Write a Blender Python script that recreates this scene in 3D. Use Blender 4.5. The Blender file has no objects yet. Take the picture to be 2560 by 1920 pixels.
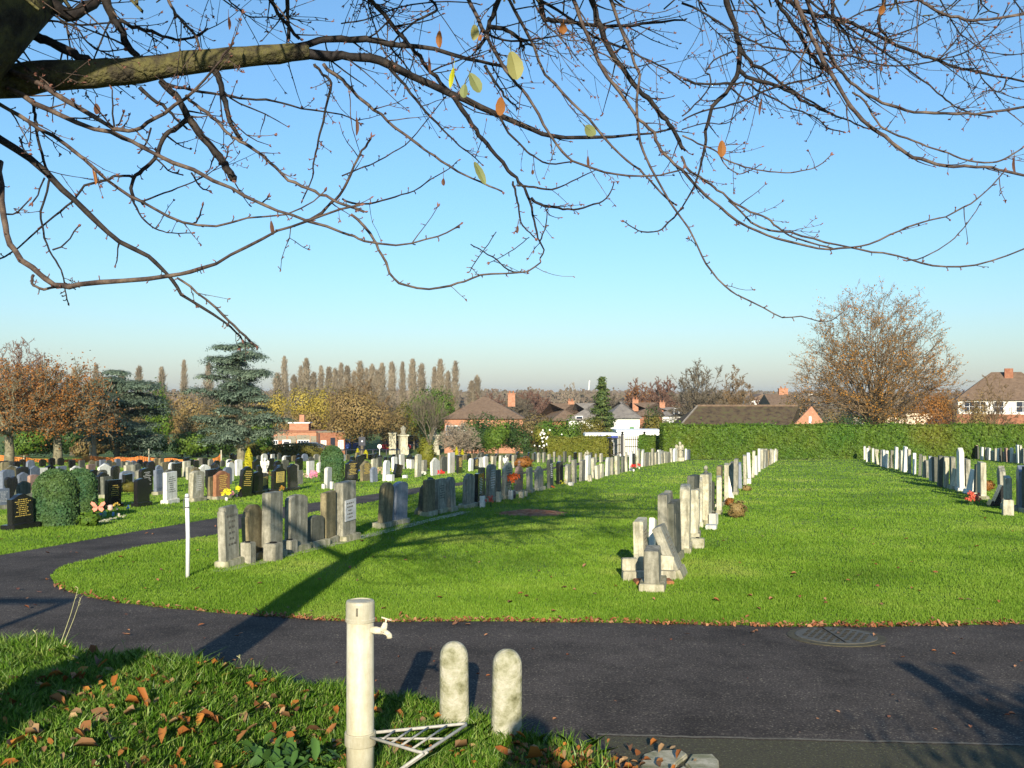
import bpy, bmesh, math, random
import numpy as np
from mathutils import Vector, Matrix
random.seed(7)
RNG = np.random.default_rng(11)
R = math.radians
C = bpy.context.scene.collection
SC = bpy.context.scene

# ---------------------------------------------------------------- camera, sky, sun, exposure
F = 2490.0; HZ = 985.0; CAMH = 1.75; SL = 0.0369
cam_d = bpy.data.cameras.new("camera"); cam = bpy.data.objects.new("camera", cam_d); C.objects.link(cam)
cam.location = (0, 0, CAMH); cam.rotation_euler = (R(90), 0, 0)
cam_d.sensor_width = 36; cam_d.lens = 36*F/2560; cam_d.shift_y = 25/2560
cam_d.clip_start = 0.05; cam_d.clip_end = 8000
SC.camera = cam
SUN_EL = 18.7
w = bpy.data.worlds.new("World"); SC.world = w; w.use_nodes = True
nt = w.node_tree; nt.nodes.clear()
sky = nt.nodes.new('ShaderNodeTexSky'); sky.sky_type = 'NISHITA'; sky.sun_disc = False
sky.sun_elevation = R(SUN_EL); sky.sun_rotation = R(180); sky.altitude = 0
sky.air_density = 1.6; sky.dust_density = 0.3; sky.ozone_density = 8.0
bg = nt.nodes.new('ShaderNodeBackground'); bg.inputs[1].default_value = 0.098
wo = nt.nodes.new('ShaderNodeOutputWorld')
# air near the horizon is a little greyer and bluer than the clean model
tcw = nt.nodes.new('ShaderNodeTexCoord'); sxyz = nt.nodes.new('ShaderNodeSeparateXYZ'); nt.links.new(tcw.outputs['Generated'], sxyz.inputs[0])
crw = nt.nodes.new('ShaderNodeValToRGB'); nt.links.new(sxyz.outputs[2], crw.inputs[0])
for i_, (p_, c_) in enumerate([(0.0, (.99, 1.12, 1.46)), (.05, (1.06, 1.17, 1.40)), (.14, (1.12, 1.16, 1.26)), (.34, (1.32, 1.20, 1.15))]):
    if i_ > 1: crw.color_ramp.elements.new(p_)
    e_ = crw.color_ramp.elements[i_]; e_.position = p_; e_.color = (*c_, 1)
mxw = nt.nodes.new('ShaderNodeMix'); mxw.data_type = 'RGBA'; mxw.blend_type = 'MULTIPLY'; mxw.inputs[0].default_value = 1; mxw.clamp_result = False
nt.links.new(sky.outputs[0], mxw.inputs[6]); nt.links.new(crw.outputs[0], mxw.inputs[7])
nt.links.new(mxw.outputs[2], bg.inputs[0]); nt.links.new(bg.outputs[0], wo.inputs[0])
sd = bpy.data.lights.new("sun", 'SUN'); sd.energy = 5.0; sd.angle = R(0.5); sd.color = (1.0, 0.90, 0.72)
so = bpy.data.objects.new("sun", sd); C.objects.link(so)
so.rotation_euler = (R(90-SUN_EL), 0, R(-0.6)); so.location = (0, -20, 20)
SC.view_settings.view_transform = 'Standard'; SC.view_settings.look = 'None'
SC.view_settings.gamma = 1.0; SC.view_settings.exposure = 0.68
SC.render.engine = 'CYCLES'

# ---------------------------------------------------------------- helpers
def gz(X, Y):
    Y = np.asarray(Y, float); X = np.asarray(X, float)
    z = -SL*np.minimum(Y, 66)
    z = z - 0.058*(np.clip(Y, 66, 115)-66)
    t = np.clip((Y-350)/900, 0, 1); t = t*t*(3-2*t)
    hill = 1.5*np.sin(X*0.0021+1.0) + 1.0*np.sin(X*0.0061+2.2)
    return z + t*(.8+hill)
def gzf(X, Y): return float(gz(X, Y))
def G(x, y):
    Y = F*CAMH/(y-HZ-F*SL)
    return Vector(((x-1280)/F*Y, Y, -SL*Y))
def Pt(x, y, Y): return Vector(((x-1280)/F*Y, Y, CAMH-(y-HZ)/F*Y))
def tag(o, label=None, cat=None, group=None, kind=None):
    if label: o['label'] = label
    if cat: o['category'] = cat
    if group: o['group'] = group
    if kind: o['kind'] = kind
    return o
def empty(name, loc, rz=0, label=None, cat=None, group=None):
    o = bpy.data.objects.new(name, None); C.objects.link(o); o.location = loc; o.rotation_euler = (0, 0, rz)
    o.empty_display_size = 0.2
    return tag(o, label, cat, group)
def link(name, me, mat=None, parent=None, smooth=False):
    o = bpy.data.objects.new(name, me); C.objects.link(o)
    if mat is not None and not me.materials: me.materials.append(mat)
    if parent is not None: o.parent = parent
    if smooth and len(me.polygons): me.polygons.foreach_set('use_smooth', [True]*len(me.polygons))
    return o
def np_mesh(name, V, Fa):
    """V (n,3), Fa (m,k) faces all with k corners"""
    me = bpy.data.meshes.new(name)
    V = np.ascontiguousarray(V, np.float32); Fa = np.ascontiguousarray(Fa, np.int32)
    me.vertices.add(len(V)); me.vertices.foreach_set('co', V.ravel())
    k = Fa.shape[1]; m = len(Fa)
    me.loops.add(m*k); me.loops.foreach_set('vertex_index', Fa.ravel())
    me.polygons.add(m); me.polygons.foreach_set('loop_start', np.arange(m, dtype=np.int32)*k)
    me.polygons.foreach_set('loop_total', np.full(m, k, np.int32))
    me.update(calc_edges=True); return me
class MB:
    def __init__(s): s.v = []; s.f = []
    def add(s, vs, fs):
        n = len(s.v); s.v += [tuple(v) for v in vs]; s.f += [tuple(i+n for i in f) for f in fs]; return s
    def box(s, c, d, rz=0, rx=0, ry=0):
        M = Matrix.Translation(c) @ Matrix.Rotation(rz, 4, 'Z') @ Matrix.Rotation(rx, 4, 'X') @ Matrix.Rotation(ry, 4, 'Y')
        vs = [M @ Vector((x*d[0]/2, y*d[1]/2, z*d[2]/2)) for x in (-1, 1) for y in (-1, 1) for z in (-1, 1)]
        return s.add(vs, [(0,1,3,2),(4,6,7,5),(0,4,5,1),(2,3,7,6),(0,2,6,4),(1,5,7,3)])
    def tube(s, pts, rad, sides=8, cap=True):
        pts = [Vector(p) for p in pts]; n = len(pts)
        if not hasattr(rad, '__len__'): rad = [rad]*n
        rings = []; up = None
        for i in range(n):
            d = (pts[min(i+1, n-1)]-pts[max(i-1, 0)])
            if d.length < 1e-9: d = Vector((0, 0, 1))
            d.normalize()
            if up is None: up = d.orthogonal().normalized()
            a = (up - d*up.dot(d))
            a = a.normalized() if a.length > 1e-6 else d.orthogonal().normalized()
            up = a; b = d.cross(a)
            rings.append([pts[i]+(a*math.cos(t)+b*math.sin(t))*rad[i] for t in [2*math.pi*k/sides for k in range(sides)]])
        vs = [v for r_ in rings for v in r_]; fs = []
        for i in range(n-1):
            for k in range(sides):
                k2 = (k+1) % sides; fs.append((i*sides+k, i*sides+k2, (i+1)*sides+k2, (i+1)*sides+k))
        if cap: fs.append(tuple(range(sides))[::-1]); fs.append(tuple((n-1)*sides+k for k in range(sides)))
        return s.add(vs, fs)
    def lathe(s, prof, sides=24, c=(0, 0, 0)):
        """prof list (r,z)"""
        vs = []; fs = []
        for (r_, z) in prof:
            vs += [(c[0]+r_*math.cos(2*math.pi*k/sides), c[1]+r_*math.sin(2*math.pi*k/sides), c[2]+z) for k in range(sides)]
        for i in range(len(prof)-1):
            for k in range(sides):
                k2 = (k+1) % sides; fs.append((i*sides+k, i*sides+k2, (i+1)*sides+k2, (i+1)*sides+k))
        fs.append(tuple(range(sides))[::-1]); fs.append(tuple((len(prof)-1)*sides+k for k in range(sides)))
        return s.add(vs, fs)
    def prism(s, poly, y0, y1):
        """poly in xz-plane extruded along y"""
        n = len(poly)
        vs = [(x, y0, z) for x, z in poly]+[(x, y1, z) for x, z in poly]
        fs = [tuple(range(n)), tuple(range(2*n-1, n-1, -1))]+[(i, i+n, (i+1) % n+n, (i+1) % n) for i in range(n)]
        return s.add(vs, fs)
    def mesh(s, name, bevel=0):
        me = bpy.data.meshes.new(name); me.from_pydata(s.v, [], s.f); me.update()
        bm = bmesh.new(); bm.from_mesh(me); bmesh.ops.recalc_face_normals(bm, faces=bm.faces)
        if bevel:
            es = [e for e in bm.edges if len(e.link_faces) == 2 and e.calc_face_angle(0) > 0.5]
            bmesh.ops.bevel(bm, geom=es, offset=bevel, segments=2, affect='EDGES', clamp_overlap=True)
        bm.to_mesh(me); bm.free(); return me
    def build(s, name, mat, parent=None, bevel=0, smooth=False):
        return link(name, s.mesh(name, bevel), mat, parent, smooth)

# ---------------------------------------------------------------- materials
MATS = {}
def nodes(name, rough=0.8, spec=0.3):
    m = bpy.data.materials.new(name); m.use_nodes = True; n = m.node_tree.nodes; l = m.node_tree.links
    b = n['Principled BSDF']; b.inputs['Roughness'].default_value = rough
    b.inputs['Specular IOR Level'].default_value = spec
    return m, n, l, b
def noisemat(name, cols, scale=3, detail=6, rough=0.85, bump=0.0, bscale=None, spec=0.3, coords='Object', rand=0.0, mid=(0.35, 0.65), metal=0, stretch=None):
    """cols: list of rgb spread over a noise; rand: value variation per object"""
    m, n, l, b = nodes(name, rough, spec)
    b.inputs['Metallic'].default_value = metal
    tc = n.new('ShaderNodeTexCoord'); vec = tc.outputs[coords] if coords != 'World' else None
    if coords == 'World':
        g = n.new('ShaderNodeNewGeometry'); vec = g.outputs['Position']
    oi = n.new('ShaderNodeObjectInfo')
    add = n.new('ShaderNodeVectorMath'); add.operation = 'ADD'
    mul = n.new('ShaderNodeMath'); mul.operation = 'MULTIPLY'; mul.inputs[1].default_value = 37 if coords != 'World' else 0
    l.new(oi.outputs['Random'], mul.inputs[0]); l.new(vec, add.inputs[0]); l.new(mul.outputs[0], add.inputs[1])
    src = add.outputs[0]
    if stretch:
        mp = n.new('ShaderNodeMapping'); mp.inputs['Scale'].default_value = stretch; l.new(src, mp.inputs[0]); src = mp.outputs[0]
    no = n.new('ShaderNodeTexNoise'); no.inputs['Scale'].default_value = scale; no.inputs['Detail'].default_value = detail
    no.inputs['Roughness'].default_value = 0.65
    l.new(src, no.inputs['Vector'])
    cr = n.new('ShaderNodeValToRGB'); l.new(no.outputs[0], cr.inputs[0])
    k = len(cols)
    while len(cr.color_ramp.elements) < k: cr.color_ramp.elements.new(0.5)
    for i, c in enumerate(cols):
        e = cr.color_ramp.elements[i]; e.position = mid[0]+(mid[1]-mid[0])*i/max(1, k-1); e.color = (*c, 1)
    out = cr.outputs[0]
    if rand:
        hs = n.new('ShaderNodeHueSaturation'); mr = n.new('ShaderNodeMapRange')
        mr.inputs[3].default_value = 1-rand; mr.inputs[4].default_value = 1+rand
        l.new(oi.outputs['Random'], mr.inputs[0]); l.new(mr.outputs[0], hs.inputs['Value']); l.new(out, hs.inputs['Color']); out = hs.outputs[0]
    l.new(out, b.inputs['Base Color'])
    if bump:
        n2 = n.new('ShaderNodeTexNoise'); n2.inputs['Scale'].default_value = bscale or scale*6; n2.inputs['Detail'].default_value = 5
        l.new(src, n2.inputs['Vector'])
        bp = n.new('ShaderNodeBump'); bp.inputs['Strength'].default_value = bump; bp.inputs['Distance'].default_value = 0.02
        l.new(n2.outputs[0], bp.inputs['Height']); l.new(bp.outputs[0], b.inputs['Normal'])
    MATS[name] = m; return m
def leafmat(name, cols, trans=0.3, rough=0.6, spec=0.25, patch=None, pscale=0.5, pmix=0.5):
    """colour per leaf/blade (random per island), blended with a large scale patchiness of the plant"""
    m, n, l, b = nodes(name, rough, spec)
    g = n.new('ShaderNodeNewGeometry'); cr = n.new('ShaderNodeValToRGB'); l.new(g.outputs['Random Per Island'], cr.inputs[0])
    k = len(cols)
    while len(cr.color_ramp.elements) < k: cr.color_ramp.elements.new(0.5)
    for i, c in enumerate(cols):
        e = cr.color_ramp.elements[i]; e.position = i/max(1, k-1); e.color = (*c, 1)
    out = cr.outputs[0]
    if patch:
        no = n.new('ShaderNodeTexNoise'); no.inputs['Scale'].default_value = pscale; no.inputs['Detail'].default_value = 8
        no.inputs['Roughness'].default_value = 0.6
        l.new(g.outputs['Position'], no.inputs['Vector'])
        c2 = n.new('ShaderNodeValToRGB'); l.new(no.outputs[0], c2.inputs[0])
        while len(c2.color_ramp.elements) < len(patch): c2.color_ramp.elements.new(0.5)
        for i, c in enumerate(patch):
            e = c2.color_ramp.elements[i]; e.position = 0.33+0.34*i/max(1, len(patch)-1); e.color = (*c, 1)
        mx = n.new('ShaderNodeMix'); mx.data_type = 'RGBA'; mx.inputs[0].default_value = pmix
        l.new(out, mx.inputs[6]); l.new(c2.outputs[0], mx.inputs[7]); out = mx.outputs[2]
    l.new(out, b.inputs['Base Color'])
    if trans:
        tr = n.new('ShaderNodeBsdfTranslucent'); l.new(out, tr.inputs[0]); ms = n.new('ShaderNodeMixShader'); ms.inputs[0].default_value = trans
        mo = n['Material Output']; l.new(b.outputs[0], ms.inputs[1]); l.new(tr.outputs[0], ms.inputs[2]); l.new(ms.outputs[0], mo.inputs[0])
    MATS[name] = m; return m
def stonemat(name, c1, c2, stain, amt=0.6, rough=0.9, spec=0.25):
    """weathered stone: mottled body, vertical run-off streaks of stain"""
    m, n, l, b = nodes(name, rough, spec)
    tc = n.new('ShaderNodeTexCoord'); oi = n.new('ShaderNodeObjectInfo')
    mul = n.new('ShaderNodeMath'); mul.operation = 'MULTIPLY'; mul.inputs[1].default_value = 53
    add = n.new('ShaderNodeVectorMath'); add.operation = 'ADD'
    l.new(oi.outputs['Random'], mul.inputs[0]); l.new(tc.outputs['Object'], add.inputs[0]); l.new(mul.outputs[0], add.inputs[1])
    n1 = n.new('ShaderNodeTexNoise'); n1.inputs['Scale'].default_value = 14; n1.inputs['Detail'].default_value = 8; n1.inputs['Roughness'].default_value = 0.75
    l.new(add.outputs[0], n1.inputs['Vector'])
    r1 = n.new('ShaderNodeValToRGB'); l.new(n1.outputs[0], r1.inputs[0])
    r1.color_ramp.elements[0].position = 0.36; r1.color_ramp.elements[0].color = (*c2, 1)
    r1.color_ramp.elements[1].position = 0.62; r1.color_ramp.elements[1].color = (*c1, 1)
    mp = n.new('ShaderNodeMapping'); mp.inputs['Scale'].default_value = (9, 9, 1.6); l.new(add.outputs[0], mp.inputs[0])
    n2 = n.new('ShaderNodeTexNoise'); n2.inputs['Scale'].default_value = 1.0; n2.inputs['Detail'].default_value = 6; n2.inputs['Roughness'].default_value = 0.7
    l.new(mp.outputs[0], n2.inputs['Vector'])
    r2 = n.new('ShaderNodeValToRGB'); l.new(n2.outputs[0], r2.inputs[0])
    r2.color_ramp.elements[0].position = 0.42; r2.color_ramp.elements[0].color = (0, 0, 0, 1)
    r2.color_ramp.elements[1].position = 0.62; r2.color_ramp.elements[1].color = (amt, amt, amt, 1)
    mx = n.new('ShaderNodeMix'); mx.data_type = 'RGBA'; l.new(r2.outputs[0], mx.inputs[0]); l.new(r1.outputs[0], mx.inputs[6]); mx.inputs[7].default_value = (*stain, 1)
    hs = n.new('ShaderNodeHueSaturation'); mr = n.new('ShaderNodeMapRange'); mr.inputs[3].default_value = 0.8; mr.inputs[4].default_value = 1.15
    l.new(oi.outputs['Random'], mr.inputs[0]); l.new(mr.outputs[0], hs.inputs['Value']); l.new(mx.outputs[2], hs.inputs['Color'])
    l.new(hs.outputs[0], b.inputs['Base Color'])
    bp = n.new('ShaderNodeBump'); bp.inputs['Strength'].default_value = 0.35; bp.inputs['Distance'].default_value = 0.006
    l.new(n1.outputs[0], bp.inputs['Height']); l.new(bp.outputs[0], b.inputs['Normal'])
    MATS[name] = m; return m
def plain(name, c, rough=0.5, spec=0.4, metal=0, var=0.15, scale=8):
    return noisemat(name, [tuple(x*(1-var) for x in c), tuple(min(1, x*(1+var)) for x in c)], scale=scale, rough=rough, spec=spec, metal=metal)

ST = {
 'grey':   stonemat('weathered_grey_stone', (.40, .38, .30), (.24, .225, .17), (.085, .085, .06), .75),
 'light':  stonemat('pale_stone', (.62, .58, .44), (.40, .37, .26), (.15, .14, .09), .7),
 'white':  stonemat('white_marble', (.82, .80, .72), (.64, .62, .53), (.32, .31, .25), .5, .6),
 'brown':  stonemat('lichen_brown_stone', (.30, .25, .14), (.17, .14, .08), (.07, .065, .03), .7),
 'blue':   stonemat('blue_grey_granite', (.22, .25, .30), (.13, .15, .19), (.07, .08, .10), .4, .45, .5),
 'black':  stonemat('black_granite', (.018, .018, .018), (.009, .009, .010), (.02, .022, .018), .3, .18, .6),
 'dgrey':  stonemat('dark_grey_stone', (.15, .15, .12), (.085, .09, .07), (.04, .045, .03), .6),
 'red':    stonemat('red_brown_stone', (.36, .17, .085), (.24, .10, .05), (.12, .06, .03), .5, .6),
 'pink':   stonemat('pink_granite', (.42, .27, .20), (.28, .17, .13), (.15, .10, .08), .4, .5),
}
M_conc = stonemat('old_concrete', (.50, .46, .34), (.30, .28, .19), (.13, .14, .06), .75)
M_bark = noisemat('cherry_bark', [(.018, .014, .011), (.05, .042, .025), (.11, .10, .035), (.08, .065, .045)], scale=11, detail=10, rough=.9, bump=1.0, bscale=55, coords='World', mid=(.3, .7))
M_dtwig = noisemat('shade_toned_twig_bark', [(.008, .007, .008), (.020, .016, .015), (.045, .034, .026)], scale=14, rough=.75, bump=.3, bscale=60, coords='World')  # darker copy of the twig bark: shade put into the branch colour
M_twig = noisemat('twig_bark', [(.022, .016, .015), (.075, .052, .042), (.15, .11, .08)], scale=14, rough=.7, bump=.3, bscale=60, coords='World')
M_bud = plain('bud_brown', (.16, .065, .045), .7)
M_grass = leafmat('grass_blade', [(.072, .145, .009), (.14, .255, .015), (.205, .33, .026), (.33, .40, .065)], trans=.25, patch=[(.045, .12, .006), (.105, .22, .010), (.175, .30, .025), (.30, .36, .07)], pscale=.42, pmix=.62)
M_tallgrass = leafmat('verge_grass_blade', [(.04, .11, .006), (.085, .19, .010), (.15, .28, .025), (.30, .37, .09)], trans=.3, rough=.45, spec=.4)
M_leaf = leafmat('fallen_leaf', [(.14, .05, .015), (.30, .10, .02), (.46, .18, .03), (.22, .10, .04), (.42, .27, .13), (.09, .04, .02)], trans=.1, rough=.6)
# ---------------------------------------------------------------- ground, roads
def W2(pts): return [(G(x, y).x, G(x, y).y) for x, y in pts]
D = 2560/2212
def WD(pts): return W2([(x*D, y*D) for x, y in pts])
road_far = [(-14, 12.6)]+W2([(0, 1389), (145, 1364), (325, 1332), (546, 1295), (710, 1268), (920, 1238), (1059, 1217), (1153, 1206), (1308, 1181), (1480, 1151)])+[(6.5, 61.5), (20, 62.3)]
path_low = [(20, 61.0), (6.9, 59.5)]+W2([(1480, 1157), (1300, 1188), (1137, 1217), (1016, 1239), (943, 1253), (887, 1261), (766, 1285), (600, 1325), (546, 1337), (362, 1364), (253, 1393), (162, 1415), (125, 1441)])
isl_low = WD([(118, 1262), (150, 1280), (200, 1293), (260, 1304), (330, 1312), (400, 1318), (550, 1331), (700, 1341), (830, 1345), (960, 1343), (1100, 1343), (1300, 1346), (1500, 1350), (1700, 1355), (1900, 1355), (2212, 1350), (2600, 1346)])
def bank(X):
    X = np.asarray(X, float); t = np.clip((-.95-X)/.9, 0, 1); t = t*t*(3-2*t); q = np.clip((-.35-X)/.3, 0, 1); return .045+.05*q+.30*t
def WV(pts):
    out = []
    for x, y in pts:
        x *= D; y *= D; dl = .1
        for _ in range(25): Y = F*(CAMH-dl)/(y-HZ-F*SL); X = (x-1280)/F*Y; dl = .6*dl+.4*float(bank(X))
        out.append((X, Y+.06))
    return out
near = [(14, -4), (.75, -4), (.72, 3.6)]+WV([(1352, 1690), (1335, 1645), (1310, 1622), (1230, 1602), (1130, 1590), (1040, 1560), (950, 1530), (850, 1512), (750, 1486), (660, 1474), (560, 1450), (470, 1438), (380, 1428), (320, 1400), (260, 1412), (215, 1420), (170, 1395), (110, 1380), (50, 1392), (0, 1395), (-200, 1400), (-600, 1405)])+[(-14, 6.7)]
def ragged(P, amp=.022, step=.12, seed=1):
    rr = random.Random(seed); out = []
    for i in range(len(P)-1):
        (x1, y1), (x2, y2) = P[i], P[i+1]; L = math.hypot(x2-x1, y2-y1); n = max(1, min(400, int(L/step)))
        for k in range(n): t = k/n; out.append((x1+(x2-x1)*t+rr.gauss(0, amp)*(k > 0), y1+(y2-y1)*t+rr.gauss(0, amp)*(k > 0)))
    return out+[P[-1]]
isl_low = ragged(isl_low, .018, .12, 1); near = near[:2]+ragged(near[2:], .02, .12, 2); path_low = path_low[:2]+ragged(path_low[2:], .03, .3, 3)
road_poly = road_far+path_low+isl_low+near
verge_poly = [(-14, -4), (.75, -4)]+near[2:]
def inpoly(X, Y, poly):
    X = np.asarray(X); Y = np.asarray(Y); c = np.zeros(X.shape, bool); n = len(poly)
    for i in range(n):
        x1, y1 = poly[i]; x2, y2 = poly[(i+1) % n]
        if y1 == y2: continue
        t = ((y1 > Y) != (y2 > Y)) & (X < (x2-x1)*(Y-y1)/(y2-y1)+x1); c ^= t
    return c
def polydist(X, Y, poly):
    d = np.full(np.shape(X), 1e9); n = len(poly)
    for i in range(n):
        x1, y1 = poly[i]; x2, y2 = poly[(i+1) % n]; dx, dy = x2-x1, y2-y1; L = dx*dx+dy*dy+1e-9
        t = np.clip(((X-x1)*dx+(Y-y1)*dy)/L, 0, 1); d = np.minimum(d, np.hypot(X-x1-t*dx, Y-y1-t*dy))
    return d
ys = np.concatenate([np.linspace(-30, 66, 49), np.linspace(70, 130, 13), np.geomspace(150, 4000, 40)])
xs = np.concatenate([-np.geomspace(60, 3000, 26)[::-1], np.linspace(-50, 50, 21), np.geomspace(60, 3000, 26)])
XX, YY = np.meshgrid(xs, ys); ZZ = gz(XX, YY)
V = np.stack([XX, YY, ZZ], -1).reshape(-1, 3); nx = len(xs)
ii = (np.arange(len(ys)-1)[:, None]*nx+np.arange(nx-1)[None]).ravel()
Fq = np.stack([ii, ii+1, ii+nx+1, ii+nx], 1)
M_ground = noisemat('turf_ground', [(.055, .075, .015), (.075, .13, .018), (.11, .18, .025), (.13, .14, .05)], scale=1.3, detail=10, rough=.95, bump=.4, bscale=14, coords='World')
tag(link('ground', np_mesh('ground', V, Fq), M_ground), 'mown grass ground sloping gently down to the hedges', 'ground', kind='structure')

# asphalt: fine aggregate speckle, worn patches
m, n, l, b = nodes('asphalt', .95, .12)
g = n.new('ShaderNodeNewGeometry')
n1 = n.new('ShaderNodeTexNoise'); n1.inputs['Scale'].default_value = 70; n1.inputs['Detail'].default_value = 3; l.new(g.outputs['Position'], n1.inputs['Vector'])
r1 = n.new('ShaderNodeValToRGB'); l.new(n1.outputs[0], r1.inputs[0])
for i, (p, c) in enumerate([(.34, (.046, .038, .034)), (.56, (.078, .066, .058)), (.65, (.13, .11, .085)), (.73, (.34, .30, .22))]):
    if i > 1: r1.color_ramp.elements.new(p)
    e = r1.color_ramp.elements[i]; e.position = p; e.color = (*c, 1)
n2 = n.new('ShaderNodeTexNoise'); n2.inputs['Scale'].default_value = 1.1; n2.inputs['Detail'].default_value = 7; n2.inputs['Roughness'].default_value = .7; l.new(g.outputs['Position'], n2.inputs['Vector'])
mr = n.new('ShaderNodeMapRange'); mr.inputs[1].default_value = .3; mr.inputs[2].default_value = .7; mr.inputs[3].default_value = .50; mr.inputs[4].default_value = 1.45; l.new(n2.outputs[0], mr.inputs[0])
mx = n.new('ShaderNodeMix'); mx.data_type = 'RGBA'; mx.blend_type = 'MULTIPLY'; mx.inputs[0].default_value = 1
l.new(r1.outputs[0], mx.inputs[6]); l.new(mr.outputs[0], mx.inputs[7]); l.new(mx.outputs[2], b.inputs['Base Color'])
bp = n.new('ShaderNodeBump'); bp.inputs['Strength'].default_value = .5; bp.inputs['Distance'].default_value = .004; l.new(n1.outputs[0], bp.inputs['Height']); l.new(bp.outputs[0], b.inputs['Normal'])
M_asph = m
def flat(name, poly, off, mat, kind='structure', label=None, cat=None, parent=None):
    bm = bmesh.new(); vs = [bm.verts.new((x, y, -SL*y+off)) for x, y in poly]
    f = bm.faces.new(vs); bmesh.ops.triangulate(bm, faces=[f]); bmesh.ops.recalc_face_normals(bm, faces=bm.faces)
    if sum(f.normal.z for f in bm.faces) < 0: bmesh.ops.reverse_faces(bm, faces=bm.faces)
    me = bpy.data.meshes.new(name); bm.to_mesh(me); bm.free()
    return tag(link(name, me, mat, parent), label, cat, kind=kind)
flat('road', road_poly, .006, M_asph, label='dark tarmac cemetery road with a path branching off to the left', cat='road')
# worn seam line and rougher strip at the near right edge
M_seam = noisemat('seam', [(.10, .09, .07), (.19, .17, .13)], scale=20, rough=.9, coords='World')
seam = [(G(x*D, y*D+random.uniform(-1.5, 1.5)).x, G(x*D, y*D+random.uniform(-1.2, 1.2)).y) for x, y in [(1290+k*26, 1590+k*.62) for k in range(44)]]
flat('seam_strip', [(x, y+.012) for x, y in seam]+[(x, y-.016) for x, y in seam[::-1]], .010, M_seam, label='thin worn seam line across the tarmac near the bottom edge', cat='road seam')
M_rough = noisemat('mossy_gravel', [(.04, .036, .024), (.075, .065, .045), (.085, .085, .035), (.30, .27, .20)], scale=75, rough=.95, bump=.8, bscale=200, coords='World', mid=(.33, .72))
flat('gravel_margin', [(x, y-.03) for x, y in seam]+[(6, 3.2), (.78, 3.2), (.70, 4.9)], .009, M_rough, label='mossy gravel margin below the seam of the road', cat='gravel')
# concrete slab pieces at the bottom edge
for k, pts in enumerate([[(1388, 1641), (1410, 1633), (1470, 1630), (1486, 1640), (1470, 1652), (1440, 1680), (1380, 1690)], [(1494, 1640), (1540, 1640), (1552, 1652), (1556, 1700), (1520, 1700), (1480, 1660)], [(1478, 1664), (1510, 1700), (1450, 1700), (1452, 1680)]]):
    pl = WD(pts); mb = MB(); nn = len(pl)
    mb.add([(x, y, -SL*y+.03) for x, y in pl]+[(x, y, -SL*y-.05) for x, y in pl], [tuple(range(nn)), tuple(range(2*nn-1, nn-1, -1))]+[(i, (i+1) % nn, (i+1) % nn+nn, i+nn) for i in range(nn)])
    o = mb.build('concrete_slab', M_conc, bevel=.008)
    tag(o, ['broad broken concrete slab at the bottom edge beside the leaf litter', 'small right piece of the broken concrete slab at the bottom edge', 'lowest wedge between the two broken concrete slab pieces'][k], 'slab', 'broken concrete slab pieces')
# manhole cover
mc = G(2090, 1594); cov = empty('drain_cover', (mc.x, mc.y, mc.z), 0, 'round grey drain cover set in the tarmac by the grass edge', 'drain cover')
M_cov = noisemat('drain_metal', [(.07, .065, .05), (.12, .11, .085)], scale=25, rough=.7, coords='Object')
M_dark = plain('dark_gap', (.012, .012, .011), .8, .1)
mb = MB(); mb.lathe([(.40, .0), (.40, .013), (.345, .015)], 40, (0, 0, 0)); mb.build('frame', noisemat('drain_frame', [(.05, .045, .03), (.09, .08, .045)], 20, rough=.9), cov)
mb = MB(); mb.lathe([(.335, .0), (.335, .019), (.33, .021)], 40); mb.build('plate', M_cov, cov)
mb = MB()
for a in range(-4, 5):
    for c in range(-4, 5):
        x = a*.066+(c % 2)*.03; y = c*.062
        if math.hypot(x, y) < .29 and abs(x) > .02: mb.box((x, y, .0245), (.036, .013, .004))
mb.box((-.02, 0, .0245), (.012, .6, .004)); mb.build('slot', plain('drain_slot', (.032, .03, .024), .9, .1), cov)
cov.rotation_euler = (-math.atan(SL), 0, 0)
# bare earth mound
M_soil = noisemat('bare_soil', [(.16, .055, .02), (.30, .12, .05), (.42, .22, .11)], scale=7, rough=1, bump=1, bscale=30, coords='World')
def mound(name, cx, cy, rx, ry, h, mat, label, cat, seed=0, kind='structure'):
    rr = random.Random(seed); N = 22; K = 6; vs = [(cx, cy, -SL*cy+h)]; fs = []
    lob = [1+rr.uniform(-.25, .25) for _ in range(N)]
    for k in range(1, K+1):
        t = k/K
        for i in range(N):
            a = 2*math.pi*i/N; q = t*(lob[i] if k > 1 else 1)
            vs.append((cx+rx*q*math.cos(a), cy+ry*q*math.sin(a), -SL*(cy+ry*q*math.sin(a))+h*(math.cos(t*math.pi)*.5+.5)*(1+rr.uniform(-.3, .3))-(.01 if k == K else 0)))
    for i in range(N): fs.append((0, 1+i, 1+(i+1) % N))
    for k in range(K-1):
        for i in range(N):
            a = 1+k*N+i; b_ = 1+k*N+(i+1) % N; fs.append((a, a+N, b_+N, b_))
    o = MB().add(vs, fs).build(name, mat, smooth=True); return tag(o, label, cat, kind=kind)
p = G(1335, 1283); mound('soil_patch', p.x, p.y, .85, 1.0, .07, M_soil, 'patch of bare reddish brown earth on the shaded lawn', 'soil', 3)

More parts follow.
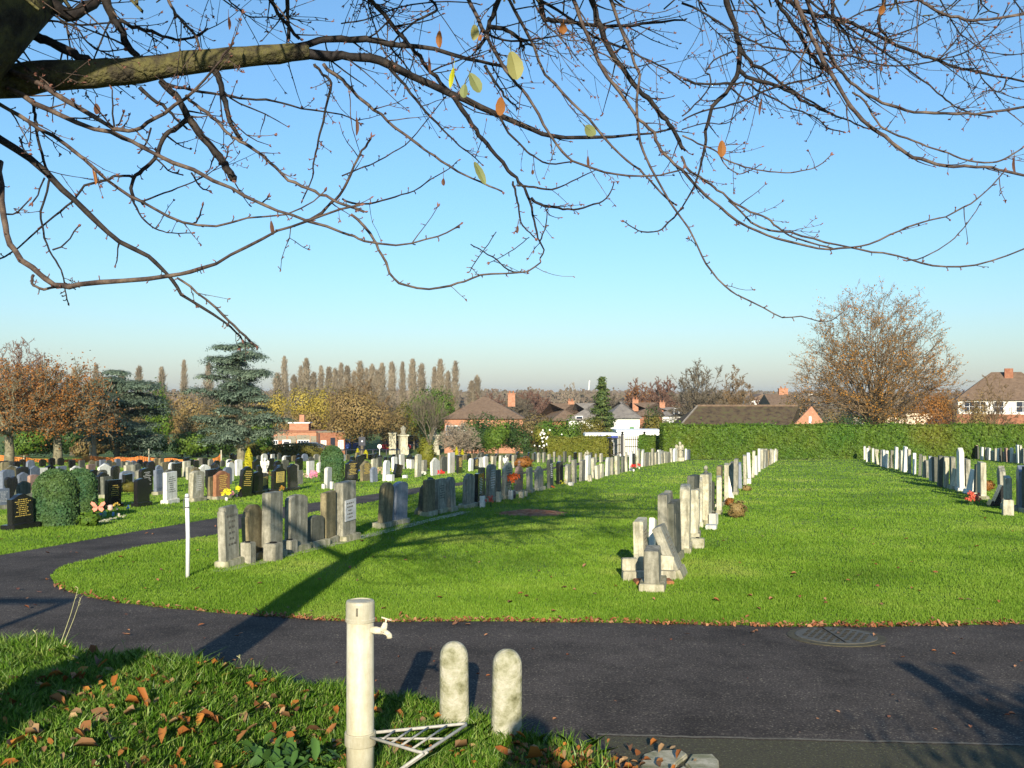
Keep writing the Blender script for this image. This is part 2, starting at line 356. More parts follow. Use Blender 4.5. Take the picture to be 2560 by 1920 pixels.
# verge sheet raised a little above the road
gx, gy = np.meshgrid(np.arange(-13.9, 1.5, .1), np.arange(-3.9, 9.6, .1)); cx_, cy_ = gx.ravel(), gy.ravel()
def vh(X, Y):
    d = polydist(X, Y, verge_poly); h = bank(X)*np.clip(d/.13, 0, 1)
    return h+.015*np.sin(X*3.1+Y*1.7)*np.clip(d/.5, 0, 1)
ins = inpoly(cx_+.05, cy_+.05, verge_poly); cxs, cys = cx_[ins], cy_[ins]
quad = np.stack([np.stack([cxs+a, cys+b_], 1) for a, b_ in ((0, 0), (.1, 0), (.1, .1), (0, .1))], 1).reshape(-1, 2)
key = np.round(quad*10).astype(int); uq, inv = np.unique(key, axis=0, return_inverse=True); uv = uq/10
Vv = np.stack([uv[:, 0], uv[:, 1], -SL*uv[:, 1]+vh(uv[:, 0], uv[:, 1])+.001], 1)
M_vsoil = noisemat('verge_soil', [(.035, .045, .01), (.05, .09, .012), (.10, .075, .03)], scale=6, detail=8, rough=.95, bump=.5, coords='World')
tag(link('verge_ground', np_mesh('verge_ground', Vv, inv.reshape(-1, 4)), M_vsoil), 'raised grassy verge in the left foreground', 'ground', kind='structure')

# ---------------------------------------------------------------- grass
def blades(X, Y, Z, h, wd, lean, seed=0):
    r = np.random.default_rng(seed); n = len(X); a = r.uniform(0, 2*np.pi, n); la = r.uniform(0, 2*np.pi, n)
    ln = np.abs(r.normal(0, lean, n))*h; ca, sa = np.cos(a)*wd/2, np.sin(a)*wd/2
    P0 = np.stack([X-ca, Y-sa, Z], 1); P1 = np.stack([X+ca, Y+sa, Z], 1)
    mx, my = X+np.cos(la)*ln*.35, Y+np.sin(la)*ln*.35; mz = Z+h*.6
    P2 = np.stack([mx+ca*.75, my+sa*.75, mz], 1); P3 = np.stack([mx-ca*.75, my-sa*.75, mz], 1)
    P4 = np.stack([X+np.cos(la)*ln, Y+np.sin(la)*ln, Z+h], 1)
    return P0, P1, P2, P3, P4
def grassmesh(name, X, Y, Z, h, wd, lean, mat, label, seed, quads=True):
    P0, P1, P2, P3, P4 = blades(X, Y, Z, h, wd, lean, seed); n = len(X)
    if quads:
        V = np.stack([P0, P1, P2, P4, P3], 1).reshape(-1, 3); Fa = (np.arange(n)[:, None]*5+np.arange(5)[None])
    else:
        V = np.stack([P0, P1, P4], 1).reshape(-1, 3); Fa = (np.arange(n)[:, None]*3+np.arange(3)[None])
    o = link(name, np_mesh(name, V, Fa), mat); return tag(o, label, 'grass', kind='stuff')
def screen_scatter(n, y0, y1, m=1.15, seed=1):
    """random ground points, more of them near by"""
    r = np.random.default_rng(seed); v = r.uniform(y0, y1, n)
    Y = F*CAMH/(v-HZ-F*SL); X = r.uniform(-1, 1, n)*(1280*m/F*Y+1.0); return X, Y
EDGE = road_far[::-1]
X, Y = screen_scatter(950000, 1143, 1600, seed=2)
k = ~inpoly(X, Y, road_poly) & (Y < 62.5) & ~inpoly(X, Y, verge_poly); X, Y = X[k], Y[k]
ps = G(1335, 1283); kk = ((X-ps.x)/.8)**2+((Y-ps.y)/.95)**2 < .8; kk &= RNG.random(len(X)) < .85; X, Y = X[~kk], Y[~kk]
h = RNG.uniform(.014, .034, len(X))*(1+.35*np.sin(X*2.3+1)*np.sin(Y*1.9))+.0003*Y; wd = np.clip(.0009*Y, .007, .045)*RNG.uniform(.7, 1.3, len(X))
grassmesh('lawn_grass', X, Y, gz(X, Y), h, wd, .55, M_grass, 'short mown grass covering the cemetery lawns', 3, quads=False)
# verge grass
n_ = 120000; r = np.random.default_rng(5); X = r.uniform(-4.6, 1.0, n_*3); Y = r.uniform(3.5, 7.6, n_*3)
k = inpoly(X, Y, verge_poly); X, Y = X[k][:n_], Y[k][:n_]
bare = ((X-.35)/.45)**2+((Y-5.15)/.35)**2 < 1; kp = ~bare | (r.random(len(X)) < .18); X, Y = X[kp], Y[kp]
Z = -SL*Y+vh(X, Y); clump = .5+.5*np.sin(X*5.1+np.sin(Y*4.3)*2)*np.sin(Y*6.3+X); h = r.uniform(.03, .085, len(X))*(.65+.7*clump)
edge = polydist(X, Y, verge_poly); h *= 1+.5*np.exp(-edge/.15)*(r.random(len(X)) < .35)
grassmesh('verge_grass', X, Y, Z-.005, h, r.uniform(.004, .0085, len(X)), .75, M_tallgrass, 'longer tufty grass on the near verge around the standpipe', 8)
# seed stalks at the verge edge
mb = MB()
for sx, sy, tx, ty in [(420, 575, 540, 195), (440, 580, 562, 255), (250, 600, 243, 490), (1660, 765, 1655, 665), (860, 660, 845, 560)]:
    a = Pt(sx*.3617, 1400+sy*.3617, 5.9); c = Pt(tx*.3617, 1400+ty*.3617, 5.85)
    mid = (a+c)/2+Vector((.008, 0, .01)); mb.tube([a, mid, c], [.0022, .0017, .0012], 4)
    for q in range(5): mb.tube([c-(c-mid)*q*.1, c-(c-mid)*q*.1+Vector((random.uniform(-.02, .02), 0, .012))], [.002, .001], 3)
tag(mb.build('seed_stalks', plain('dry_stalk', (.42, .40, .20), .8)), 'thin dry seed stalks on the verge edge', 'grass stalks', kind='stuff')

def leafgeo(X, Y, Z, size, seed, curl=.35, tilt=.45):
    """curled leaves: 6-point blade folded along the midrib, 4 faces as two quads"""
    r = np.random.default_rng(seed); n = len(X); a = r.uniform(0, 2*np.pi, n); s = size*r.uniform(.6, 1.25, n)
    prof = np.array([[-.5, 0, 0], [-.15, .27, 1], [.25, .22, 1], [.5, 0, .2], [.25, -.22, 1], [-.15, -.27, 1]])
    cu = r.uniform(-curl, curl, n)[:, None]; L = prof[None, :, 0]*s[:, None]; Wd = prof[None, :, 1]*s[:, None]; H = prof[None, :, 2]*s[:, None]*np.abs(cu)+L*r.normal(0, tilt, n)[:, None]
    H += Wd*r.normal(0, tilt, n)[:, None]
    x = X[:, None]+L*np.cos(a)[:, None]-Wd*np.sin(a)[:, None]; y = Y[:, None]+L*np.sin(a)[:, None]+Wd*np.cos(a)[:, None]; z = Z[:, None]+H-H.min(1)[:, None]*.8
    V = np.stack([x, y, z], -1).reshape(-1, 3); b_ = np.arange(n)[:, None]*6
    Fa = np.concatenate([b_+np.array([[0, 1, 2, 3]]), b_+np.array([[0, 3, 4, 5]])], 0); return V, Fa
r = np.random.default_rng(21)
# leaves on the verge
X = r.uniform(-3.2, .5, 2300); Y = r.uniform(3.9, 6.4, 2300); dens = np.exp(-((X+1.5)/1.1)**2)*np.exp(-((Y-4.9)/.8)**2)+.06
k = inpoly(X, Y, verge_poly) & (r.random(2300) < dens*.65); X, Y = X[k], Y[k]
bx = r.normal(.35, .25, 160); by = r.normal(5.12, .14, 160); X = np.concatenate([X, bx]); Y = np.concatenate([Y, by])
V1, F1 = leafgeo(X, Y, -SL*Y+vh(X, Y)+np.where(np.arange(len(X)) < len(X)-160, .035, .008), np.where(np.arange(len(X)) < len(X)-160, r.uniform(.035, .088, len(X)), .05), 4, curl=.5, tilt=.35)
tag(link('fallen_leaves', np_mesh('fallen_leaves', V1, F1), M_leaf), 'curled brown fallen leaves scattered over the near verge', 'fallen leaves', kind='stuff')
# litter along the edge of the lawn, and a few strays on lawn and road
EX = []; EY = []
for i in range(len(isl_low)-1):
    (x1, y1), (x2, y2) = isl_low[i], isl_low[i+1]; L = math.hypot(x2-x1, y2-y1); n2_ = int(L*(150 if x1 > -2.5 else 45)+r.random()); t = r.random(n2_)
    EX.append(x1+(x2-x1)*t+r.normal(0, .02, n2_)); EY.append(y1+(y2-y1)*t+np.abs(r.normal(0, .085, n2_))-.05)
EX = np.concatenate(EX); EY = np.concatenate(EY)
V1, F1 = leafgeo(EX, EY, gz(EX, EY)+.012, .04, 6)
sx, sy = screen_scatter(260, 1160, 1600, 1.0, 9); V2, F2 = leafgeo(sx, sy, gz(sx, sy)+.024, .06, 7, tilt=.2)
sx, sy = screen_scatter(90, 1560, 1850, 1.0, 10); V3, F3 = leafgeo(sx, sy, gz(sx, sy)+.015, .035, 12, tilt=.1)
V = np.concatenate([V1, V2, V3]); Fa = np.concatenate([F1, F2+len(V1), F3+len(V1)+len(V2)])
M_lit = leafmat('leaf_litter', [(.16, .05, .02), (.30, .11, .04), (.40, .20, .10), (.10, .04, .02)], trans=0)
tag(link('leaf_litter', np_mesh('leaf_litter', V, Fa), M_lit), 'brown leaf litter gathered along the lawn edge and strewn on the grass', 'leaf litter', kind='stuff')
# small weed with broad leaves at the foot of the standpipe
p = Pt(715, 1880, 4.75); xx = r.normal(p.x, .12, 120); yy = r.normal(4.7, .08, 120); V1, F1 = leafgeo(xx, yy, gz(xx, yy)+.16+r.uniform(0, .06, 120), .07, 14, tilt=.5)
tag(link('broad_leaf_weed', np_mesh('weed', V1, F1), leafmat('weed_leaf', [(.04, .10, .02), (.08, .17, .035)], trans=.2)), 'low broad leaved green weed in the grass left of the standpipe', 'weed')

# ---------------------------------------------------------------- standpipe with tap and bucket rack
M_cream = stonemat('cream_paint', (.56, .53, .41), (.45, .42, .30), (.26, .22, .12), .45, .55, .4)
pp0 = Vector((-.762, 5.0, gzf(0, 5.0))); pp = Vector((-.716, 4.70, -.068)); st = empty('standpipe', pp, 0, 'cream painted water standpipe with a tap and a small bucket rack', 'standpipe')
MB().lathe([(.069, -.05), (.069, .3), (.067, .82)], 40).build('pipe', M_cream, st, smooth=True)
mb = MB().lathe([(.074, .795), (.0745, .81), (.072, .814), (.072, .885), (.069, .897), (.055, .900), (.052, .896), (.0, .896)], 40)
cap = mb.build('cap', M_cream, st, bevel=0)
MB().box((-.008, -.0725, .853), (.003, .004, .04)).box((-.002, -.0725, .853), (.003, .004, .04)).build('seam_rib', M_dark, cap)
M_tap = noisemat('tap_paint', [(.50, .46, .32), (.66, .60, .46), (.42, .36, .24)], scale=20, rough=.55, bump=.3)
tap = MB(); tap.tube([(.055, -.02, .755), (.085, -.03, .755), (.118, -.04, .752)], [.017, .019, .015], 14)
tap.tube([(.112, -.038, .752), (.14, -.046, .746), (.152, -.05, .735), (.154, -.05, .722)], [.013, .013, .014, .016], 12)
tap.tube([(.118, -.04, .75), (.126, -.04, .775), (.132, -.04, .795)], [.018, .016, .011], 10)
t_ = tap.build('tap', M_tap, st, smooth=True)
MB().tube([(.132, -.04, .793), (.137, -.04, .815)], .005, 8).tube([(.112, -.04, .822), (.162, -.04, .806)], [.004, .004], 8).build('tap_handle', M_tap, t_, smooth=True)
MB().lathe([(.076, .175), (.078, .18), (.078, .235), (.076, .24)], 40).build('clamp_band', M_cream, st)
A = Vector((-.232, 5.16, .043))-pp0; B = Vector((-.422, 4.73, .043))-pp0; P_ = Vector((-.694, 5.02, .043))-pp0; P2 = Vector((-.71, 4.955, .043))-pp0
rk = MB(); rk.tube([P_, P_+(A-P_)*.93, A+Vector((-.005, -.006, 0)), A+Vector((-.006, -.03, 0)), B+(A-B)*.12, B+Vector((-.002, .012, 0)), B+(P2-B)*.1, P2], .008, 10)
rk.tube([Vector((.07, 0, .205)), (A+B)/2+Vector((-.005, 0, -.005))], .006, 8)
for q in (.22, .40, .58, .78):
    a = P_+(A-P_)*q; c = P2+(B-P2)*q; rk.tube([a, c], .0055, 8)
M_rack = noisemat('rack_paint', [(.28, .27, .24), (.44, .42, .36)], scale=30, rough=.45, spec=.5)
rk_o = rk.build('bucket_rack', M_rack, st, smooth=True)
MB().tube([B, Vector((.10, -.14, .02)), Vector((.06, -.05, -.02))], .008, 8).tube([B+Vector((.02, .02, 0)), Vector((.12, -.12, .02))], .007, 8).build('brace', M_rack, rk_o, smooth=True)

st.scale = (.94, .94, .94)
# bollards
def bollard(x, y0, ytop, ybase, wpx, label, seed):
    Y = F*CAMH/(ybase-HZ-F*SL); X = (x-1280)/F*Y; z0 = gzf(X, Y); top = CAMH-(ytop-HZ)/F*Y; r_ = wpx/2*Y/F; H = top-z0; hs = H-r_*1.05
    prof = [(r_*1.04, -.1), (r_*1.03, 0), (r_*1.0, hs*.5), (r_*.97, hs)]+[(r_*.97*math.cos(a), hs+r_*1.05*math.sin(a)) for a in [R(12*q) for q in range(1, 8)]]
    mb = MB(); vs = []; fs = []; S = 36
    for rr, zz in prof:
        for q in range(S):
            a = 2*math.pi*q/S; ca, sa = math.cos(a), math.sin(a); e = (abs(ca)**3.2+abs(sa)**3.2)**(-1/3.2)
            vs.append((rr*e*ca*.985, rr*e*sa*.8, zz))
    for i in range(len(prof)-1):
        for q in range(S): fs.append((i*S+q, i*S+(q+1) % S, (i+1)*S+(q+1) % S, (i+1)*S+q))
    fs.append(tuple((len(prof)-1)*S+q for q in range(S))); mb.add(vs, fs)
    o = mb.build('bollard', M_bol, smooth=True); o.location = (X, Y, z0); o.rotation_euler = (0, R(seed), R(6)); tag(o, label, 'bollard', 'concrete bollards'); return o
M_bol = noisemat('bollard_concrete', [(.07, .07, .03), (.20, .195, .11), (.33, .32, .22), (.42, .40, .31)], scale=13, detail=9, rough=.9, bump=.5, bscale=60, mid=(.25, .62))
bollard(1136, 0, 1603, 1838, 74, 'round-topped concrete bollard with mossy speckles, nearer the standpipe', -.3)
bollard(1266, 0, 1622, 1862, 76, 'paler round-topped concrete bollard standing furthest right', .6)

# white post on the lawn corner
pw = G(469, 1444); wp = empty('white_post', pw, 0, 'slim white tubular post standing on the lawn corner', 'post')
M_wp = plain('white_metal', (.72, .72, .70), .4, .5)
MB().tube([(0, 0, -.05), (.004, 0, .5), (-.008, 0, .97)], .024, 16).build('pole', M_wp, wp, smooth=True)
MB().lathe([(.018, .96), (.024, .97), (.021, .992), (.008, 1.0)], 14, (-.008, 0, 0)).build('top_cap', M_wp, wp, smooth=True)
cl = MB().lathe([(.027, .83), (.027, .845)], 14, (-.005, 0, 0)).lathe([(.027, .955), (.027, .965)], 14, (-.007, 0, 0)).tube([(-.03, 0, .96), (-.05, 0, .93), (-.045, 0, .80)], .004, 6); cl.build('strap', plain('strap_grey', (.12, .12, .13), .6), wp)
# ---------------------------------------------------------------- headstones
ROWA = math.atan(.29); RZ = math.pi/2-ROWA
def outline(shape, w, h):
    hw = w/2; P = [(-hw, 0), (hw, 0)]
    if shape == 'flat': P += [(hw, h), (-hw, h)]
    elif shape == 'round': P += [(hw, h-hw*.62)]+[(hw*math.cos(a), h-hw*.62+hw*.62*math.sin(a)) for a in [math.pi*k/12 for k in range(1, 12)]]+[(-hw, h-hw*.62)]
    elif shape == 'arch': P += [(hw, h-hw*.3)]+[(hw*math.cos(a), h-hw*.3+hw*.3*math.sin(a)) for a in [math.pi*k/12 for k in range(1, 12)]]+[(-hw, h-hw*.3)]
    elif shape == 'peak': P += [(hw, h-hw*.45), (0, h), (-hw, h-hw*.45)]
    elif shape == 'ogee': P += [(hw, h-.32*hw)]+[(hw*(1-t), h-.32*hw+.32*hw*(.5-.5*math.cos(math.pi*t))) for t in [k/8 for k in range(1, 8)]]+[(0, h)]+[(-hw*t, h-.32*hw+.32*hw*(.5+.5*math.cos(math.pi*t))) for t in [k/8 for k in range(1, 8)]]+[(-hw, h-.32*hw)]
    elif shape == 'notch': P += [(hw, h-.05), (hw*.8, h-.05), (hw*.8, h), (-hw*.8, h), (-hw*.8, h-.05), (-hw, h-.05)]
    elif shape == 'shoulder': P += [(hw, h-hw*.7), (hw*.82, h-hw*.62)]+[(hw*.82*math.cos(a), h-hw*.62+hw*.62*math.sin(a)) for a in [math.pi*k/10 for k in range(1, 10)]]+[(-hw*.82, h-hw*.62), (-hw, h-hw*.7)]
    elif shape == 'cross': P = [(-hw*.35, 0), (hw*.35, 0), (hw*.35, h*.55), (hw, h*.55), (hw, h*.78), (hw*.35, h*.78), (hw*.35, h), (-hw*.35, h), (-hw*.35, h*.78), (-hw, h*.78), (-hw, h*.55), (-hw*.35, h*.55)]
    elif shape == 'heart': P = [(0, 0), (hw, h*.6), (hw*.95, h*.85), (hw*.6, h), (hw*.2, h*.95), (0, h*.86), (-hw*.2, h*.95), (-hw*.6, h), (-hw*.95, h*.85), (-hw, h*.6)]
    return P
SHW = dict(flat='flat-topped', round='round-topped', arch='low-arched', peak='pointed', ogee='curved-top', notch='notched flat-topped', shoulder='shouldered round', cross='cross-shaped', heart='heart-shaped')
CLW = dict(grey='weathered grey', light='pale cream', white='white', brown='brown lichened', blue='blue-grey', black='polished black', dgrey='dark grey', red='reddish brown', pink='pinkish')
M_gold = plain('gold_letters', (.62, .46, .10), .4, .5)
M_lett = plain('dark_letters', (.11, .105, .085), .8)
M_plaq = noisemat('pale_plaque', [(.42, .43, .44), (.60, .60, .58)], scale=8, rough=.6)
M_silver = plain('silver_letters', (.55, .56, .55), .5)
def ordn(i): return {1: 'first', 2: '2nd', 3: '3rd'}.get(i, f'{i}th') if i < 20 or i % 10 > 3 or i % 10 == 0 else f"{i}{['', 'st', 'nd', 'rd'][i % 10]}"
def inscription(w, h, t, lines, mat, parent, z0=.3, z1=.85, seed=0, wf=.75, name='inscription', y=None):
    rr = random.Random(seed); mb = MB(); y = -(t/2)-.0015 if y is None else y
    for k in range(lines):
        z = h*(z1-(z1-z0)*k/max(1, lines-1)); L = w*wf*rr.uniform(.45, 1); x = -L/2; lh = h*(z1-z0)/lines*.48
        while x < L/2-.012:
            ww = rr.uniform(.022, .065); ww = min(ww, L/2-x)
            q = x
            while q < x+ww-.006:
                mb.box((q+.004, y, z+rr.choice((0, 0, .1))*lh), (rr.choice((.0035, .006, .007)), .003, lh*rr.choice((1, 1, .8)))); q += .0105
            x += ww+.014
    if mb.v: return mb.build(name, mat, parent)
STONES = []
_cache = {}
def stone(x0, x1, top, base, col, shape='flat', row='', t=.10, w=None, tilt=0, roll=0, plinth=0, text=None, extra=None, z=0, yaw=0, lines=8, bev=True, label=None):
    """x0,x1: extent in the photo; top, base: heights in the photo"""
    Y = F*CAMH/(base-HZ-F*SL)
    xc = (x0+x1)/2; X = (xc-1280)/F*Y
    a = math.atan2(X, Y); dx = ROWA-a; px = (x1-x0)*Y/F
    if w is None: w = (px-t*abs(math.cos(dx)))/max(.12, abs(math.sin(dx))); w = min(max(w, .36), .72)
    # centre of the stone along the row behind the near corner
    X += 0; Yc = Y+w/2*math.cos(ROWA)*.9; X = X*Yc/Y
    h = (base-top)/F*Y*(Yc/Y)**.5
    dist = Yc
    STONES.append(dict(X=X, Y=Yc, w=w, h=h, t=t, col=col, shape=shape, row=row, tilt=tilt, roll=roll, plinth=plinth, text=text, extra=extra, z=z, yaw=yaw, lines=lines, px=xc, base=base, label=label))
def make_stones():
    groups = {}
    for s in STONES: groups.setdefault(s['row'], []).append(s)
    RN = {'left': ('left path row', 'headstones of the row beside the path'),
          'centre': ('centre row', 'headstones of the centre row'),
          'right': ('right row', 'headstones of the right row'),
          'far': ('far right row', 'headstones of the far right row'),
          'front': ("field's front line", 'headstones of the field across the path'),
          'mid': ("field's middle line", 'headstones of the field across the path'),
          'back': ("field's back line", 'headstones of the field across the path')}
    order = sorted(STONES, key=lambda s: s['w']*s['h']/s['Y']**2*(.55 if s['row'] == 'back' else 1)); small = {id(s) for s in order[:max(0, len(STONES)-298)]}
    bulk = {}
    for row, L in groups.items():
        L.sort(key=(lambda s: s['px']) if row in ('front', 'mid', 'back', 'far') else (lambda s: s['Y']))
        rn, grp = RN[row]
        for i, s in enumerate(L):
            rr = random.Random(int(s['X']*1000)+int(s['Y']*77))
            size = 'tall ' if s['h'] > .95 else ('small ' if s['h'] < .5 else '')
            lean = 'leaning ' if abs(s['roll']) > 6 or abs(s['tilt']) > 10 else ''
            where = f"{ordn(i+1)} from the left in the {rn}" if row in ('front', 'mid', 'back', 'far') else f"{ordn(i+1)} from near end of {rn}"
            lab = s['label'] or f"{size}{lean}{CLW[s['col']]} {SHW[s['shape']]} headstone"
            if s['text']: lab += {'gold': ' with gold lettering', 'lett': ' with dark lettering', 'silver': ' with pale lettering', 'plaque': ' with a pale lettered plaque', 'panel': ' with a gold lettered panel'}[s['text']]
            if len((lab+' '+where).split()) > 16: lab = lab.replace('small ', '').replace('tall ', '').replace(' lettering', ' text').replace(' lettered', '')
            if len((lab+' '+where).split()) > 16: lab = lab.replace(' with a pale plaque', ' with plaque').replace(' with a gold panel', ' with panel').replace('weathered ', '').replace('polished ', '')
            lab += ', '+where
            w, h, t = s['w'], s['h'], s['t']; near = s['Y'] < 30
            loc = (s['X'], s['Y'], gzf(s['X'], s['Y'])+s['z'])
            yaw = s['yaw'] or rr.uniform(-6, 6)
            rot = (R(s['tilt'] or rr.uniform(-2.4, 2.4)), R(s['roll'] or rr.uniform(-2.2, 2.2)), RZ+R(yaw))
            mat = ST[s['col']]
            if id(s) in small:
                M = Matrix.Translation(loc) @ Matrix.Rotation(rot[2], 4, 'Z'); bulk.setdefault(s['col'], MB()); pm_ = MB().prism([(x, z) for x, z in outline(s['shape'], w, h)], -t/2, t/2); bulk[s['col']].add([M @ Vector(v) for v in pm_.v], pm_.f); continue
            simple = not (s['plinth'] or s['text'] or near)
            pz = .10 if (s['plinth'] or near) else 0
            mb = MB().prism([(x, z+pz-(.0 if z > .001 else .04)) for x, z in outline(s['shape'], w, h-pz)], -t/2, t/2)
            if simple:
                o = mb.build('headstone', mat); root = o
            else:
                root = empty('headstone', loc, 0); o = mb.build('slab', mat, root, bevel=.008 if near else 0)
                pw_ = 1.25 if s['plinth'] else 1.12
                MB().box((0, 0, pz/2-.03), (w*pw_, t*((2.6 if s['row'] != 'centre' else 1.7) if s['plinth'] else (2.0 if s['row'] != 'centre' else 1.4)), pz+.06)).build('plinth', mat if s['col'] in ('black', 'white') else M_conc, root, bevel=.008 if near else 0)
                if s['text'] in ('gold', 'lett', 'silver'):
                    inscription(w, h, t, s['lines'], {'gold': M_gold, 'lett': M_lett, 'silver': M_silver}[s['text']], root, seed=i, z0=.38, z1=.84)
                if s['text'] == 'plaque':
                    pq = MB().box((.02, -t/2-.006, h*.52), (w*.82, .012, h*.36)).build('plaque', M_plaq, root, bevel=.004)
                    inscription(w*.8, h, t, 5, M_lett, pq, z0=.40, z1=.64, seed=i, name='lettering', y=-t/2-.0135)
                if s['text'] == 'panel':
                    MB().box((0, -t/2-.004, h*.6), (w*.62, .008, h*.42)).build('panel', M_gold, root)
                    inscription(w*.7, h, t, 6, M_lett, root, z0=.44, z1=.76, seed=i, y=-t/2-.0095)
                if s['shape'] == 'flat' and near and rr.random() < .4 and not s['text']:
                    MB().box((0, -t/2-.004, h*.55), (w*.7, .010, h*.55)).build('face_panel', mat, root, bevel=.004)
                elif near and not s['text'] and rr.random() < .3:
                    inscription(w, h, t, 6, M_lett if s['col'] not in ('black',) else M_gold, root, seed=i, z0=.45, z1=.8, wf=.6)
            if s['extra'] == 'finial':
                f_ = MB().lathe([(.03, 0), (.05, .03), (.02, .06), (.045, .10), (.03, .14), (.0, .16)], 10, (0, 0, h)); f_.build('finial', mat, root)
            root.location = loc; root.rotation_euler = rot
            tag(root, lab, 'headstone', grp)
            s['obj'] = root
    big_ = MB(); mi = []
    for c, m_b in bulk.items(): big_.add(m_b.v, m_b.f)
    o = big_.build('distant_headstones', None); k = 0; idx = []
    for j, (c, m_b) in enumerate(bulk.items()): o.data.materials.append(ST[c]); idx += [j]*len(m_b.f)
    if len(idx) == len(o.data.polygons): o.data.polygons.foreach_set('material_index', idx)
    tag(o, 'crowd of tiny distant headstones in the back lines of the field', 'headstones', kind='stuff')
def block(x0, x1, top, base, col, label, cat='vase block', name='vase_block', d=None, yaw=0, holes=True, group=None, z=0):
    Y = F*CAMH/(base-HZ-F*SL); X = ((x0+x1)/2-1280)/F*Y; w = (x1-x0)/F*Y*.86; h = (base-top)/F*Y
    root = empty(name, (X, Y+w*.3, gzf(X, Y)+z), RZ+R(yaw), label, cat, group)
    m = ST.get(col, M_conc) if isinstance(col, str) else col
    MB().box((0, 0, h/2-.02), (w, d or w*.8, h+.04)).build('block', m, root, bevel=.01)
    if holes: MB().lathe([(w*.22, 0), (w*.22, .012), (w*.14, .014)], 14, (0, 0, h)).build('rim', M_dark, root)
    return root
FLG = leafmat('flower_green', [(.03, .09, .02), (.07, .16, .03), (.12, .20, .05)], trans=.2)
FCOL = {}
def flowers(x, base, wpx, hpx, col, label, n=14, vase=None, cat='flowers', group=None, green=True, name='flower_bunch', size=1):
    Y = F*CAMH/(base-HZ-F*SL)-.12; X = (x-1280)/F*Y; w = wpx/F*Y; h = hpx/F*Y; z0 = gzf(X, Y)
    root = empty(name, (X, Y, z0), 0, label, cat, group); rr = random.Random(int(x*7+base))
    if col not in FCOL: FCOL[col] = leafmat('petal', [tuple(c*.75 for c in col), col, tuple(min(1, c*1.2+.03) for c in col)], trans=.15)
    vz = h*.3 if vase else 0
    if vase: MB().lathe([(w*.14, 0), (w*.2, vz*.5), (w*.17, vz), (w*.1, vz+.01)], 12).build('vase', vase, root)
    mbp = MB(); mbs = MB()
    for i in range(n):
        a = rr.uniform(0, 6.28); q = rr.random()**.5; px, py, pz = math.cos(a)*q*w/2, math.sin(a)*q*w/2*.7, vz+(h-vz)*rr.uniform(.45, 1.0)
        s = w*.13*rr.uniform(.7, 1.3)*size
        for k in range(6):
            b_ = 2*math.pi*k/6+rr.random(); u = Vector((math.cos(b_), -.25, math.sin(b_))); v_ = Vector((math.cos(b_+.7), -.1, math.sin(b_+.7)))
            c = Vector((px, py, pz)); mbp.add([c, c+u*s, c+(u+v_)*.62*s+Vector((0, -s*.3, 0)), c+v_*s], [(0, 1, 2, 3)])
        mbs.tube([(px*.2, py*.2, vz*.9), (px*.7, py*.7, pz*.7), (px, py, pz)], .004, 4)
        if green:
            for k in range(5):
                c = Vector((px*rr.random(), py*rr.random(), vz+(pz-vz)*rr.uniform(.1, .95))); u = Vector((rr.uniform(-1, 1), rr.uniform(-1, 1), rr.uniform(-.3, 1)))*w*.13; v_ = Vector((rr.uniform(-1, 1), rr.uniform(-.5, .5), rr.uniform(-1, 1)))*w*.05
                mbs.add([c, c+u*.5+v_, c+u, c+u*.5-v_], [(0, 1, 2, 3)])
    mbp.build('blooms', FCOL[col], root); mbs.build('stems', FLG, root)
    return root
S = stone
# --- left row beside the path
L_ = 'left'
S(547, 600, 1268, 1421, 'grey', 'notch', L_, t=.10, text='lett', lines=6)
S(608, 664, 1264, 1404, 'brown', 'shoulder', L_)
S(655, 706, 1233, 1399, 'grey', 'flat', L_, t=.13)
S(712, 768, 1240, 1384, 'grey', 'arch', L_)
S(767, 808, 1291, 1370, 'dgrey', 'arch', L_, plinth=1)
S(799, 841, 1231, 1362, 'brown', 'flat', L_)
S(836, 889, 1206, 1354, 'grey', 'flat', L_, t=.16, text='plaque', label='tall twin-column weathered grey headstone')
S(942, 982, 1208, 1321, 'brown', 'round', L_, plinth=1)
S(980, 1016, 1206, 1313, 'blue', 'arch', L_)
S(1056, 1088, 1201, 1292, 'brown', 'flat', L_)
S(1036, 1083, 1216, 1287, 'dgrey', 'flat', L_, roll=-14, tilt=10, z=.10, text='lett')
S(1086, 1118, 1199, 1284, 'grey', 'notch', L_)
S(1115, 1140, 1193, 1280, 'grey', 'round', L_)
S(1157, 1184, 1185, 1271, 'grey', 'round', L_, plinth=1)
S(1181, 1211, 1184, 1265, 'black', 'flat', L_, text='silver', lines=10)
S(1194, 1215, 1170, 1259, 'brown', 'flat', L_)
S(1211, 1241, 1162, 1256, 'grey', 'arch', L_, text='silver')
S(1237, 1251, 1176, 1251, 'dgrey', 'flat', L_)
S(1252, 1279, 1157, 1248, 'light', 'round', L_, text='lett')
S(1284, 1306, 1166, 1236, 'pink', 'shoulder', L_, extra='finial')
S(1314, 1334, 1170, 1233, 'grey', 'flat', L_)
S(1338, 1358, 1166, 1227, 'grey', 'peak', L_)
S(1366, 1386, 1150, 1222, 'dgrey', 'notch', L_, text='silver')
S(1392, 1407, 1154, 1212, 'black', 'arch', L_)
S(1409, 1429, 1161, 1211, 'light', 'arch', L_)
S(1429, 1442, 1150, 1209, 'grey', 'flat', L_)
S(1447, 1463, 1151, 1204, 'grey', 'flat', L_)
S(1462, 1476, 1139, 1201, 'white', 'flat', L_)
S(1478, 1492, 1144, 1196, 'light', 'arch', L_)
S(1490, 1498, 1164, 1198, 'light', 'flat', L_)
S(1498, 1507, 1160, 1195, 'light', 'flat', L_, roll=7)
S(1510, 1527, 1144, 1190, 'white', 'arch', L_)
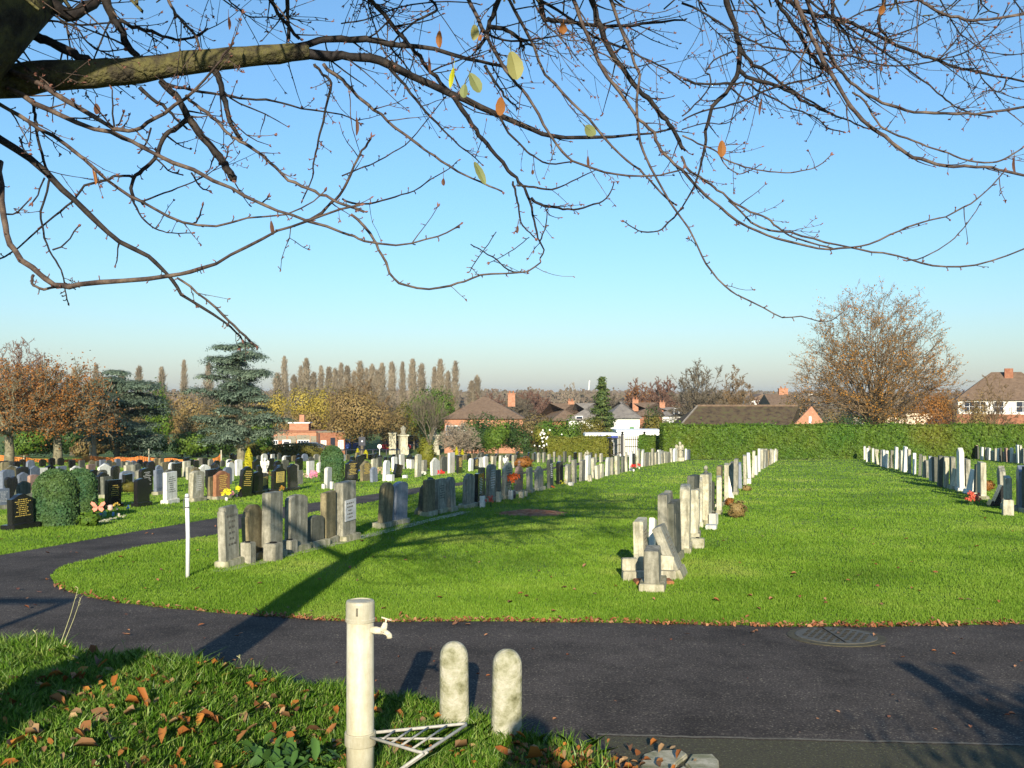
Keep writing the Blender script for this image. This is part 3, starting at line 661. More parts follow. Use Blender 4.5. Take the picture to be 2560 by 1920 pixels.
S(1525, 1535, 1143, 1188, 'grey', 'round', L_)
S(1535, 1552, 1139, 1187, 'light', 'flat', L_)
S(1551, 1562, 1141, 1182, 'dgrey', 'flat', L_)
S(1561, 1572, 1131, 1180, 'light', 'arch', L_)
S(1572, 1582, 1128, 1178, 'white', 'flat', L_)
S(1582, 1591, 1134, 1176, 'black', 'flat', L_)
rr = random.Random(5)
for k, (x, tp) in enumerate([(1596, 1122), (1606, 1124), (1615, 1132), (1624, 1131), (1632, 1122), (1641, 1131), (1649, 1125), (1656, 1130), (1664, 1129), (1671, 1130), (1679, 1121), (1687, 1121), (1694, 1123), (1707, 1124), (1714, 1122), (1721, 1124), (1733, 1121)]):
    bs = 1169-(x-1596)*.157
    S(x-6, x+6, tp, bs, ['light', 'white', 'grey', 'light', 'grey', 'light', 'white', 'grey', 'light', 'grey', 'light', 'white', 'light', 'grey', 'white', 'blue', 'light'][k], rr.choice(['flat', 'flat', 'arch', 'round']), L_, roll=-14 if k == 7 else 0)
# --- centre row
C_ = 'centre'
S(1593, 1616, 1303, 1440, 'light', 'flat', C_, t=.12, w=.45)
S(1618, 1642, 1302, 1420, 'white', 'flat', C_, t=.07, w=.5, roll=10, label='thin leaning white slab of a headstone')
S(1617, 1649, 1376, 1478, 'grey', 'flat', C_, t=.16, w=.42, plinth=1)
S(1684, 1712, 1312, 1448, 'grey', 'flat', C_, t=.11, w=.5, tilt=-23, label='thick grey slab tipped sideways against its neighbours')
S(1649, 1673, 1238, 1410, 'grey', 'flat', C_, t=.12, w=.45)
S(1656, 1675, 1228, 1385, 'grey', 'round', C_, t=.1)
S(1668, 1697, 1258, 1408, 'dgrey', 'flat', C_, t=.15, w=.6)
S(1698, 1726, 1213, 1384, 'light', 'arch', C_, t=.14, w=.55)
S(1719, 1737, 1191, 1345, 'dgrey', 'flat', C_, t=.12, w=.55)
S(1725, 1748, 1226, 1348, 'light', 'flat', C_, t=.13, w=.5)
S(1742, 1757, 1195, 1318, 'light', 'arch', C_, t=.1, w=.5)
S(1753, 1776, 1186, 1312, 'light', 'flat', C_, t=.16, w=.5, extra='finial')
S(1774, 1783, 1205, 1290, 'dgrey', 'flat', C_, t=.06, w=.45, roll=9)
S(1788, 1807, 1193, 1286, 'light', 'notch', C_, w=.6)
S(1790, 1806, 1166, 1270, 'brown', 'flat', C_, w=.55)
S(1808, 1823, 1161, 1264, 'light', 'flat', C_, w=.55)
S(1822, 1834, 1178, 1245, 'white', 'flat', C_, w=.4, tilt=-12)
S(1829, 1850, 1148, 1238, 'grey', 'flat', C_, w=.6)
S(1824, 1836, 1156, 1232, 'grey', 'flat', C_, w=.5)
S(1845, 1857, 1156, 1222, 'blue', 'arch', C_, w=.55)
S(1857, 1866, 1139, 1214, 'light', 'flat', C_, w=.5)
S(1868, 1879, 1132, 1205, 'white', 'arch', C_, w=.5)
S(1877, 1887, 1127, 1194, 'light', 'arch', C_, w=.5)
S(1887, 1895, 1140, 1188, 'white', 'flat', C_, w=.5)
S(1893, 1904, 1122, 1180, 'white', 'flat', C_, w=.6)
for k in range(11):
    x = 1906+k*3.6; S(x-5, x+5, 1122+(k % 3)*2, 1173-k*2.1, ['light', 'white', 'grey', 'light', 'brown', 'light', 'grey', 'light', 'white', 'light', 'grey'][k], ['arch', 'flat', 'round', 'flat'][k % 4], C_, w=.5, tilt=(-9 if k in (1, 5) else 0))
# --- right row (seen from its shaded side)
R_ = 'right'
for k, (a, b_, tp, bs, c, sh, rl) in enumerate([
    (150, 195, 370, 600, 'grey', 'flat', 0), (200, 240, 385, 610, 'grey', 'arch', 0), (283, 322, 355, 600, 'white', 'flat', 0), (328, 362, 375, 610, 'pink', 'flat', 0),
    (362, 412, 325, 640, 'white', 'round', 0), (415, 468, 370, 690, 'white', 'flat', 0), (470, 522, 325, 690, 'light', 'arch', 0), (562, 602, 375, 700, 'white', 'flat', 0),
    (600, 660, 400, 740, 'light', 'flat', 9), (660, 715, 390, 750, 'light', 'round', -8), (725, 790, 410, 790, 'grey', 'arch', 0), (790, 845, 410, 810, 'white', 'round', 0),
    (858, 918, 430, 830, 'white', 'flat', 0), (905, 1005, 530, 825, 'white', 'flat', 9), (960, 1055, 425, 830, 'grey', 'flat', 0), (1068, 1130, 350, 860, 'white', 'flat', 0),
    (1135, 1195, 465, 840, 'grey', 'flat', -5), (1198, 1260, 420, 900, 'light', 'arch', 0), (1263, 1332, 340, 930, 'white', 'flat', 0), (1328, 1370, 460, 900, 'white', 'flat', 0),
    (1372, 1458, 390, 960, 'light', 'arch', 0), (1478, 1580, 490, 980, 'white', 'flat', 0), (1590, 1720, 515, 1010, 'dgrey', 'flat', 0), (1700, 1790, 560, 1050, 'light', 'flat', 0),
    (1795, 1855, 655, 1060, 'grey', 'flat', 0), (1868, 1960, 570, 1140, 'white', 'flat', 0), (1955, 2060, 580, 1160, 'dgrey', 'flat', 0)]):
    S(2120+.1085*a, 2120+.1085*b_, 1080+.1085*tp, 1080+.1085*bs, c, sh, R_, w=.5, tilt=rl, t=.11)
for a, b_, tp, bs, c, sh, rl in [(165, 285, 380, 960, 'dgrey', 'flat', 0), (283, 395, 400, 980, 'light', 'flat', 0), (400, 540, 400, 940, 'grey', 'flat', 0), (430, 535, 620, 1010, 'light', 'flat', 8),
    (575, 665, 225, 1040, 'white', 'peak', 0), (675, 775, 440, 1010, 'grey', 'flat', 0), (700, 900, 640, 1100, 'white', 'flat', 11), (860, 985, 545, 1140, 'dgrey', 'flat', 0), (965, 1065, 500, 1200, 'light', 'flat', 0),
    (1100, 1400, 915, 1330, 'black', 'flat', 22), (1325, 1485, 570, 1300, 'grey', 'peak', 0), (1425, 1590, 780, 1400, 'light', 'flat', 0), (1690, 1810, 560, 1430, 'blue', 'peak', 0), (1830, 1990, 600, 1480, 'dgrey', 'flat', 0)]:
    S(2320+.1326*a, 2320+.1326*b_, 1090+.1326*tp, 1090+.1326*bs, c, sh, R_, w=.55, tilt=rl, t=.13)
# --- far right row
for k, (x, tp, bs) in enumerate([(290, 190, 385), (345, 230, 390), (385, 195, 395), (430, 170, 400), (495, 200, 405), (550, 215, 405), (590, 230, 410), (650, 200, 415), (685, 280, 420), (720, 200, 420), (785, 190, 425), (835, 270, 425), (900, 175, 430), (935, 185, 435),
    (1010, 210, 450), (1085, 215, 450), (1140, 225, 455), (1210, 275, 465), (1270, 235, 470), (1320, 235, 480), (1370, 225, 485), (1420, 300, 485), (1480, 225, 490), (1540, 260, 500), (1575, 225, 505), (1650, 330, 510), (1700, 170, 515), (1745, 170, 525), (1800, 240, 530), (1870, 200, 545), (1940, 230, 555)]):
    S(2320+.1326*x-3.5, 2320+.1326*x+3.5, 1090+.1326*tp, 1090+.1326*bs, ['dgrey', 'light', 'pink', 'dgrey', 'white', 'grey', 'white', 'light', 'grey', 'white'][k % 10], ['flat', 'arch', 'flat', 'round'][k % 4], 'far', w=.5)
# --- field across the path
F_ = 'front'
S(22, 82, 1237, 1325, 'black', 'ogee', F_, t=.12, text='gold', lines=9, plinth=1)
S(-6, 15, 1223, 1275, 'blue', 'flat', F_, text='silver')
S(0, 38, 1175, 1240, 'blue', 'arch', F_, t=.12)
S(16, 43, 1192, 1250, 'black', 'heart', F_, text=None)
S(42, 70, 1181, 1232, 'blue', 'peak', F_)
S(40, 77, 1203, 1246, 'dgrey', 'ogee', F_)
S(70, 96, 1187, 1235, 'pink', 'arch', F_)
S(239, 275, 1182, 1240, 'black', 'ogee', F_)
S(253, 281, 1192, 1246, 'dgrey', 'flat', F_)
S(260, 303, 1201, 1272, 'black', 'flat', F_, label='wide polished black flat-topped headstone')
S(335, 374, 1197, 1268, 'black', 'arch', F_)
S(345, 383, 1171, 1238, 'black', 'arch', F_, text='silver')
S(386, 408, 1175, 1238, 'blue', 'flat', F_)
S(407, 444, 1181, 1260, 'white', 'flat', F_, text='lett')
S(470, 509, 1178, 1255, 'light', 'arch', F_, text='silver', t=.13, label='grey-cream curved headstone')
S(524, 540, 1192, 1250, 'brown', 'flat', F_)
S(534, 573, 1178, 1250, 'red', 'ogee', F_, text='gold')
S(592, 630, 1167, 1244, 'black', 'ogee', F_, tilt=4, roll=5, text='gold')
S(628, 656, 1180, 1238, 'black', 'arch', F_)
S(645, 672, 1183, 1233, 'dgrey', 'arch', F_, text='panel')
S(678, 714, 1168, 1232, 'black', 'ogee', F_, text='panel')
S(719, 745, 1160, 1228, 'black', 'ogee', F_)
S(810, 829, 1168, 1222, 'white', 'arch', F_)
S(863, 893, 1151, 1207, 'black', 'ogee', F_, text='gold')
S(890, 912, 1139, 1182, 'black', 'arch', F_)
S(901, 929, 1152, 1204, 'brown', 'peak', F_, text='gold')
S(928, 942, 1168, 1206, 'blue', 'peak', F_)
S(955, 976, 1151, 1203, 'white', 'round', F_)
S(980, 993, 1142, 1180, 'white', 'arch', F_)
S(981, 1001, 1161, 1196, 'black', 'flat', F_, tilt=8, roll=9)
S(1036, 1054, 1136, 1193, 'light', 'arch', F_)
S(1077, 1100, 1145, 1189, 'white', 'peak', F_)
S(1100, 1120, 1142, 1180, 'dgrey', 'round', F_)
S(1120, 1136, 1132, 1184, 'white', 'flat', F_)
S(1137, 1160, 1139, 1184, 'black', 'flat', F_, text='gold')
S(1171, 1183, 1146, 1178, 'white', 'round', F_)
S(1182, 1196, 1145, 1175, 'black', 'arch', F_, text='gold')
S(1196, 1209, 1144, 1171, 'white', 'flat', F_, tilt=-7)
S(1208, 1221, 1141, 1170, 'white', 'arch', F_)
S(1227, 1240, 1141, 1170, 'light', 'flat', F_)
S(1246, 1257, 1139, 1172, 'light', 'flat', F_)
S(1259, 1273, 1146, 1172, 'white', 'cross', F_)
S(1279, 1293, 1138, 1170, 'light', 'flat', F_)
m_ = 'mid'
for x0, x1, tp, bs, c, sh in [(25, 45, 1166, 1196, 'white', 'round'), (41, 70, 1167, 1200, 'black', 'arch'), (72, 100, 1165, 1198, 'blue', 'peak'), (100, 112, 1170, 1195, 'white', 'flat'), (112, 138, 1163, 1192, 'black', 'ogee'), (140, 165, 1166, 1192, 'blue', 'flat'), (133, 160, 1175, 1200, 'light', 'arch'),
    (175, 205, 1165, 1192, 'white', 'ogee'), (214, 238, 1162, 1192, 'pink', 'flat'), (222, 245, 1175, 1204, 'black', 'arch'), (246, 277, 1160, 1195, 'white', 'peak'), (276, 301, 1165, 1204, 'black', 'round'), (300, 333, 1178, 1210, 'blue', 'arch'), (314, 331, 1163, 1202, 'light', 'flat'),
    (332, 353, 1158, 1195, 'dgrey', 'ogee'), (367, 388, 1154, 1192, 'black', 'round'), (386, 407, 1163, 1188, 'blue', 'peak'), (400, 420, 1155, 1183, 'brown', 'arch'), (420, 440, 1156, 1192, 'white', 'round'), (430, 453, 1158, 1196, 'black', 'flat'), (459, 471, 1153, 1192, 'light', 'flat'), (465, 485, 1165, 1200, 'light', 'arch'),
    (497, 525, 1162, 1192, 'white', 'ogee'), (514, 540, 1174, 1219, 'black', 'flat'), (526, 548, 1160, 1182, 'blue', 'round'), (558, 579, 1168, 1212, 'blue', 'round'), (566, 583, 1156, 1204, 'white', 'round'), (591, 603, 1149, 1190, 'white', 'arch'), (630, 653, 1148, 1176, 'black', 'ogee'),
    (640, 657, 1163, 1188, 'black', 'arch'), (674, 684, 1146, 1176, 'black', 'flat'), (683, 706, 1152, 1178, 'black', 'round'), (705, 722, 1150, 1176, 'dgrey', 'arch'), (738, 757, 1145, 1176, 'black', 'arch'), (767, 785, 1153, 1195, 'white', 'flat'), (796, 804, 1156, 1182, 'white', 'round'), (833, 845, 1141, 1180, 'light', 'flat'),
    (928, 941, 1147, 1190, 'light', 'arch'), (942, 955, 1144, 1168, 'dgrey', 'flat'), (1000, 1010, 1136, 1173, 'white', 'flat'), (1019, 1026, 1148, 1171, 'white', 'flat'), (1026, 1034, 1149, 1172, 'white', 'arch'), (1056, 1066, 1150, 1180, 'grey', 'arch'), (988, 999, 1136, 1168, 'dgrey', 'flat')]:
    S(x0, x1, tp, bs, c, sh, m_)
b__ = 'back'; rr = random.Random(17)
x = -4
while x < 1330:
    if 85 < x < 235 or 600 < x < 632 or 800 < x < 862: x += 12; 
    bs = rr.choice([1164, 1167, 1170]); hh = rr.uniform(15, 20)
    if x > 570: bs = rr.choice([1150, 1153, 1157]); hh = rr.uniform(14, 20)
    S(x, x+rr.uniform(10, 17), bs-hh, bs, rr.choice(['black', 'black', 'dgrey', 'blue', 'white', 'dgrey', 'grey', 'black', 'black', 'brown']), rr.choice(['arch', 'round', 'flat', 'ogee', 'peak', 'round']), b__)
    x += rr.uniform(9, 17)
for x in range(1330, 1500, 13):
    S(x, x+8, 1135+rr.uniform(-6, 4), 1156, rr.choice(['black', 'dgrey', 'light', 'grey']), rr.choice(['arch', 'flat', 'round']), b__)
rr = random.Random(31)
for k in range(60):
    x = rr.uniform(-5, 760); bs = rr.uniform(1180, 1222); hh = (bs-1077)*rr.uniform(.24, .34)
    Y_ = F*CAMH/(bs-HZ-F*SL); X_ = (x+7-1280)/F*Y_
    if min(math.hypot(X_-q['X'], Y_+.25-q['Y']) for q in STONES) < .95 or 85 < x < 240 or 590 < x < 634: continue
    S(x, x+16, bs-hh, bs, rr.choice(['black', 'black', 'dgrey', 'black', 'blue', 'brown', 'grey']), rr.choice(['arch', 'ogee', 'round', 'flat', 'peak']), m_)
make_stones()
# foundation beams
for x0, x1, lab in [(560, 1500, 'left row beside the path')]:
    a = G(x0, 1432 if x0 < 1000 else 1476); L = 9.5; dv = Vector((math.sin(ROWA), math.cos(ROWA), 0)); nv = Vector((dv.y, -dv.x, 0))
    rr = random.Random(3); A_ = []; B_ = []
    for k in range(60):
        q = a+dv*(L*k/59); A_.append((q.x+nv.x*(.02+rr.uniform(-.03, .05)), q.y+nv.y*.02)); B_.append((q.x-nv.x*.22, q.y-nv.y*(.22+rr.uniform(-.02, .03))))
    o = flat('foundation_strip', A_+B_[::-1], .012, M_conc, label=f'weathered concrete foundation strip under the {lab}', cat='foundation')
# blocks
GB = 'vase blocks of the left row'
block(600, 634, 1357, 1411, 'grey', 'tall cream vase block between the first two stones of the left row', d=.16)
block(656, 704, 1359, 1404, 'grey', 'square vase block before the tallest stone of the left row')
block(701, 742, 1351, 1386, 'grey', 'narrow vase block leaning by the arched stone of the left row')
block(1198, 1214, 1240, 1269, 'white', 'small white vase block beside the black stone of the left row')
block(1239, 1254, 1229, 1256, 'light', 'cream vase block left of the round cream headstone')
block(1270, 1284, 1226, 1249, 'white', 'white vase block under the orange flowers')
block(1296, 1312, 1229, 1245, 'light', 'low cream block right of the pink headstone')
block(1311, 1320, 1227, 1242, 'light', 'last small cream block before the gap in the left row')
block(1419, 1436, 1206, 1214, 'white', 'low white block by the 25th stone of the left row', holes=False)
block(1468, 1482, 1188, 1204, 'light', 'cream square block half way down the left row')
block(1733, 1757, 1346, 1372, M_bol, 'round-cornered vase block in the centre row', d=.2)
block(1772, 1798, 1284, 1314, 'white', 'bright white cube-shaped flower holder of the centre row', yaw=-14)
block(1866, 1881, 1197, 1210, 'white', 'far white cube-shaped flower holder of the centre row')
block(1760, 1800, 1313, 1325, 'white', 'low white plinth stone under the bright cube of the centre row', holes=False, name='plinth_stone', cat='plinth stone')
block(2509, 2537, 1250, 1289, 'light', 'cream mottled block at the near right of the right row', d=.2)
block(803, 814, 1210, 1223, 'white', 'small square white block in the field by the round-topped topiary')
block(824, 834, 1204, 1223, 'white', 'white block with a ring in the field by the topiary')
block(964, 986, 1187, 1203, 'white', 'wide white block below the double curved white headstone', holes=False)
block(1005, 1020, 1188, 1196, 'white', 'low white oval block alone on the field grass', holes=False)
# fallen kerb pieces in front of the centre row
a = G(1628, 1462); kb = empty('grave_kerb', (a.x+.02, a.y+.35, a.z), R(4), 'cream stone kerb lying across the near end of the centre row', 'grave kerb')
MB().box((0, 0, .04), (.62, .13, .12)).build('lower_course', ST['light'], kb, bevel=.008)
MB().box((-.22, .05, .17), (.18, .10, .14)).build('end_block', ST['light'], kb, bevel=.008)
MB().box((.20, .05, .18), (.20, .06, .17), ry=R(6)).build('upright_piece', ST['light'], kb, bevel=.008)
MB().box((0, -.25, .01), (.44, .22, .06)).build('soil_bed', M_soil, kb, bevel=.01)

# --- flowers and grave goods
OR = (.75, .13, .02); RD = (.65, .03, .03); YE = (.85, .75, .02); PK = (.80, .25, .38); WH = (.8, .78, .70); BL = (.05, .15, .6)
M_vw = plain('vase_white', (.7, .68, .6), .5); M_vb = plain('vase_dark', (.03, .03, .035), .3, .5)
flowers(1282, 1246, 42, 66, OR, 'orange lily flowers standing in a dark vase before the cream headstone', 9, M_vb, size=1.2)
flowers(1226, 1268, 26, 30, (.7, .08, .05), 'low red and orange flowers on the grass by the black headstone', 9)
flowers(1584, 1179, 12, 20, RD, 'red and white potted flowers in the middle of the left row', 8, M_vw, size=1.5)
flowers(1598, 1172, 8, 14, RD, 'second smaller red pot of flowers just right of the red and white one', 6, M_vw, size=1.5)
flowers(1383, 1222, 10, 8, OR, 'tiny orange posy at the foot of the dark notched stone', 5)
flowers(1412, 1216, 22, 16, YE, 'small straggling yellow plant by the first cream stone after the gap', 8, size=.6)
flowers(2428, 1262, 42, 32, (.62, .10, .06), 'withered red flowers before the leaning white slab of the right row', 14)
flowers(566, 1252, 20, 30, YE, 'yellow flowers in a white pot, left of the pair', 8, M_vw, size=1.5)
flowers(593, 1244, 16, 28, YE, 'yellow flowers in a pot, right of the pair', 7, M_vb, size=1.6)
flowers(580, 1249, 11, 22, PK, 'pink and white card bouquet between two yellow bunches', 6, None, size=1.5)
flowers(784, 1207, 20, 29, PK, 'pink heart-shaped balloon wreath on a stick in the field', 16, None, green=False, size=1.2)
flowers(1102, 1190, 18, 14, RD, 'red wreath lying before a headstone in the field', 14, None, green=False)
flowers(1053, 1191, 22, 12, WH, 'white flowers spread below the cream arched headstone', 14, None)
flowers(977, 1180, 12, 9, YE, 'pale yellow posy between two white headstones', 6)
flowers(260, 1283, 14, 22, (.75, .42, .12), 'orange-yellow artificial flowers before the wide black headstone', 7, M_vb)
flowers(293, 1276, 16, 22, (.72, .48, .08), 'yellow lilies right of the pink stone ornament', 6, M_vb, size=1.2)
flowers(322, 1283, 8, 26, BL, 'blue and green windmill toy on a stick in the grass', 4, None, green=False, size=2)
flowers(765, 1198, 16, 14, (.7, .45, .4), 'pale pink plants at the foot of the white flat headstone', 10, None)
flowers(705, 1232, 14, 18, (.5, .25, .03), 'withered bronze chrysanthemums by the gold lettered headstone', 12)
flowers(897, 1185, 10, 12, BL, 'blue and white posy behind the black bronze headstone', 6)
flowers(674, 1196, 8, 18, RD, 'red and white posy between black headstones', 5)
flowers(950, 1196, 16, 28, (.6, .4, .25), 'peach dried flowers left of the double curved white headstone', 14)
# pink butterfly ornament
p = G(245, 1311); bf = empty('butterfly_ornament', p, R(10), 'large salmon pink butterfly ornament on a stick by the topiary', 'ornament')
M_sal = plain('salmon', (.70, .22, .14), .6); s = .115
def wing(sx, up):
    P = [(0, 0), (.5, .75), (1.0, .95), (1.15, .6), (.8, .15)] if up else [(0, 0), (.7, .0), (.95, -.35), (.6, -.75), (.15, -.45)]
    return MB().prism([(x*sx*s, z*s+.32) for x, z in P], -.006, .006)
for sx in (-1, 1):
    wing(sx, True).build('upper_wing', M_sal, bf); wing(sx, False).build('lower_wing', M_sal, bf)
MB().tube([(0, 0, -.03), (0, 0, .36)], .006, 6).build('stick', M_dark, bf)
# small ornaments cluster
for k, (x, b_, w_, h_, c, nm, lb) in enumerate([(276, 1276, 14, 14, (.55, .38, .32), 'stone_ornament', 'pinkish rounded stone ornament before the wide black headstone'), (262, 1294, 9, 16, (.12, .30, .16), 'green_pot', 'green pot among the grave ornaments'), (283, 1292, 6, 12, (.15, .30, .5), 'blue_pot', 'small blue pot among the grave ornaments'), (296, 1292, 9, 9, (.7, .6, .42), 'cream_figurine', 'cream animal figurine at the right of the ornaments'), (252, 1290, 10, 7, (.08, .12, .30), 'blue_tray', 'dark blue tray left of the green pot')]):
    g = G(x, b_); Y = g.y; w_ = w_/F*Y; h_ = h_/F*Y
    o = MB().lathe([(w_*.30, -.01), (w_*.5, h_*.25), (w_*.42, h_*.6), (w_*.5, h_*.85), (w_*.25, h_), (0, h_)], 14).build(nm, plain(nm, c, .5), smooth=True); o.location = g; tag(o, lb, 'ornament')
p = G(431, 1256); rp = MB().lathe([(.05, 0), (.10, .05), (.11, .1), (.08, .14), (.05, .15)], 18).build('clay_pot', plain('clay', (.28, .08, .04), .35, .5), smooth=True); rp.location = p; tag(rp, 'glazed reddish brown clay pot before the white headstone', 'pot')
# pebble edging
pts = []; mb = MB(); rr = random.Random(8)
for k in range(46):
    x = rr.uniform(240, 312); g = G(x, 1309-(x-240)*.24+rr.uniform(-3, 3)); q = rr.uniform(.018, .04)
    mb.lathe([(q*.6, -.01), (q, q*.3), (q*.6, q*.7), (0, q*.8)], 7, (g.x, g.y, g.z))
tag(mb.build('pebble_edging', ST['light']), 'pale pebbles edging the grave by the topiary', 'pebbles', kind='stuff')
# angel statues
def statue(x, base, hpx, label, mat=None):
    g = G(x, base); h = hpx/F*g.y; root = empty('angel_statue', g, RZ*.2, label, 'statue'); m = mat or ST['white']
    MB().box((0, 0, h*.09), (h*.34, h*.28, h*.2)).build('pedestal', m, root, bevel=.01)
    MB().lathe([(h*.14, h*.18), (h*.13, h*.35), (h*.09, h*.52), (h*.12, h*.66), (h*.10, h*.76), (h*.035, h*.80), (h*.04, h*.82), (h*.065, h*.87), (h*.068, h*.92), (h*.05, h*.98), (0, h)], 16).tube([(-h*.11, 0, h*.7), (-h*.13, -h*.08, h*.58), (-h*.01, -h*.13, h*.62)], [h*.035, h*.032, h*.02], 8).tube([(h*.11, 0, h*.7), (h*.13, -h*.08, h*.58), (h*.01, -h*.13, h*.62)], [h*.035, h*.032, h*.02], 8).build('figure', m, root, smooth=True)
    for sx in (-1, 1): MB().prism([(sx*h*a, h*b_) for a, b_ in [(.03, .72), (.15, .86), (.24, .80), (.22, .58), (.14, .40), (.05, .5)]], h*.06, h*.09).build('wing', m, root)
statue(662, 1190, 46, 'white angel statue on a pedestal among the black headstones')
statue(1264, 1169, 30, 'white kneeling angel statue behind the cream headstone of the left row')
statue(1700, 1153, 49, 'thin tall pale statue rising above the far end of the left row', ST['light'])
statue(1468, 1150, 24, 'small pale angel statue before the low far hedge', ST['light'])
# ---------------------------------------------------------------- vegetation builders
def cards(P, size, seed=0, N=None, flat=0.0, asp=.6):
    """leaf quads at P; N optional preferred normals"""
    r = np.random.default_rng(seed); n = len(P); nr = r.normal(0, 1, (n, 3))
    if N is not None: nr = nr*.55+N*1.0
    nr[:, 2] += flat; nr /= np.linalg.norm(nr, axis=1)[:, None]+1e-9
    t = r.normal(0, 1, (n, 3)); u = np.cross(nr, t); u /= np.linalg.norm(u, axis=1)[:, None]+1e-9; v = np.cross(nr, u)
    s = (size*r.uniform(.6, 1.4, n))[:, None] if np.isscalar(size) else (size*r.uniform(.6, 1.4, n))[:, None]
    V = np.stack([P-u*s*.5, P+v*s*asp*.5, P+u*s*.5, P-v*s*asp*.5], 1).reshape(-1, 3)
    return V, np.arange(n*4).reshape(-1, 4)
def ellip(n, c, rad, seed=0, shell=.55, lump=.18, bottom=-1):
    """points in a lumpy ellipsoid, mostly near its surface; returns points, outward normals"""
    r = np.random.default_rng(seed); d = r.normal(0, 1, (n*2, 3)); d /= np.linalg.norm(d, axis=1)[:, None]; d = d[d[:, 2] > bottom][:n]
    ph = r.uniform(0, 6.28, 8)
    lm = 1+lump*(np.sin(d[:, 0]*5+ph[0])*np.sin(d[:, 2]*6+ph[1])+np.sin(d[:, 1]*7+ph[2]+d[:, 0]*4)*.7+.5*np.sin(d[:, 2]*13+ph[3])*np.sin(d[:, 0]*11+ph[4]))
    q = shell+(1-shell)*r.random(len(d))**.6; P = d*(lm*q)[:, None]*np.array(rad)+np.array(c); return P, d
def segs_mesh(name, S, sides=3):
    S = np.asarray(S, float); a = S[:, 0:3]; b = S[:, 3:6]; ra = S[:, 6]; rb = S[:, 7]; d = b-a; L = np.linalg.norm(d, axis=1)[:, None]+1e-9; d = d/L
    h = np.where(np.abs(d[:, 2:3]) < .9, np.array([[0, 0, 1.]]), np.array([[1., 0, 0]])); u = np.cross(d, h); u /= np.linalg.norm(u, axis=1)[:, None]; v = np.cross(d, u)
    rings = []
    for p, r_ in ((a, ra), (b, rb)):
        for k in range(sides):
            t = 2*math.pi*k/sides; rings.append(p+(u*math.cos(t)+v*math.sin(t))*r_[:, None])
    V = np.stack(rings, 1).reshape(-1, 3); n = len(S); base = np.arange(n)[:, None, None]*2*sides
    f = np.array([[k, (k+1) % sides, sides+(k+1) % sides, sides+k] for k in range(sides)])[None]; return np_mesh(name, V, (base+f).reshape(-1, 4))
def grow(S, T, p, d, L, r, lev, rr, spread=.6, up=.1, kids=4, nseg=4, rmin=.008, wander=.12, shrink=.62):
    sl = L/nseg
    for i in range(nseg):
        d = (d+Vector((rr.gauss(0, wander), rr.gauss(0, wander), rr.gauss(0, wander)+up))).normalized(); q = p+d*sl; r2 = max(rmin, r*(1-.55/nseg*(1 if i < nseg-1 else 1.3)))
        S.append((*p, *q, r, r2)); p, r = q, r2
        if lev > 0 and i >= (1 if lev > 1 else 0):
            for k in range(kids if i == nseg-1 else max(1, kids//2)):
                ax = d.orthogonal().normalized(); ax.rotate(Matrix.Rotation(rr.uniform(0, 6.28), 3, d)); nd = (d+ax*rr.uniform(.5, 1.2)*spread*1.3).normalized()
                grow(S, T, p, nd, L*shrink*rr.uniform(.75, 1.15), max(rmin, r*.62), lev-1, rr, spread, up, kids, nseg, rmin, wander, shrink)
    if lev == 0: T.append(tuple(p))
TREEGRP = 'bare winter trees beyond the cemetery'
def twigtree(name, x, base_y, Y, top, half, label, bark, leaf=None, nleaf=0, lsize=.1, seed=0, trunk=.22, th=.25, lev=4, kids=3, spread=.7, up=.05, rmin=.010, nl=5, group=None, cat='tree', squash=None, rtrunk=None, z0=None, nseg=4):
    """x, top, half (half width) in photo pixels, Y real distance; ground at the terrain"""
    X = (x-1280)/F*Y; g = gzf(X, Y) if z0 is None else z0; H = CAMH-(top-HZ)/F*Y-g; W = half/F*Y
    rr = random.Random(seed); S = []; T = []; t0 = Vector((0, 0, -.1)); rt = rtrunk or H*.022; tp = Vector((rr.uniform(-.2, .2), 0, H*th)); S.append((*t0, *(tp*.5), rt*1.25, rt)); S.append((*(tp*.5), *tp, rt, rt*.85))
    for k in range(nl):
        a = 6.28*k/nl+rr.uniform(-.4, .4); q = rr.uniform(.2, 1)*spread*1.25; d = Vector((math.cos(a)*q, math.sin(a)*q, 1)).normalized()
        grow(S, T, tp, d, H*(1-th)*.42, rt*.6, lev-1, rr, spread, up, kids, nseg, rmin)
    # fit the crown to the photographed outline
    A = np.array(S); zc = np.concatenate([A[:, 2], A[:, 5]]); xc = np.abs(np.concatenate([A[:, 0], A[:, 3]])); kz = H/np.percentile(zc, 99.8); kx = W/np.percentile(xc, 98.5)
    for c in (2, 5): A[:, c] *= kz
    for c in (0, 1, 3, 4): A[:, c] = A[:, c]*kx
    root = empty(name, (X, Y, g), 0, label, cat, group)
    nb = 2+sum(1 for _ in []) ; big = A[:, 6] > rt*.5
    link('trunk', segs_mesh('trunk', A[big], 7), bark, root); link('twigs', segs_mesh('twigs', A[~big], 3), bark, root)
    if leaf is not None and nleaf:
        r = np.random.default_rng(seed); Tp = np.array(T)*np.array([kx, kx, kz]); P = Tp[r.integers(0, len(Tp), nleaf)]+r.normal(0, .22*W/4, (nleaf, 3)); V, Fa = cards(P, lsize, seed); link('leaves', np_mesh('leaves', V, Fa), leaf, root)
    return root
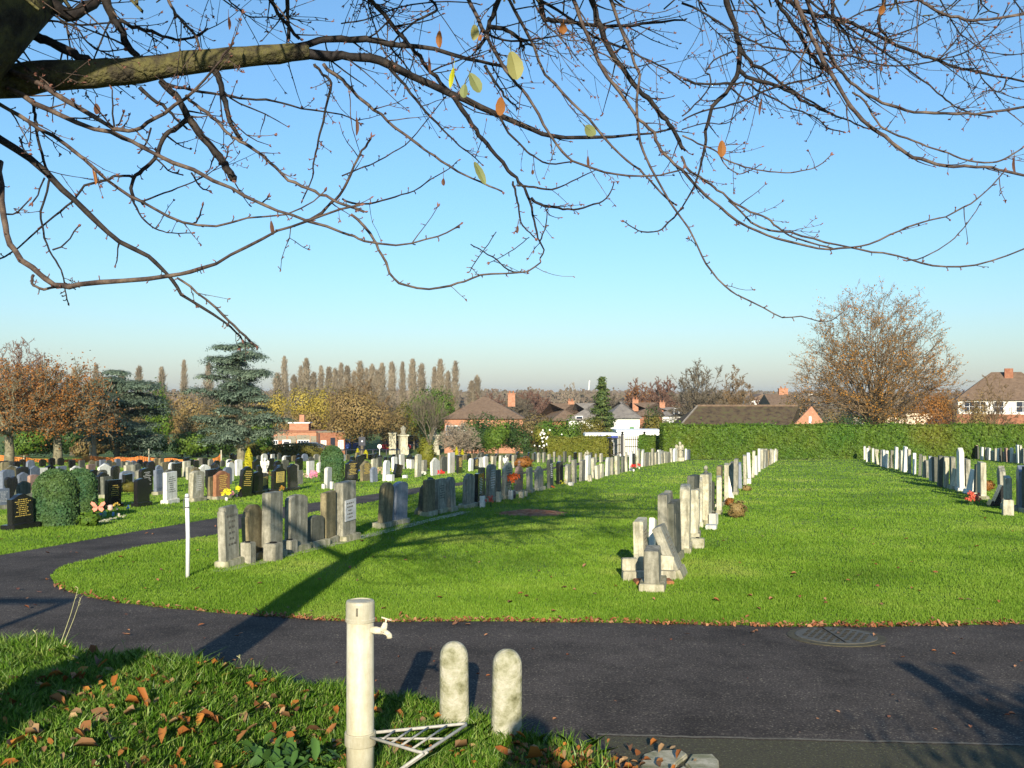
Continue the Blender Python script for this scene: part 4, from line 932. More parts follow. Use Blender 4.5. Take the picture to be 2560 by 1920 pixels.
def dometree(name, x, Y, top, half, label, bark, leaf=None, nleaf=0, lsize=.12, seed=0, crotch=.16, nl=26, rt=.3, rmin=.012, sub=9, low=.12, group=None, cat='tree', form=1.0, fine=4, fr=.5):
    """broad rounded winter crown: limbs fan out from a low fork to a dome, each feathered with twigs"""
    X = (x-1280)/F*Y; g = gzf(X, Y); H = CAMH-(top-HZ)/F*Y-g; W = half/F*Y; rr = random.Random(seed); S = []; big = []; T = []
    fork = Vector((0, 0, H*crotch)); big += [(0, 0, -.2, .04, 0, H*crotch*.5, rt*1.15, rt*.95), (.04, 0, H*crotch*.5, 0, 0, H*crotch, rt*.95, rt*.85)]
    c0 = Vector((0, 0, H*low)); 
    for k in range(nl):
        az = k*2.39996+rr.uniform(-.2, .2); el = math.asin(min(.995, max(.02, .06+.94*(k+.5)/nl)))**form; e = rr.uniform(.86, 1.03)
        tip = c0+Vector((math.cos(az)*math.cos(el)*W*e, math.sin(az)*math.cos(el)*W*e*.9, math.sin(el)*(H*(1-low))*e))
        st = fork+Vector((0, 0, rr.uniform(0, .10)*H)); mid = st+(tip-st)*.45+Vector((0, 0, .10*(tip-st).length*(1-math.sin(el)))); P = []; n = 8
        for i in range(n+1):
            t = i/n; P.append(st*(1-t)**2+mid*2*t*(1-t)+tip*t*t+Vector((rr.gauss(0, .02), rr.gauss(0, .02), rr.gauss(0, .02)))*(tip-st).length*(1 if 0 < i < n else 0))
        r0 = rt*.42*min(1, (30/nl)**.5)
        for i in range(n): (big if i < 3 else S).append((*P[i], *P[i+1], max(rmin, r0*(1-i/n)**.8), max(rmin, r0*(1-(i+1)/n)**.8)))
        T.append(P[-1])
        for j in range(sub*2):
            u = fr*.55+(1-fr*.55)*rr.random()**.8; i = min(n-1, int(u*n)); p = P[i]+(P[i+1]-P[i])*(u*n-i); d = (P[i+1]-P[i]).normalized(); out = (p-c0).normalized(); sd_ = Vector((rr.gauss(0, 1), rr.gauss(0, 1), rr.gauss(0, .7))).normalized(); dv = (d*.6+out*.5+sd_*.95).normalized(); L = W*rr.uniform(.14, .30)*(1.15-u*.45); q = p; r_ = max(rmin, r0*(1-u)*.6)
            for a_ in range(3):
                dv = (dv+Vector((rr.gauss(0, .12), rr.gauss(0, .12), rr.gauss(0, .1)+.05))).normalized(); q2 = q+dv*L/3; S.append((*q, *q2, r_, max(rmin, r_*.75))); r_ = max(rmin, r_*.75)
                for b_ in range(fine//2+(1 if a_ == 2 else 0)):
                    e_ = q2+(dv*.9+Vector((rr.gauss(0, .6), rr.gauss(0, .6), rr.gauss(0, .5)+.1))).normalized()*L*rr.uniform(.25, .5); S.append((*q2, *e_, rmin, rmin*.7)); m__ = (q2+e_)/2; f_ = m__+Vector((rr.gauss(0, .5), rr.gauss(0, .5), rr.gauss(0, .4)+.1))*L*.22; S.append((*m__, *f_, rmin*.9, rmin*.6)); T.append(e_)
                q = q2
    root = empty(name, (X, Y, g), 0, label, cat, group); A = np.array(S); link('trunk', segs_mesh('trunk', np.array(big), 7), bark, root); link('twigs', segs_mesh('twigs', A, 3), bark, root)
    if leaf is not None and nleaf:
        r = np.random.default_rng(seed); Tp = np.array([tuple(t) for t in T]); cl = r.choice(len(Tp), max(8, nleaf//40)); ctr = Tp[cl]; a1 = Tp[r.integers(0, len(Tp), nleaf//2)]+r.normal(0, .12, (nleaf//2, 3)); a2 = ctr[r.integers(0, len(ctr), nleaf-nleaf//2)]+r.normal(0, .38, (nleaf-nleaf//2, 3)); V, Fa = cards(np.concatenate([a1, a2]), lsize, seed); link('leaves', np_mesh('leaves', V, Fa), leaf, root)
    return root
def bush(name, x, Y, top, base, half, label, mat, n=2500, size=.14, seed=0, depth=None, lump=.2, cat='shrub', group=None, core=True, trunk=True, z0=None, lobes=1, flat=0):
    X = (x-1280)/F*Y; zt = CAMH-(top-HZ)/F*Y; zb = CAMH-(base-HZ)/F*Y if base else gzf(X, Y); g = gzf(X, Y) if z0 is None else z0; W = half/F*Y; h = (zt-zb)/2; dp = depth or W
    if lobes > 1: W *= 1.1; h *= 1.14
    root = empty(name, (X, Y, g), 0, label, cat, group); Vs = []; Fs = []; o_ = 0; rr = random.Random(seed)
    for k in range(lobes):
        if lobes == 1: c, rd = (0, 0, zb+h-g), (W, dp, h)
        else: c, rd = (rr.uniform(-.55, .55)*W, rr.uniform(-.4, .4)*dp, zb+h-g+rr.uniform(-.35, .42)*h), (W*rr.uniform(.42, .62), dp*.55, h*rr.uniform(.5, .68))
        P, N = ellip(n//lobes, c, rd, seed+k, lump=lump); V, Fa = cards(P, size, seed+k, N, flat=flat); Vs.append(V); Fs.append(Fa+o_); o_ += len(V)
    link('foliage', np_mesh('foliage', np.concatenate(Vs), np.concatenate(Fs)), mat, root)
    if trunk: MB().tube([(0, 0, -.1), (0, 0, (zb-g)+h)], [max(.04, W*.05), .03], 6).build('stem', M_tbark, root)
    return root
def hedge(name, a, b_, h0, dep, label, mat, n, size=.12, seed=0, top_noise=.05, cat='hedge', sag=None):
    """a, b_: ground end points (x,y); h0 height"""
    a = Vector(a); b_ = Vector(b_); L = (b_-a).length; dv = (b_-a).normalized(); nv = Vector((-dv.y, dv.x)); r = np.random.default_rng(seed)
    root = empty(name, (a.x, a.y, gzf(a.x, a.y)), math.atan2(dv.y, dv.x), label, cat)
    hz = lambda t: h0+(top_noise*(np.sin(t*1.3+seed)+.6*np.sin(t*3.1)+.4*np.sin(t*7.7)))+(sag(t/L) if sag else 0)
    def gl(t): return gz(a.x+dv.x*t, a.y+dv.y*t)-gzf(a.x, a.y)
    n1 = int(n*.62); t1 = r.uniform(0, L, n1); z1 = r.uniform(0, 1, n1); bulge = .05*np.sin(t1*1.9+z1*3)+.04*np.sin(t1*5.3); P1 = np.stack([t1, -dep/2-.02+bulge*0-np.abs(r.normal(0, .04, n1))+.06*np.sin(t1*2.7+3*z1)*np.sin(t1*1.1+z1*5)+.06*np.sin(t1*7.1+z1*9+seed)*np.sin(z1*11+t1*1.7)+.05*np.sin(t1*15.7-z1*13), z1*hz(t1)+gl(t1)], 1); N1 = np.tile([0, -1., .25], (n1, 1))
    n2_ = n-n1; t2 = r.uniform(0, L, n2_); P2 = np.stack([t2, r.uniform(-dep/2, dep/2, n2_), hz(t2)+gl(t2)+np.abs(r.normal(0, .05, n2_))*(1+2*(r.random(n2_) < .03))], 1); N2 = np.tile([0, -.2, 1.], (n2_, 1))
    P3 = np.stack([np.where(r.random(n//12) < .5, 0, L), r.uniform(-dep/2, dep/2, n//12), r.uniform(0, h0, n//12)], 1); P3[:, 2] += gl(P3[:, 0]); N3 = np.tile([0, -.5, .3], (n//12, 1))
    V, Fa = cards(np.concatenate([P1, P2, P3]), size, seed, np.concatenate([N1, N2, N3])); link('foliage', np_mesh('foliage', V, Fa), mat, root)
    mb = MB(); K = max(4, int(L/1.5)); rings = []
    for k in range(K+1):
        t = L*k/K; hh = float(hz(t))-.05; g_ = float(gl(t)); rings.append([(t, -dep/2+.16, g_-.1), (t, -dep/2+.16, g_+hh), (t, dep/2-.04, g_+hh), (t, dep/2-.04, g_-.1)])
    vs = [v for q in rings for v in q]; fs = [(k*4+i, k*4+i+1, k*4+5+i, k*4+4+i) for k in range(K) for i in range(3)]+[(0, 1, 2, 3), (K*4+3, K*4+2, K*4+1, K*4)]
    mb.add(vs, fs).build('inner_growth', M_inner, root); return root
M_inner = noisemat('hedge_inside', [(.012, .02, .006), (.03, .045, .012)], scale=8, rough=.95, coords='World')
M_tbark = noisemat('tree_bark', [(.08, .065, .045), (.18, .15, .10)], scale=6, rough=.9, coords='World')
M_greybark = noisemat('grey_green_bark', [(.11, .10, .055), (.26, .23, .15)], scale=5, rough=.9, coords='World')
M_palebark = noisemat('pale_twig', [(.22, .17, .12), (.36, .30, .22)], scale=5, rough=.9, coords='World')
M_oaktw = noisemat('oak_twig', [(.10, .07, .035), (.24, .16, .08)], scale=5, rough=.9, coords='World')
M_redtw = noisemat('red_twig', [(.11, .06, .04), (.20, .11, .075)], scale=5, rough=.9, coords='World')
LF = {
 'hedge': leafmat('hedge_leaf', [(.012, .035, .004), (.05, .12, .008), (.13, .21, .02)], trans=.15, patch=[(.05, .14, .01), (.10, .155, .012), (.19, .16, .016)], pscale=.22, pmix=.5),
 'hedgeyel': leafmat('hedge_yellow_leaf', [(.10, .12, .012), (.16, .17, .02), (.22, .20, .03)], trans=.15, patch=[(.09, .13, .01), (.19, .17, .02)], pscale=.5),
 'olive': leafmat('brown_olive_hedge_leaf', [(.08, .075, .012), (.13, .12, .02), (.16, .14, .03)], trans=.1, patch=[(.07, .09, .01), (.17, .12, .02)], pscale=.5),
 'green': leafmat('shrub_leaf', [(.04, .10, .008), (.08, .16, .012), (.16, .24, .02)], trans=.15, patch=[(.035, .09, .01), (.12, .17, .02)], pscale=.5),
 'dark': leafmat('dark_leaf', [(.012, .035, .008), (.03, .07, .015), (.06, .11, .02)], trans=.1, patch=[(.02, .05, .01), (.05, .09, .015)], pscale=.5),
 'brown': leafmat('brown_bush_leaf', [(.12, .075, .03), (.20, .14, .05), (.16, .15, .04)], trans=.1, patch=[(.10, .07, .03), (.22, .16, .06)], pscale=.4),
 'tan': leafmat('tan_twig_leaf', [(.13, .08, .03), (.28, .18, .06), (.22, .17, .05)], trans=.15, patch=[(.18, .12, .05), (.32, .24, .09)], pscale=.4),
 'yellow': leafmat('yellow_willow_leaf', [(.30, .22, .03), (.42, .32, .05), (.26, .24, .05)], trans=.2, patch=[(.26, .20, .04), (.42, .33, .05)], pscale=.4),
 'gold': leafmat('golden_conifer_leaf', [(.40, .36, .01), (.60, .52, .02), (.30, .34, .02)], trans=.2),
 'cedar': leafmat('blue_cedar_needle', [(.03, .055, .03), (.10, .15, .10), (.24, .30, .21)], trans=.1, patch=[(.03, .055, .035), (.16, .21, .14)], pscale=.8),
 'conif': leafmat('conifer_needle', [(.03, .06, .015), (.07, .11, .025), (.13, .16, .04)], trans=.1),
 'oak': leafmat('oak_leaf', [(.34, .15, .02), (.46, .22, .03), (.26, .11, .025)], trans=.25),
 'rust': leafmat('rust_leaf', [(.22, .085, .02), (.34, .14, .03), (.14, .06, .02)], trans=.2, patch=[(.20, .08, .02), (.32, .15, .03)], pscale=.5),
 'topi': leafmat('topiary_leaf', [(.016, .055, .022), (.045, .11, .04), (.08, .15, .04)], trans=.1, patch=[(.03, .10, .05), (.10, .14, .02)], pscale=1.5),
 'wood': leafmat('far_wood_leaf', [(.15, .11, .08), (.22, .16, .12), (.18, .17, .11)], trans=.3, patch=[(.12, .11, .07), (.22, .15, .11)], pscale=.02),
}
# --- long clipped hedges
pa, pb = G(1655, 1147), G(2800, 1147)
hedge('long_hedge', (pa.x, pa.y), (pb.x+3, pb.y+1.5), 2.03, 1.3, 'long clipped green and bronze hedge closing off the right lawns', LF['hedge'], 60000, .17, 1, top_noise=.045)
hedge('gate_hedge', (15.7*1608/1608-7.3, 65.2), (9.9, 64.6), 1.30, .9, 'short low hedge stub between the iron gate and the long hedge', LF['hedge'], 3500, .14, 2)
pa = Pt(1378, 1140, 68.5); pb = Pt(1523, 1140, 66.5)
hedge('far_hedge', (pa.x, pa.y), (pb.x, pb.y), 1.28, 1.0, 'square olive green clipped hedge left of the iron gate', LF['hedgeyel'], 7000, .12, 3)

pa = Pt(632, 1140, 72); pb = Pt(815, 1140, 70)
def sg(u):
    u = np.asarray(u); return .06*np.cos(u*9)-.6*np.clip((u-.72)/.28, 0, 1)**2
hedge('lodge_hedge', (pa.x, pa.y), (pb.x, pb.y), .80, 1.6, 'olive brown domed hedge in front of the brick lodge', LF['olive'], 6000, .13, 4, sag=sg)
# --- topiary (clipped yews)
def topiary(x0, x1, top, base, label, seed, n=9000, flat_top=False, name='clipped_yew', mat='topi', size=.055, depth=None):
    Y = F*CAMH/(base-HZ-F*SL); w = (x1-x0)/F*Y/2; Yc = Y+(depth or w*.8); X = ((x0+x1)/2-1280)/F*Yc; g = gzf(X, Yc); H = (base-top)/F*Y*1.03; r = np.random.default_rng(seed)
    w = w*Yc/Y; root = empty(name, (X, Yc, g), 0, label, 'clipped yew'); n1 = n; a = r.uniform(0, 2*np.pi, n1); z = r.random(n1)
    def prof(z): return np.where(z < .62, .90+.10*np.sin(z*4.2), .985*np.sqrt(np.clip(1-((z-.62)/.385)**2*.98, .0, 1)))
    lump = 1+.035*np.sin(a*3+seed)+.03*np.sin(z*9+a*2)+.02*np.sin(a*9+z*17); rad = prof(z)*lump; e = (np.abs(np.cos(a))**2.6+np.abs(np.sin(a))**2.6)**(-1/2.6)
    P = np.stack([np.cos(a)*rad*w*e*.97, np.sin(a)*rad*(depth or w*.8)*e*.97, z*H], 1); N = np.stack([np.cos(a), np.sin(a), np.clip((z-.55)*2.5, 0, 2)], 1); P += r.normal(0, .012, P.shape)
    n2_ = n//4; q = np.sqrt(r.random(n2_))*.75; a2 = r.uniform(0, 6.28, n2_); P2 = np.stack([np.cos(a2)*q*w, np.sin(a2)*q*(depth or w*.8), H*(.62+.385*np.sqrt(np.clip(1-q**2, 0, 1)))], 1); N2 = np.tile([0, 0, 1.], (n2_, 1))
    V, Fa = cards(np.concatenate([P, P2]), size, seed, np.concatenate([N, N2])); link('foliage', np_mesh('foliage', V, Fa), LF[mat], root)
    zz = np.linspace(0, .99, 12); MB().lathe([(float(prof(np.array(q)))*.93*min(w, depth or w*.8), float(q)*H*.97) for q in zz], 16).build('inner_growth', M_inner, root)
    MB().tube([(0, 0, -.1), (0, 0, H*.3)], .06, 6).build('trunk', M_tbark, root)
topiary(87, 192, 1181, 1318, 'round-topped clipped yew bush beside the black gold-lettered headstone', 1, 12000)
topiary(160, 240, 1178, 1283, 'second clipped yew bush half hidden behind the first', 2, 9000)
topiary(803, 859, 1119, 1206, 'upright round-topped clipped yew standing alone in the field', 3, 6000, size=.07)
def lowplant(x, base, w, h, label, mat, n, size, seed, name='shrub', cat='shrub'):
    g = G(x, base); W = w/2/F*g.y; H = h/F*g.y; root = empty(name, g, 0, label, cat); P, N = ellip(n, (0, W*.5, H*.5), (W, W*.7, H*.55), seed, lump=.25); V, Fa = cards(P, size, seed, N); link('foliage', np_mesh('foliage', V, Fa), mat, root); MB().tube([(0, W*.5, -.05), (0, W*.5, H*.5)], .012, 5).build('stem', M_tbark, root)
lowplant(216, 1318, 56, 34, 'low bright green shrub at the foot of the clipped yews', LF['green'], 900, .07, 1)
lowplant(1845, 1296, 44, 40, 'dried brown heather clump spilling onto the right of the centre row', LF['tan'], 900, .06, 2, 'dried_plant', 'dried plant')
lowplant(1826, 1266, 22, 20, 'rusty brown dried plant between stones of the centre row', LF['rust'], 400, .05, 3, 'dried_plant', 'dried plant')
lowplant(1868, 1228, 24, 14, 'flat dried tangle beside the middle of the centre row', LF['tan'], 300, .06, 4, 'dried_plant', 'dried plant')
lowplant(2475, 1228, 28, 26, 'reddish brown withered shrub behind the right row', LF['rust'], 400, .07, 5, 'dried_plant', 'dried plant')
lowplant(1308, 1170, 52, 26, 'bronze and green low shrub behind the left row', LF['rust'], 1500, .09, 6)
lowplant(1066, 1172, 48, 72, 'green and russet upright shrub in the field beside the parked cars', LF['hedgeyel'], 2600, .10, 7)
lowplant(318, 1232, 36, 26, 'grey-green straggly shrub between the black headstones', LF['olive'], 900, .07, 8)
lowplant(94, 1300, 12, 55, 'thin brown shrub squeezed between black headstone and yew', LF['brown'], 700, .05, 9)
def goldcon(x, base, w, h, label, seed, group=None):
    g = G(x, base); W = w/2/F*g.y; H = h/F*g.y; root = empty('golden_conifer', g, 0, label, 'conifer', group); r = np.random.default_rng(seed); z = r.random(1600)**1.3; a = r.uniform(0, 6.28, 1600); q = W*(1-z)**.7*(.75+.25*np.sin(a*4+z*9)); P = np.stack([np.cos(a)*q, np.sin(a)*q+W, z*H], 1)
    V, Fa = cards(P, .09, seed, np.stack([np.cos(a), np.sin(a), z*0+.8], 1)); link('foliage', np_mesh('foliage', V, Fa), LF['gold'], root)
goldcon(617, 1176, 34, 56, 'bright yellow pointed conifer among the black headstones', 1); goldcon(893, 1148, 16, 26, 'small yellow conifer left of the white round sign', 2); goldcon(913, 1146, 20, 20, 'low yellow-green conifer just right of the small yellow one', 3)
goldcon(1141, 1136, 10, 18, 'tiny golden conifer below the bare round shrub', 4); goldcon(1156, 1136, 8, 12, 'second tiny golden conifer right of the first below the bare shrub', 5)

# --- left trees
def cedar(x, Y, top, base, half, label, seed, trunk_vis=.25, lean=0):
    X = (x-1280)/F*Y; g = gzf(X, Y); H = CAMH-(top-HZ)/F*Y-g; W = half/F*Y; root = empty('cedar_tree', (X, Y, g), 0, label, 'cedar tree', None); rr = random.Random(seed); r = np.random.default_rng(seed)
    mb = MB(); mb.tube([(0, 0, -.1), (.05, 0, H*.4), (lean*.5, 0, H*.75), (lean, 0, H*.97)], [H*.036, H*.028, H*.016, .02], 9); Ps = []; Ns = []
    for k in range(50):
        z = H*(trunk_vis+(1-trunk_vis)*(int((k+rr.random())/50*11+.5)/11)+rr.gauss(0, .012)*H); a = rr.uniform(0, 6.28); u = z/H; ext = W*(1.0-.50*max(0, (u-trunk_vis)/(1-trunk_vis))**2.6)*rr.uniform(.45, 1.12)*(.85 if u < trunk_vis+.08 else 1); lx = lean*u
        e = Vector((lx+math.cos(a)*ext, math.sin(a)*ext*.8, z+ext*rr.uniform(.02, .18)-(.1*ext))); mb.tube([(lx*.9, 0, z-ext*.15), (lx+math.cos(a)*ext*.5, math.sin(a)*ext*.4, z), tuple(e)], [.05, .035, .012], 5)
        for j in range(6):
            t = .18+.82*(j+rr.random())/6; c = np.array([lx+math.cos(a)*ext*t, math.sin(a)*ext*.8*t, z+ext*.06*t]); rad = np.array([W*.20, W*.18, H*.024])*rr.uniform(.7, 1.3); m_n = 190
            q = r.normal(0, .5, (m_n, 3))*rad; q[:, 2] = q[:, 2]-.28*(np.abs(q[:, 0])+np.abs(q[:, 1]))**1.3; Ps.append(c+q)
    mb.build('trunk', M_greybark, root); P = np.concatenate(Ps); V, Fa = cards(P, .17, seed, None, flat=1.6, asp=.32); link('foliage', np_mesh('foliage', V, Fa), LF['cedar'], root)
cedar(602, 57, 876, 1152, 128, 'tall blue-grey cedar with tiered branches and a bare pale trunk', 3, .27, -.15)
cedar(292, 58.5, 942, 1150, 150, 'broad low blue-grey cedar leaning over its neighbours, left of the tall cedar', 5, .22, .5)
dometree('oak_tree', 143, 52, 900, 150, 'wide rust-leaved tree with a pale trunk and crooked limbs at the left', M_greybark, LF['rust'], 8500, .12, 4, crotch=.26, nl=30, rt=.24, rmin=.011, sub=9, low=.28)
dometree('oak_tree', 22, 50, 905, 120, 'rust-leaved tree cut by the left edge of the photo', M_greybark, LF['rust'], 6500, .11, 14, crotch=.28, nl=26, rt=.24, rmin=.010, sub=8, low=.28)
dometree('beech_tree', 62, 85, 845, 128, 'purple-brown twiggy tree rising behind the rust-leaved trees', M_redtw, LF['rust'], 1500, .14, 24, crotch=.2, nl=40, rt=.3, rmin=.018, sub=11, low=.2)
twigtree('dead_tree', 235, 0, 56, 905, 70, 'leafless forked branch tree leaning before the left cedar', M_palebark, None, 0, .1, 34, th=.3, lev=3, kids=2, spread=.8, rmin=.013, nl=3)
k_ = 0
for x, Y, top, half, mt, lab in [(60, 64, 1080, 60, 'green', 'dark green laurel bush behind the rust-leaved trees'), (150, 66, 1075, 60, 'dark', 'shaded evergreen bush between the two left trunks'), (235, 65, 1092, 45, 'brown', 'brown leafless bush below the low cedar'), (320, 67, 1092, 60, 'brown', 'russet bush right of the low cedar trunk'),
    (378, 66, 1078, 55, 'green', 'bright green laurel bush left of the middle of the back fence'), (455, 65, 1076, 70, 'green', 'large green laurel bush right of the laurel by the fence'), (520, 68, 1068, 50, 'olive', 'olive brown bush behind the tall cedar trunk'), (575, 66, 1062, 42, 'dark', 'dark green bush just right of the tall cedar trunk'), (650, 71, 1050, 36, 'green', 'green bush between cedar and lodge'),
    (400, 82, 965, 40, 'green', 'ivy-clad green treetop above the two cedars gap'), (480, 90, 985, 80, 'tan', 'tan leafless thicket between the cedars'), (330, 90, 1000, 90, 'brown', 'brown thicket behind the low cedar'), (560, 95, 1010, 70, 'tan', 'pale brown thicket behind the tall cedar'), (180, 92, 1010, 120, 'brown', 'brown thicket behind the leftmost trees'), (30, 95, 1000, 80, 'brown', 'brown thicket at the far left edge')]:
    k_ += 1; bush('laurel_bush' if mt in ('green', 'dark') else 'thicket', x, Y, top, 1150 if Y < 80 else None, half, lab, LF[mt], 4200, .17 if Y < 80 else .2, 50+k_, depth=1.6, lobes=7, cat='bush')
# yellow willow, brown weeping bush, others behind the lodge
for x, Y, top, half, mt, n, lab in [(680, 128, 980, 58, 'yellow', 5000, 'yellow-twigged willow left behind the brick lodge'), (775, 126, 968, 62, 'yellow', 6000, 'larger golden willow right behind the brick lodge'), (735, 124, 1035, 90, 'tan', 6000, 'tan underwood directly above the lodge roof'),
    (905, 112, 990, 88, 'tan', 9000, 'rounded pale brown weeping tree between lodge and gate pillar'), (880, 118, 1010, 60, 'brown', 5000, 'darker brown bush behind the weeping tree'), (985, 120, 1020, 40, 'brown', 3000, 'brown bush behind the left gate pillar'), (1075, 120, 975, 62, 'green', 6500, 'bushy green evergreen tree behind the gate pillars'), (1035, 126, 1000, 50, 'olive', 4000, 'olive tree left of the bushy evergreen'),
    (1200, 90, 1035, 52, 'dark', 5200, 'dark green dense bush in front of the hip-roofed house'), (1245, 84, 1060, 42, 'green', 4200, 'green bush right of the dark dense bush'), (1290, 86, 1052, 42, 'dark', 4000, 'shadowy evergreen bush left of the rose bush'), (1345, 88, 1040, 50, 'brown', 3500, 'brownish shrub below the grey roofs'), (1400, 84, 1050, 62, 'green', 6000, 'spreading green shrubbery left of the tall conifer'), (1460, 86, 1052, 58, 'olive', 5000, 'bronze-green shrubbery at the foot of the tall conifer'),
    (1360, 76, 1070, 24, 'hedgeyel', 1500, 'thin yellow-green rose bush before the far hedge'), (1625, 92, 1022, 34, 'dark', 3000, 'dark evergreen bush right of the white house'), (1640, 88, 1035, 40, 'olive', 3000, 'mottled olive shrub behind the stub hedge'), (1180, 96, 1085, 50, 'dark', 3000, 'low dark bush below the hip-roofed house')]:
    k_ += 1; bush('bushy_tree' if top < 1030 else 'bush', x, Y, top, None if Y > 100 else 1145, half, lab, LF[mt], n, .17 if Y < 100 else .24, 70+k_, depth=half/F*Y*.8, lobes=9, cat='tree' if top < 1030 else 'bush')
# rose blooms
r = np.random.default_rng(3); P = np.stack([r.normal(0, .38, 26), r.normal(-.3, .2, 26), r.uniform(.5, 2.0, 26)], 1)+np.array(Pt(1362, 1140, 74.5)); V, Fa = cards(P, .16, 1, np.tile([0, -1., 0], (26, 1)), asp=1)
tag(link('rose_blooms', np_mesh('rose_blooms', V, Fa), plain('rose_white', (.8, .78, .7), .7)), 'cream rose blooms dotted over the thin bush before the far hedge', 'roses', kind='stuff')
twigtree('bare_tree', 1075, 0, 112, 985, 45, 'multi-stemmed bare tree behind the gate pillars', M_tbark, None, 0, .1, 41, th=.12, lev=4, kids=3, spread=.35, up=.1, rmin=.014, nl=6)
dometree('bare_shrub', 1146, 82, 1058, 58, 'bare round-headed shrub with pale twigs', M_palebark, None, 0, .1, 42, crotch=.12, nl=40, rt=.08, rmin=.012, sub=9, low=.25, cat='shrub')
dometree('bare_tree', 905, 125, 938, 78, 'bare twiggy tree rising over the weeping tree', M_oaktw, None, 0, .1, 43, crotch=.2, nl=36, rt=.25, rmin=.028, sub=12, low=.15)
dometree('bare_tree', 765, 150, 942, 60, 'grey bare tree in front of the poplars', M_tbark, None, 0, .1, 44, crotch=.2, nl=26, rt=.22, rmin=.024, sub=8, low=.2)
dometree('bare_tree', 1745, 118, 893, 82, 'spreading bare tree with dark limbs behind the mossy roof', M_tbark, None, 0, .1, 45, crotch=.25, nl=34, rt=.26, rmin=.024, sub=12, low=.2, fine=4, form=1.05)
dometree('bare_tree', 1838, 122, 920, 60, 'lower brown bare tree right of the spreading bare tree', M_oaktw, None, 0, .1, 46, crotch=.2, nl=34, rt=.22, rmin=.026, sub=13, low=.15)
dometree('bare_tree', 1595, 170, 950, 45, 'russet bare tree above the white house', M_redtw, LF['rust'], 2500, .25, 47, crotch=.2, nl=34, rt=.25, rmin=.045, sub=12, low=.15)
dometree('bare_tree', 1655, 172, 938, 54, 'purplish bare tree right of the russet one above the white house', M_redtw, None, 0, .1, 48, crotch=.2, nl=36, rt=.25, rmin=.045, sub=13, low=.15)
dometree('bare_tree', 1425, 190, 948, 33, 'pale slender bare tree left of the tall conifer', M_palebark, None, 0, .1, 49, crotch=.2, nl=20, rt=.2, rmin=.03, sub=6, low=.25)
dometree('bare_tree', 1330, 200, 975, 60, 'low brown bare tree above the grey roofs', M_redtw, None, 0, .1, 52, crotch=.15, nl=34, rt=.2, rmin=.05, sub=12, low=.12)
dometree('bare_tree', 2480, 95, 935, 72, 'thin bare twigs of a tree by the right house', M_oaktw, None, 0, .1, 51, crotch=.2, nl=26, rt=.16, rmin=.016, sub=7, low=.1, fine=4)
dometree('oak_tree', 2186, 92, 716, 206, 'big round half-bare oak with scattered orange leaves above the long hedge', M_oaktw, LF['oak'], 13000, .15, 60, crotch=.15, nl=95, rt=.34, rmin=.014, sub=6, low=.20, fine=5, fr=.75, form=.95)
for k, (x, top, half, Y, mt, lab) in enumerate([(2105, 1020, 60, 90, 'brown', 'brown scrub under the left side of the big oak'), (2330, 975, 70, 86, 'rust', 'orange-brown scrub right of the big oak'), (2420, 985, 50, 88, 'tan', 'tan scrub before the right house'), (2000, 990, 60, 100, 'olive', 'olive scrub behind the brick gable'), (2240, 1010, 70, 90, 'brown', 'brown scrub below the big oak'), (2140, 1030, 60, 84, 'dark', 'dark shrub at the foot of the big oak')]):
    bush('scrub', x, Y, top, None, half, lab, LF[mt], 2600, .15, 200+k, depth=1.5, lobes=9, cat='scrub')
for i, (x, Y, top, half, sd_) in enumerate([(620, 140, 985, 60, 1), (840, 140, 975, 60, 2), (960, 142, 985, 55, 3), (1110, 150, 985, 50, 4), (1220, 180, 985, 60, 5), (1290, 190, 985, 55, 6), (1790, 190, 985, 60, 7), (1900, 170, 990, 50, 8), (1520, 210, 978, 50, 9), (2350, 130, 985, 60, 10), (2420, 125, 975, 60, 11), (520, 130, 960, 60, 12), (420, 140, 980, 60, 13)]):
    dometree('bare_tree', x, Y, top, half, f'brown bare tree in the far belt, {ordn(i+1)} planted of the thicket trees' if False else ['brown bare tree behind the tall cedar', 'brown bare tree between the willows and the weeping tree', 'brown bare tree behind the parked cars', 'brown bare tree left of the hip-roofed house', 'brown bare tree over the hip roof chimney', 'brown bare tree just right of the hip-roofed house', 'brown bare tree beyond the right end of the mossy roof', 'brown bare tree near the broad brick chimney', 'brown bare tree just right of the tall conifer', 'brown bare tree between the big oak and right house', 'brown bare tree touching the left of the right house', 'brown bare tree just left of the tall cedar', 'brown bare tree behind the ivy-clad treetop'][i], [M_oaktw, M_redtw, M_tbark][i % 3], None, 0, .1, 300+sd_, crotch=.15, nl=34, rt=.2, rmin=.036 if Y > 135 else .026, sub=11, low=.15)
# poplars: three shapes, copied
def poplar(seed):
    rr = random.Random(seed); S = []; H = 13.5; S.append((0, 0, -.5, 0, 0, H*.5, .22, .12)); S.append((0, 0, H*.5, .1, 0, H, .12, .03))
    for k in range(420):
        z = H*(.08+.86*rr.random()); a = rr.uniform(0, 6.28); L = 3.1*(1-z/H)**.55*min(1, .35+z/H*1.9)*rr.uniform(.6, 1.1); L = min(L, (H-z)*.95+.2); o = .15+.85*(1-z/H)*.5; p = Vector((0, 0, z)); d = Vector((math.cos(a)*.42, math.sin(a)*.42, 1)).normalized(); r_ = .06
        for j in range(4):
            d = (d+Vector((rr.gauss(0, .06), rr.gauss(0, .06), .12))).normalized(); q = p+d*L/4; S.append((*p, *q, r_, r_*.7))
            e = q+Vector((rr.gauss(0, .2), rr.gauss(0, .2), rr.uniform(.3, .7)))*min(1, (H-q.z)/2.5+.25); S.append((*q, *e, .04, .025)); p = q; r_ *= .7
    return np.array(S)
M_pop = noisemat('poplar_twig', [(.18, .145, .10), (.33, .275, .19)], scale=.5, rough=.9, coords='World')
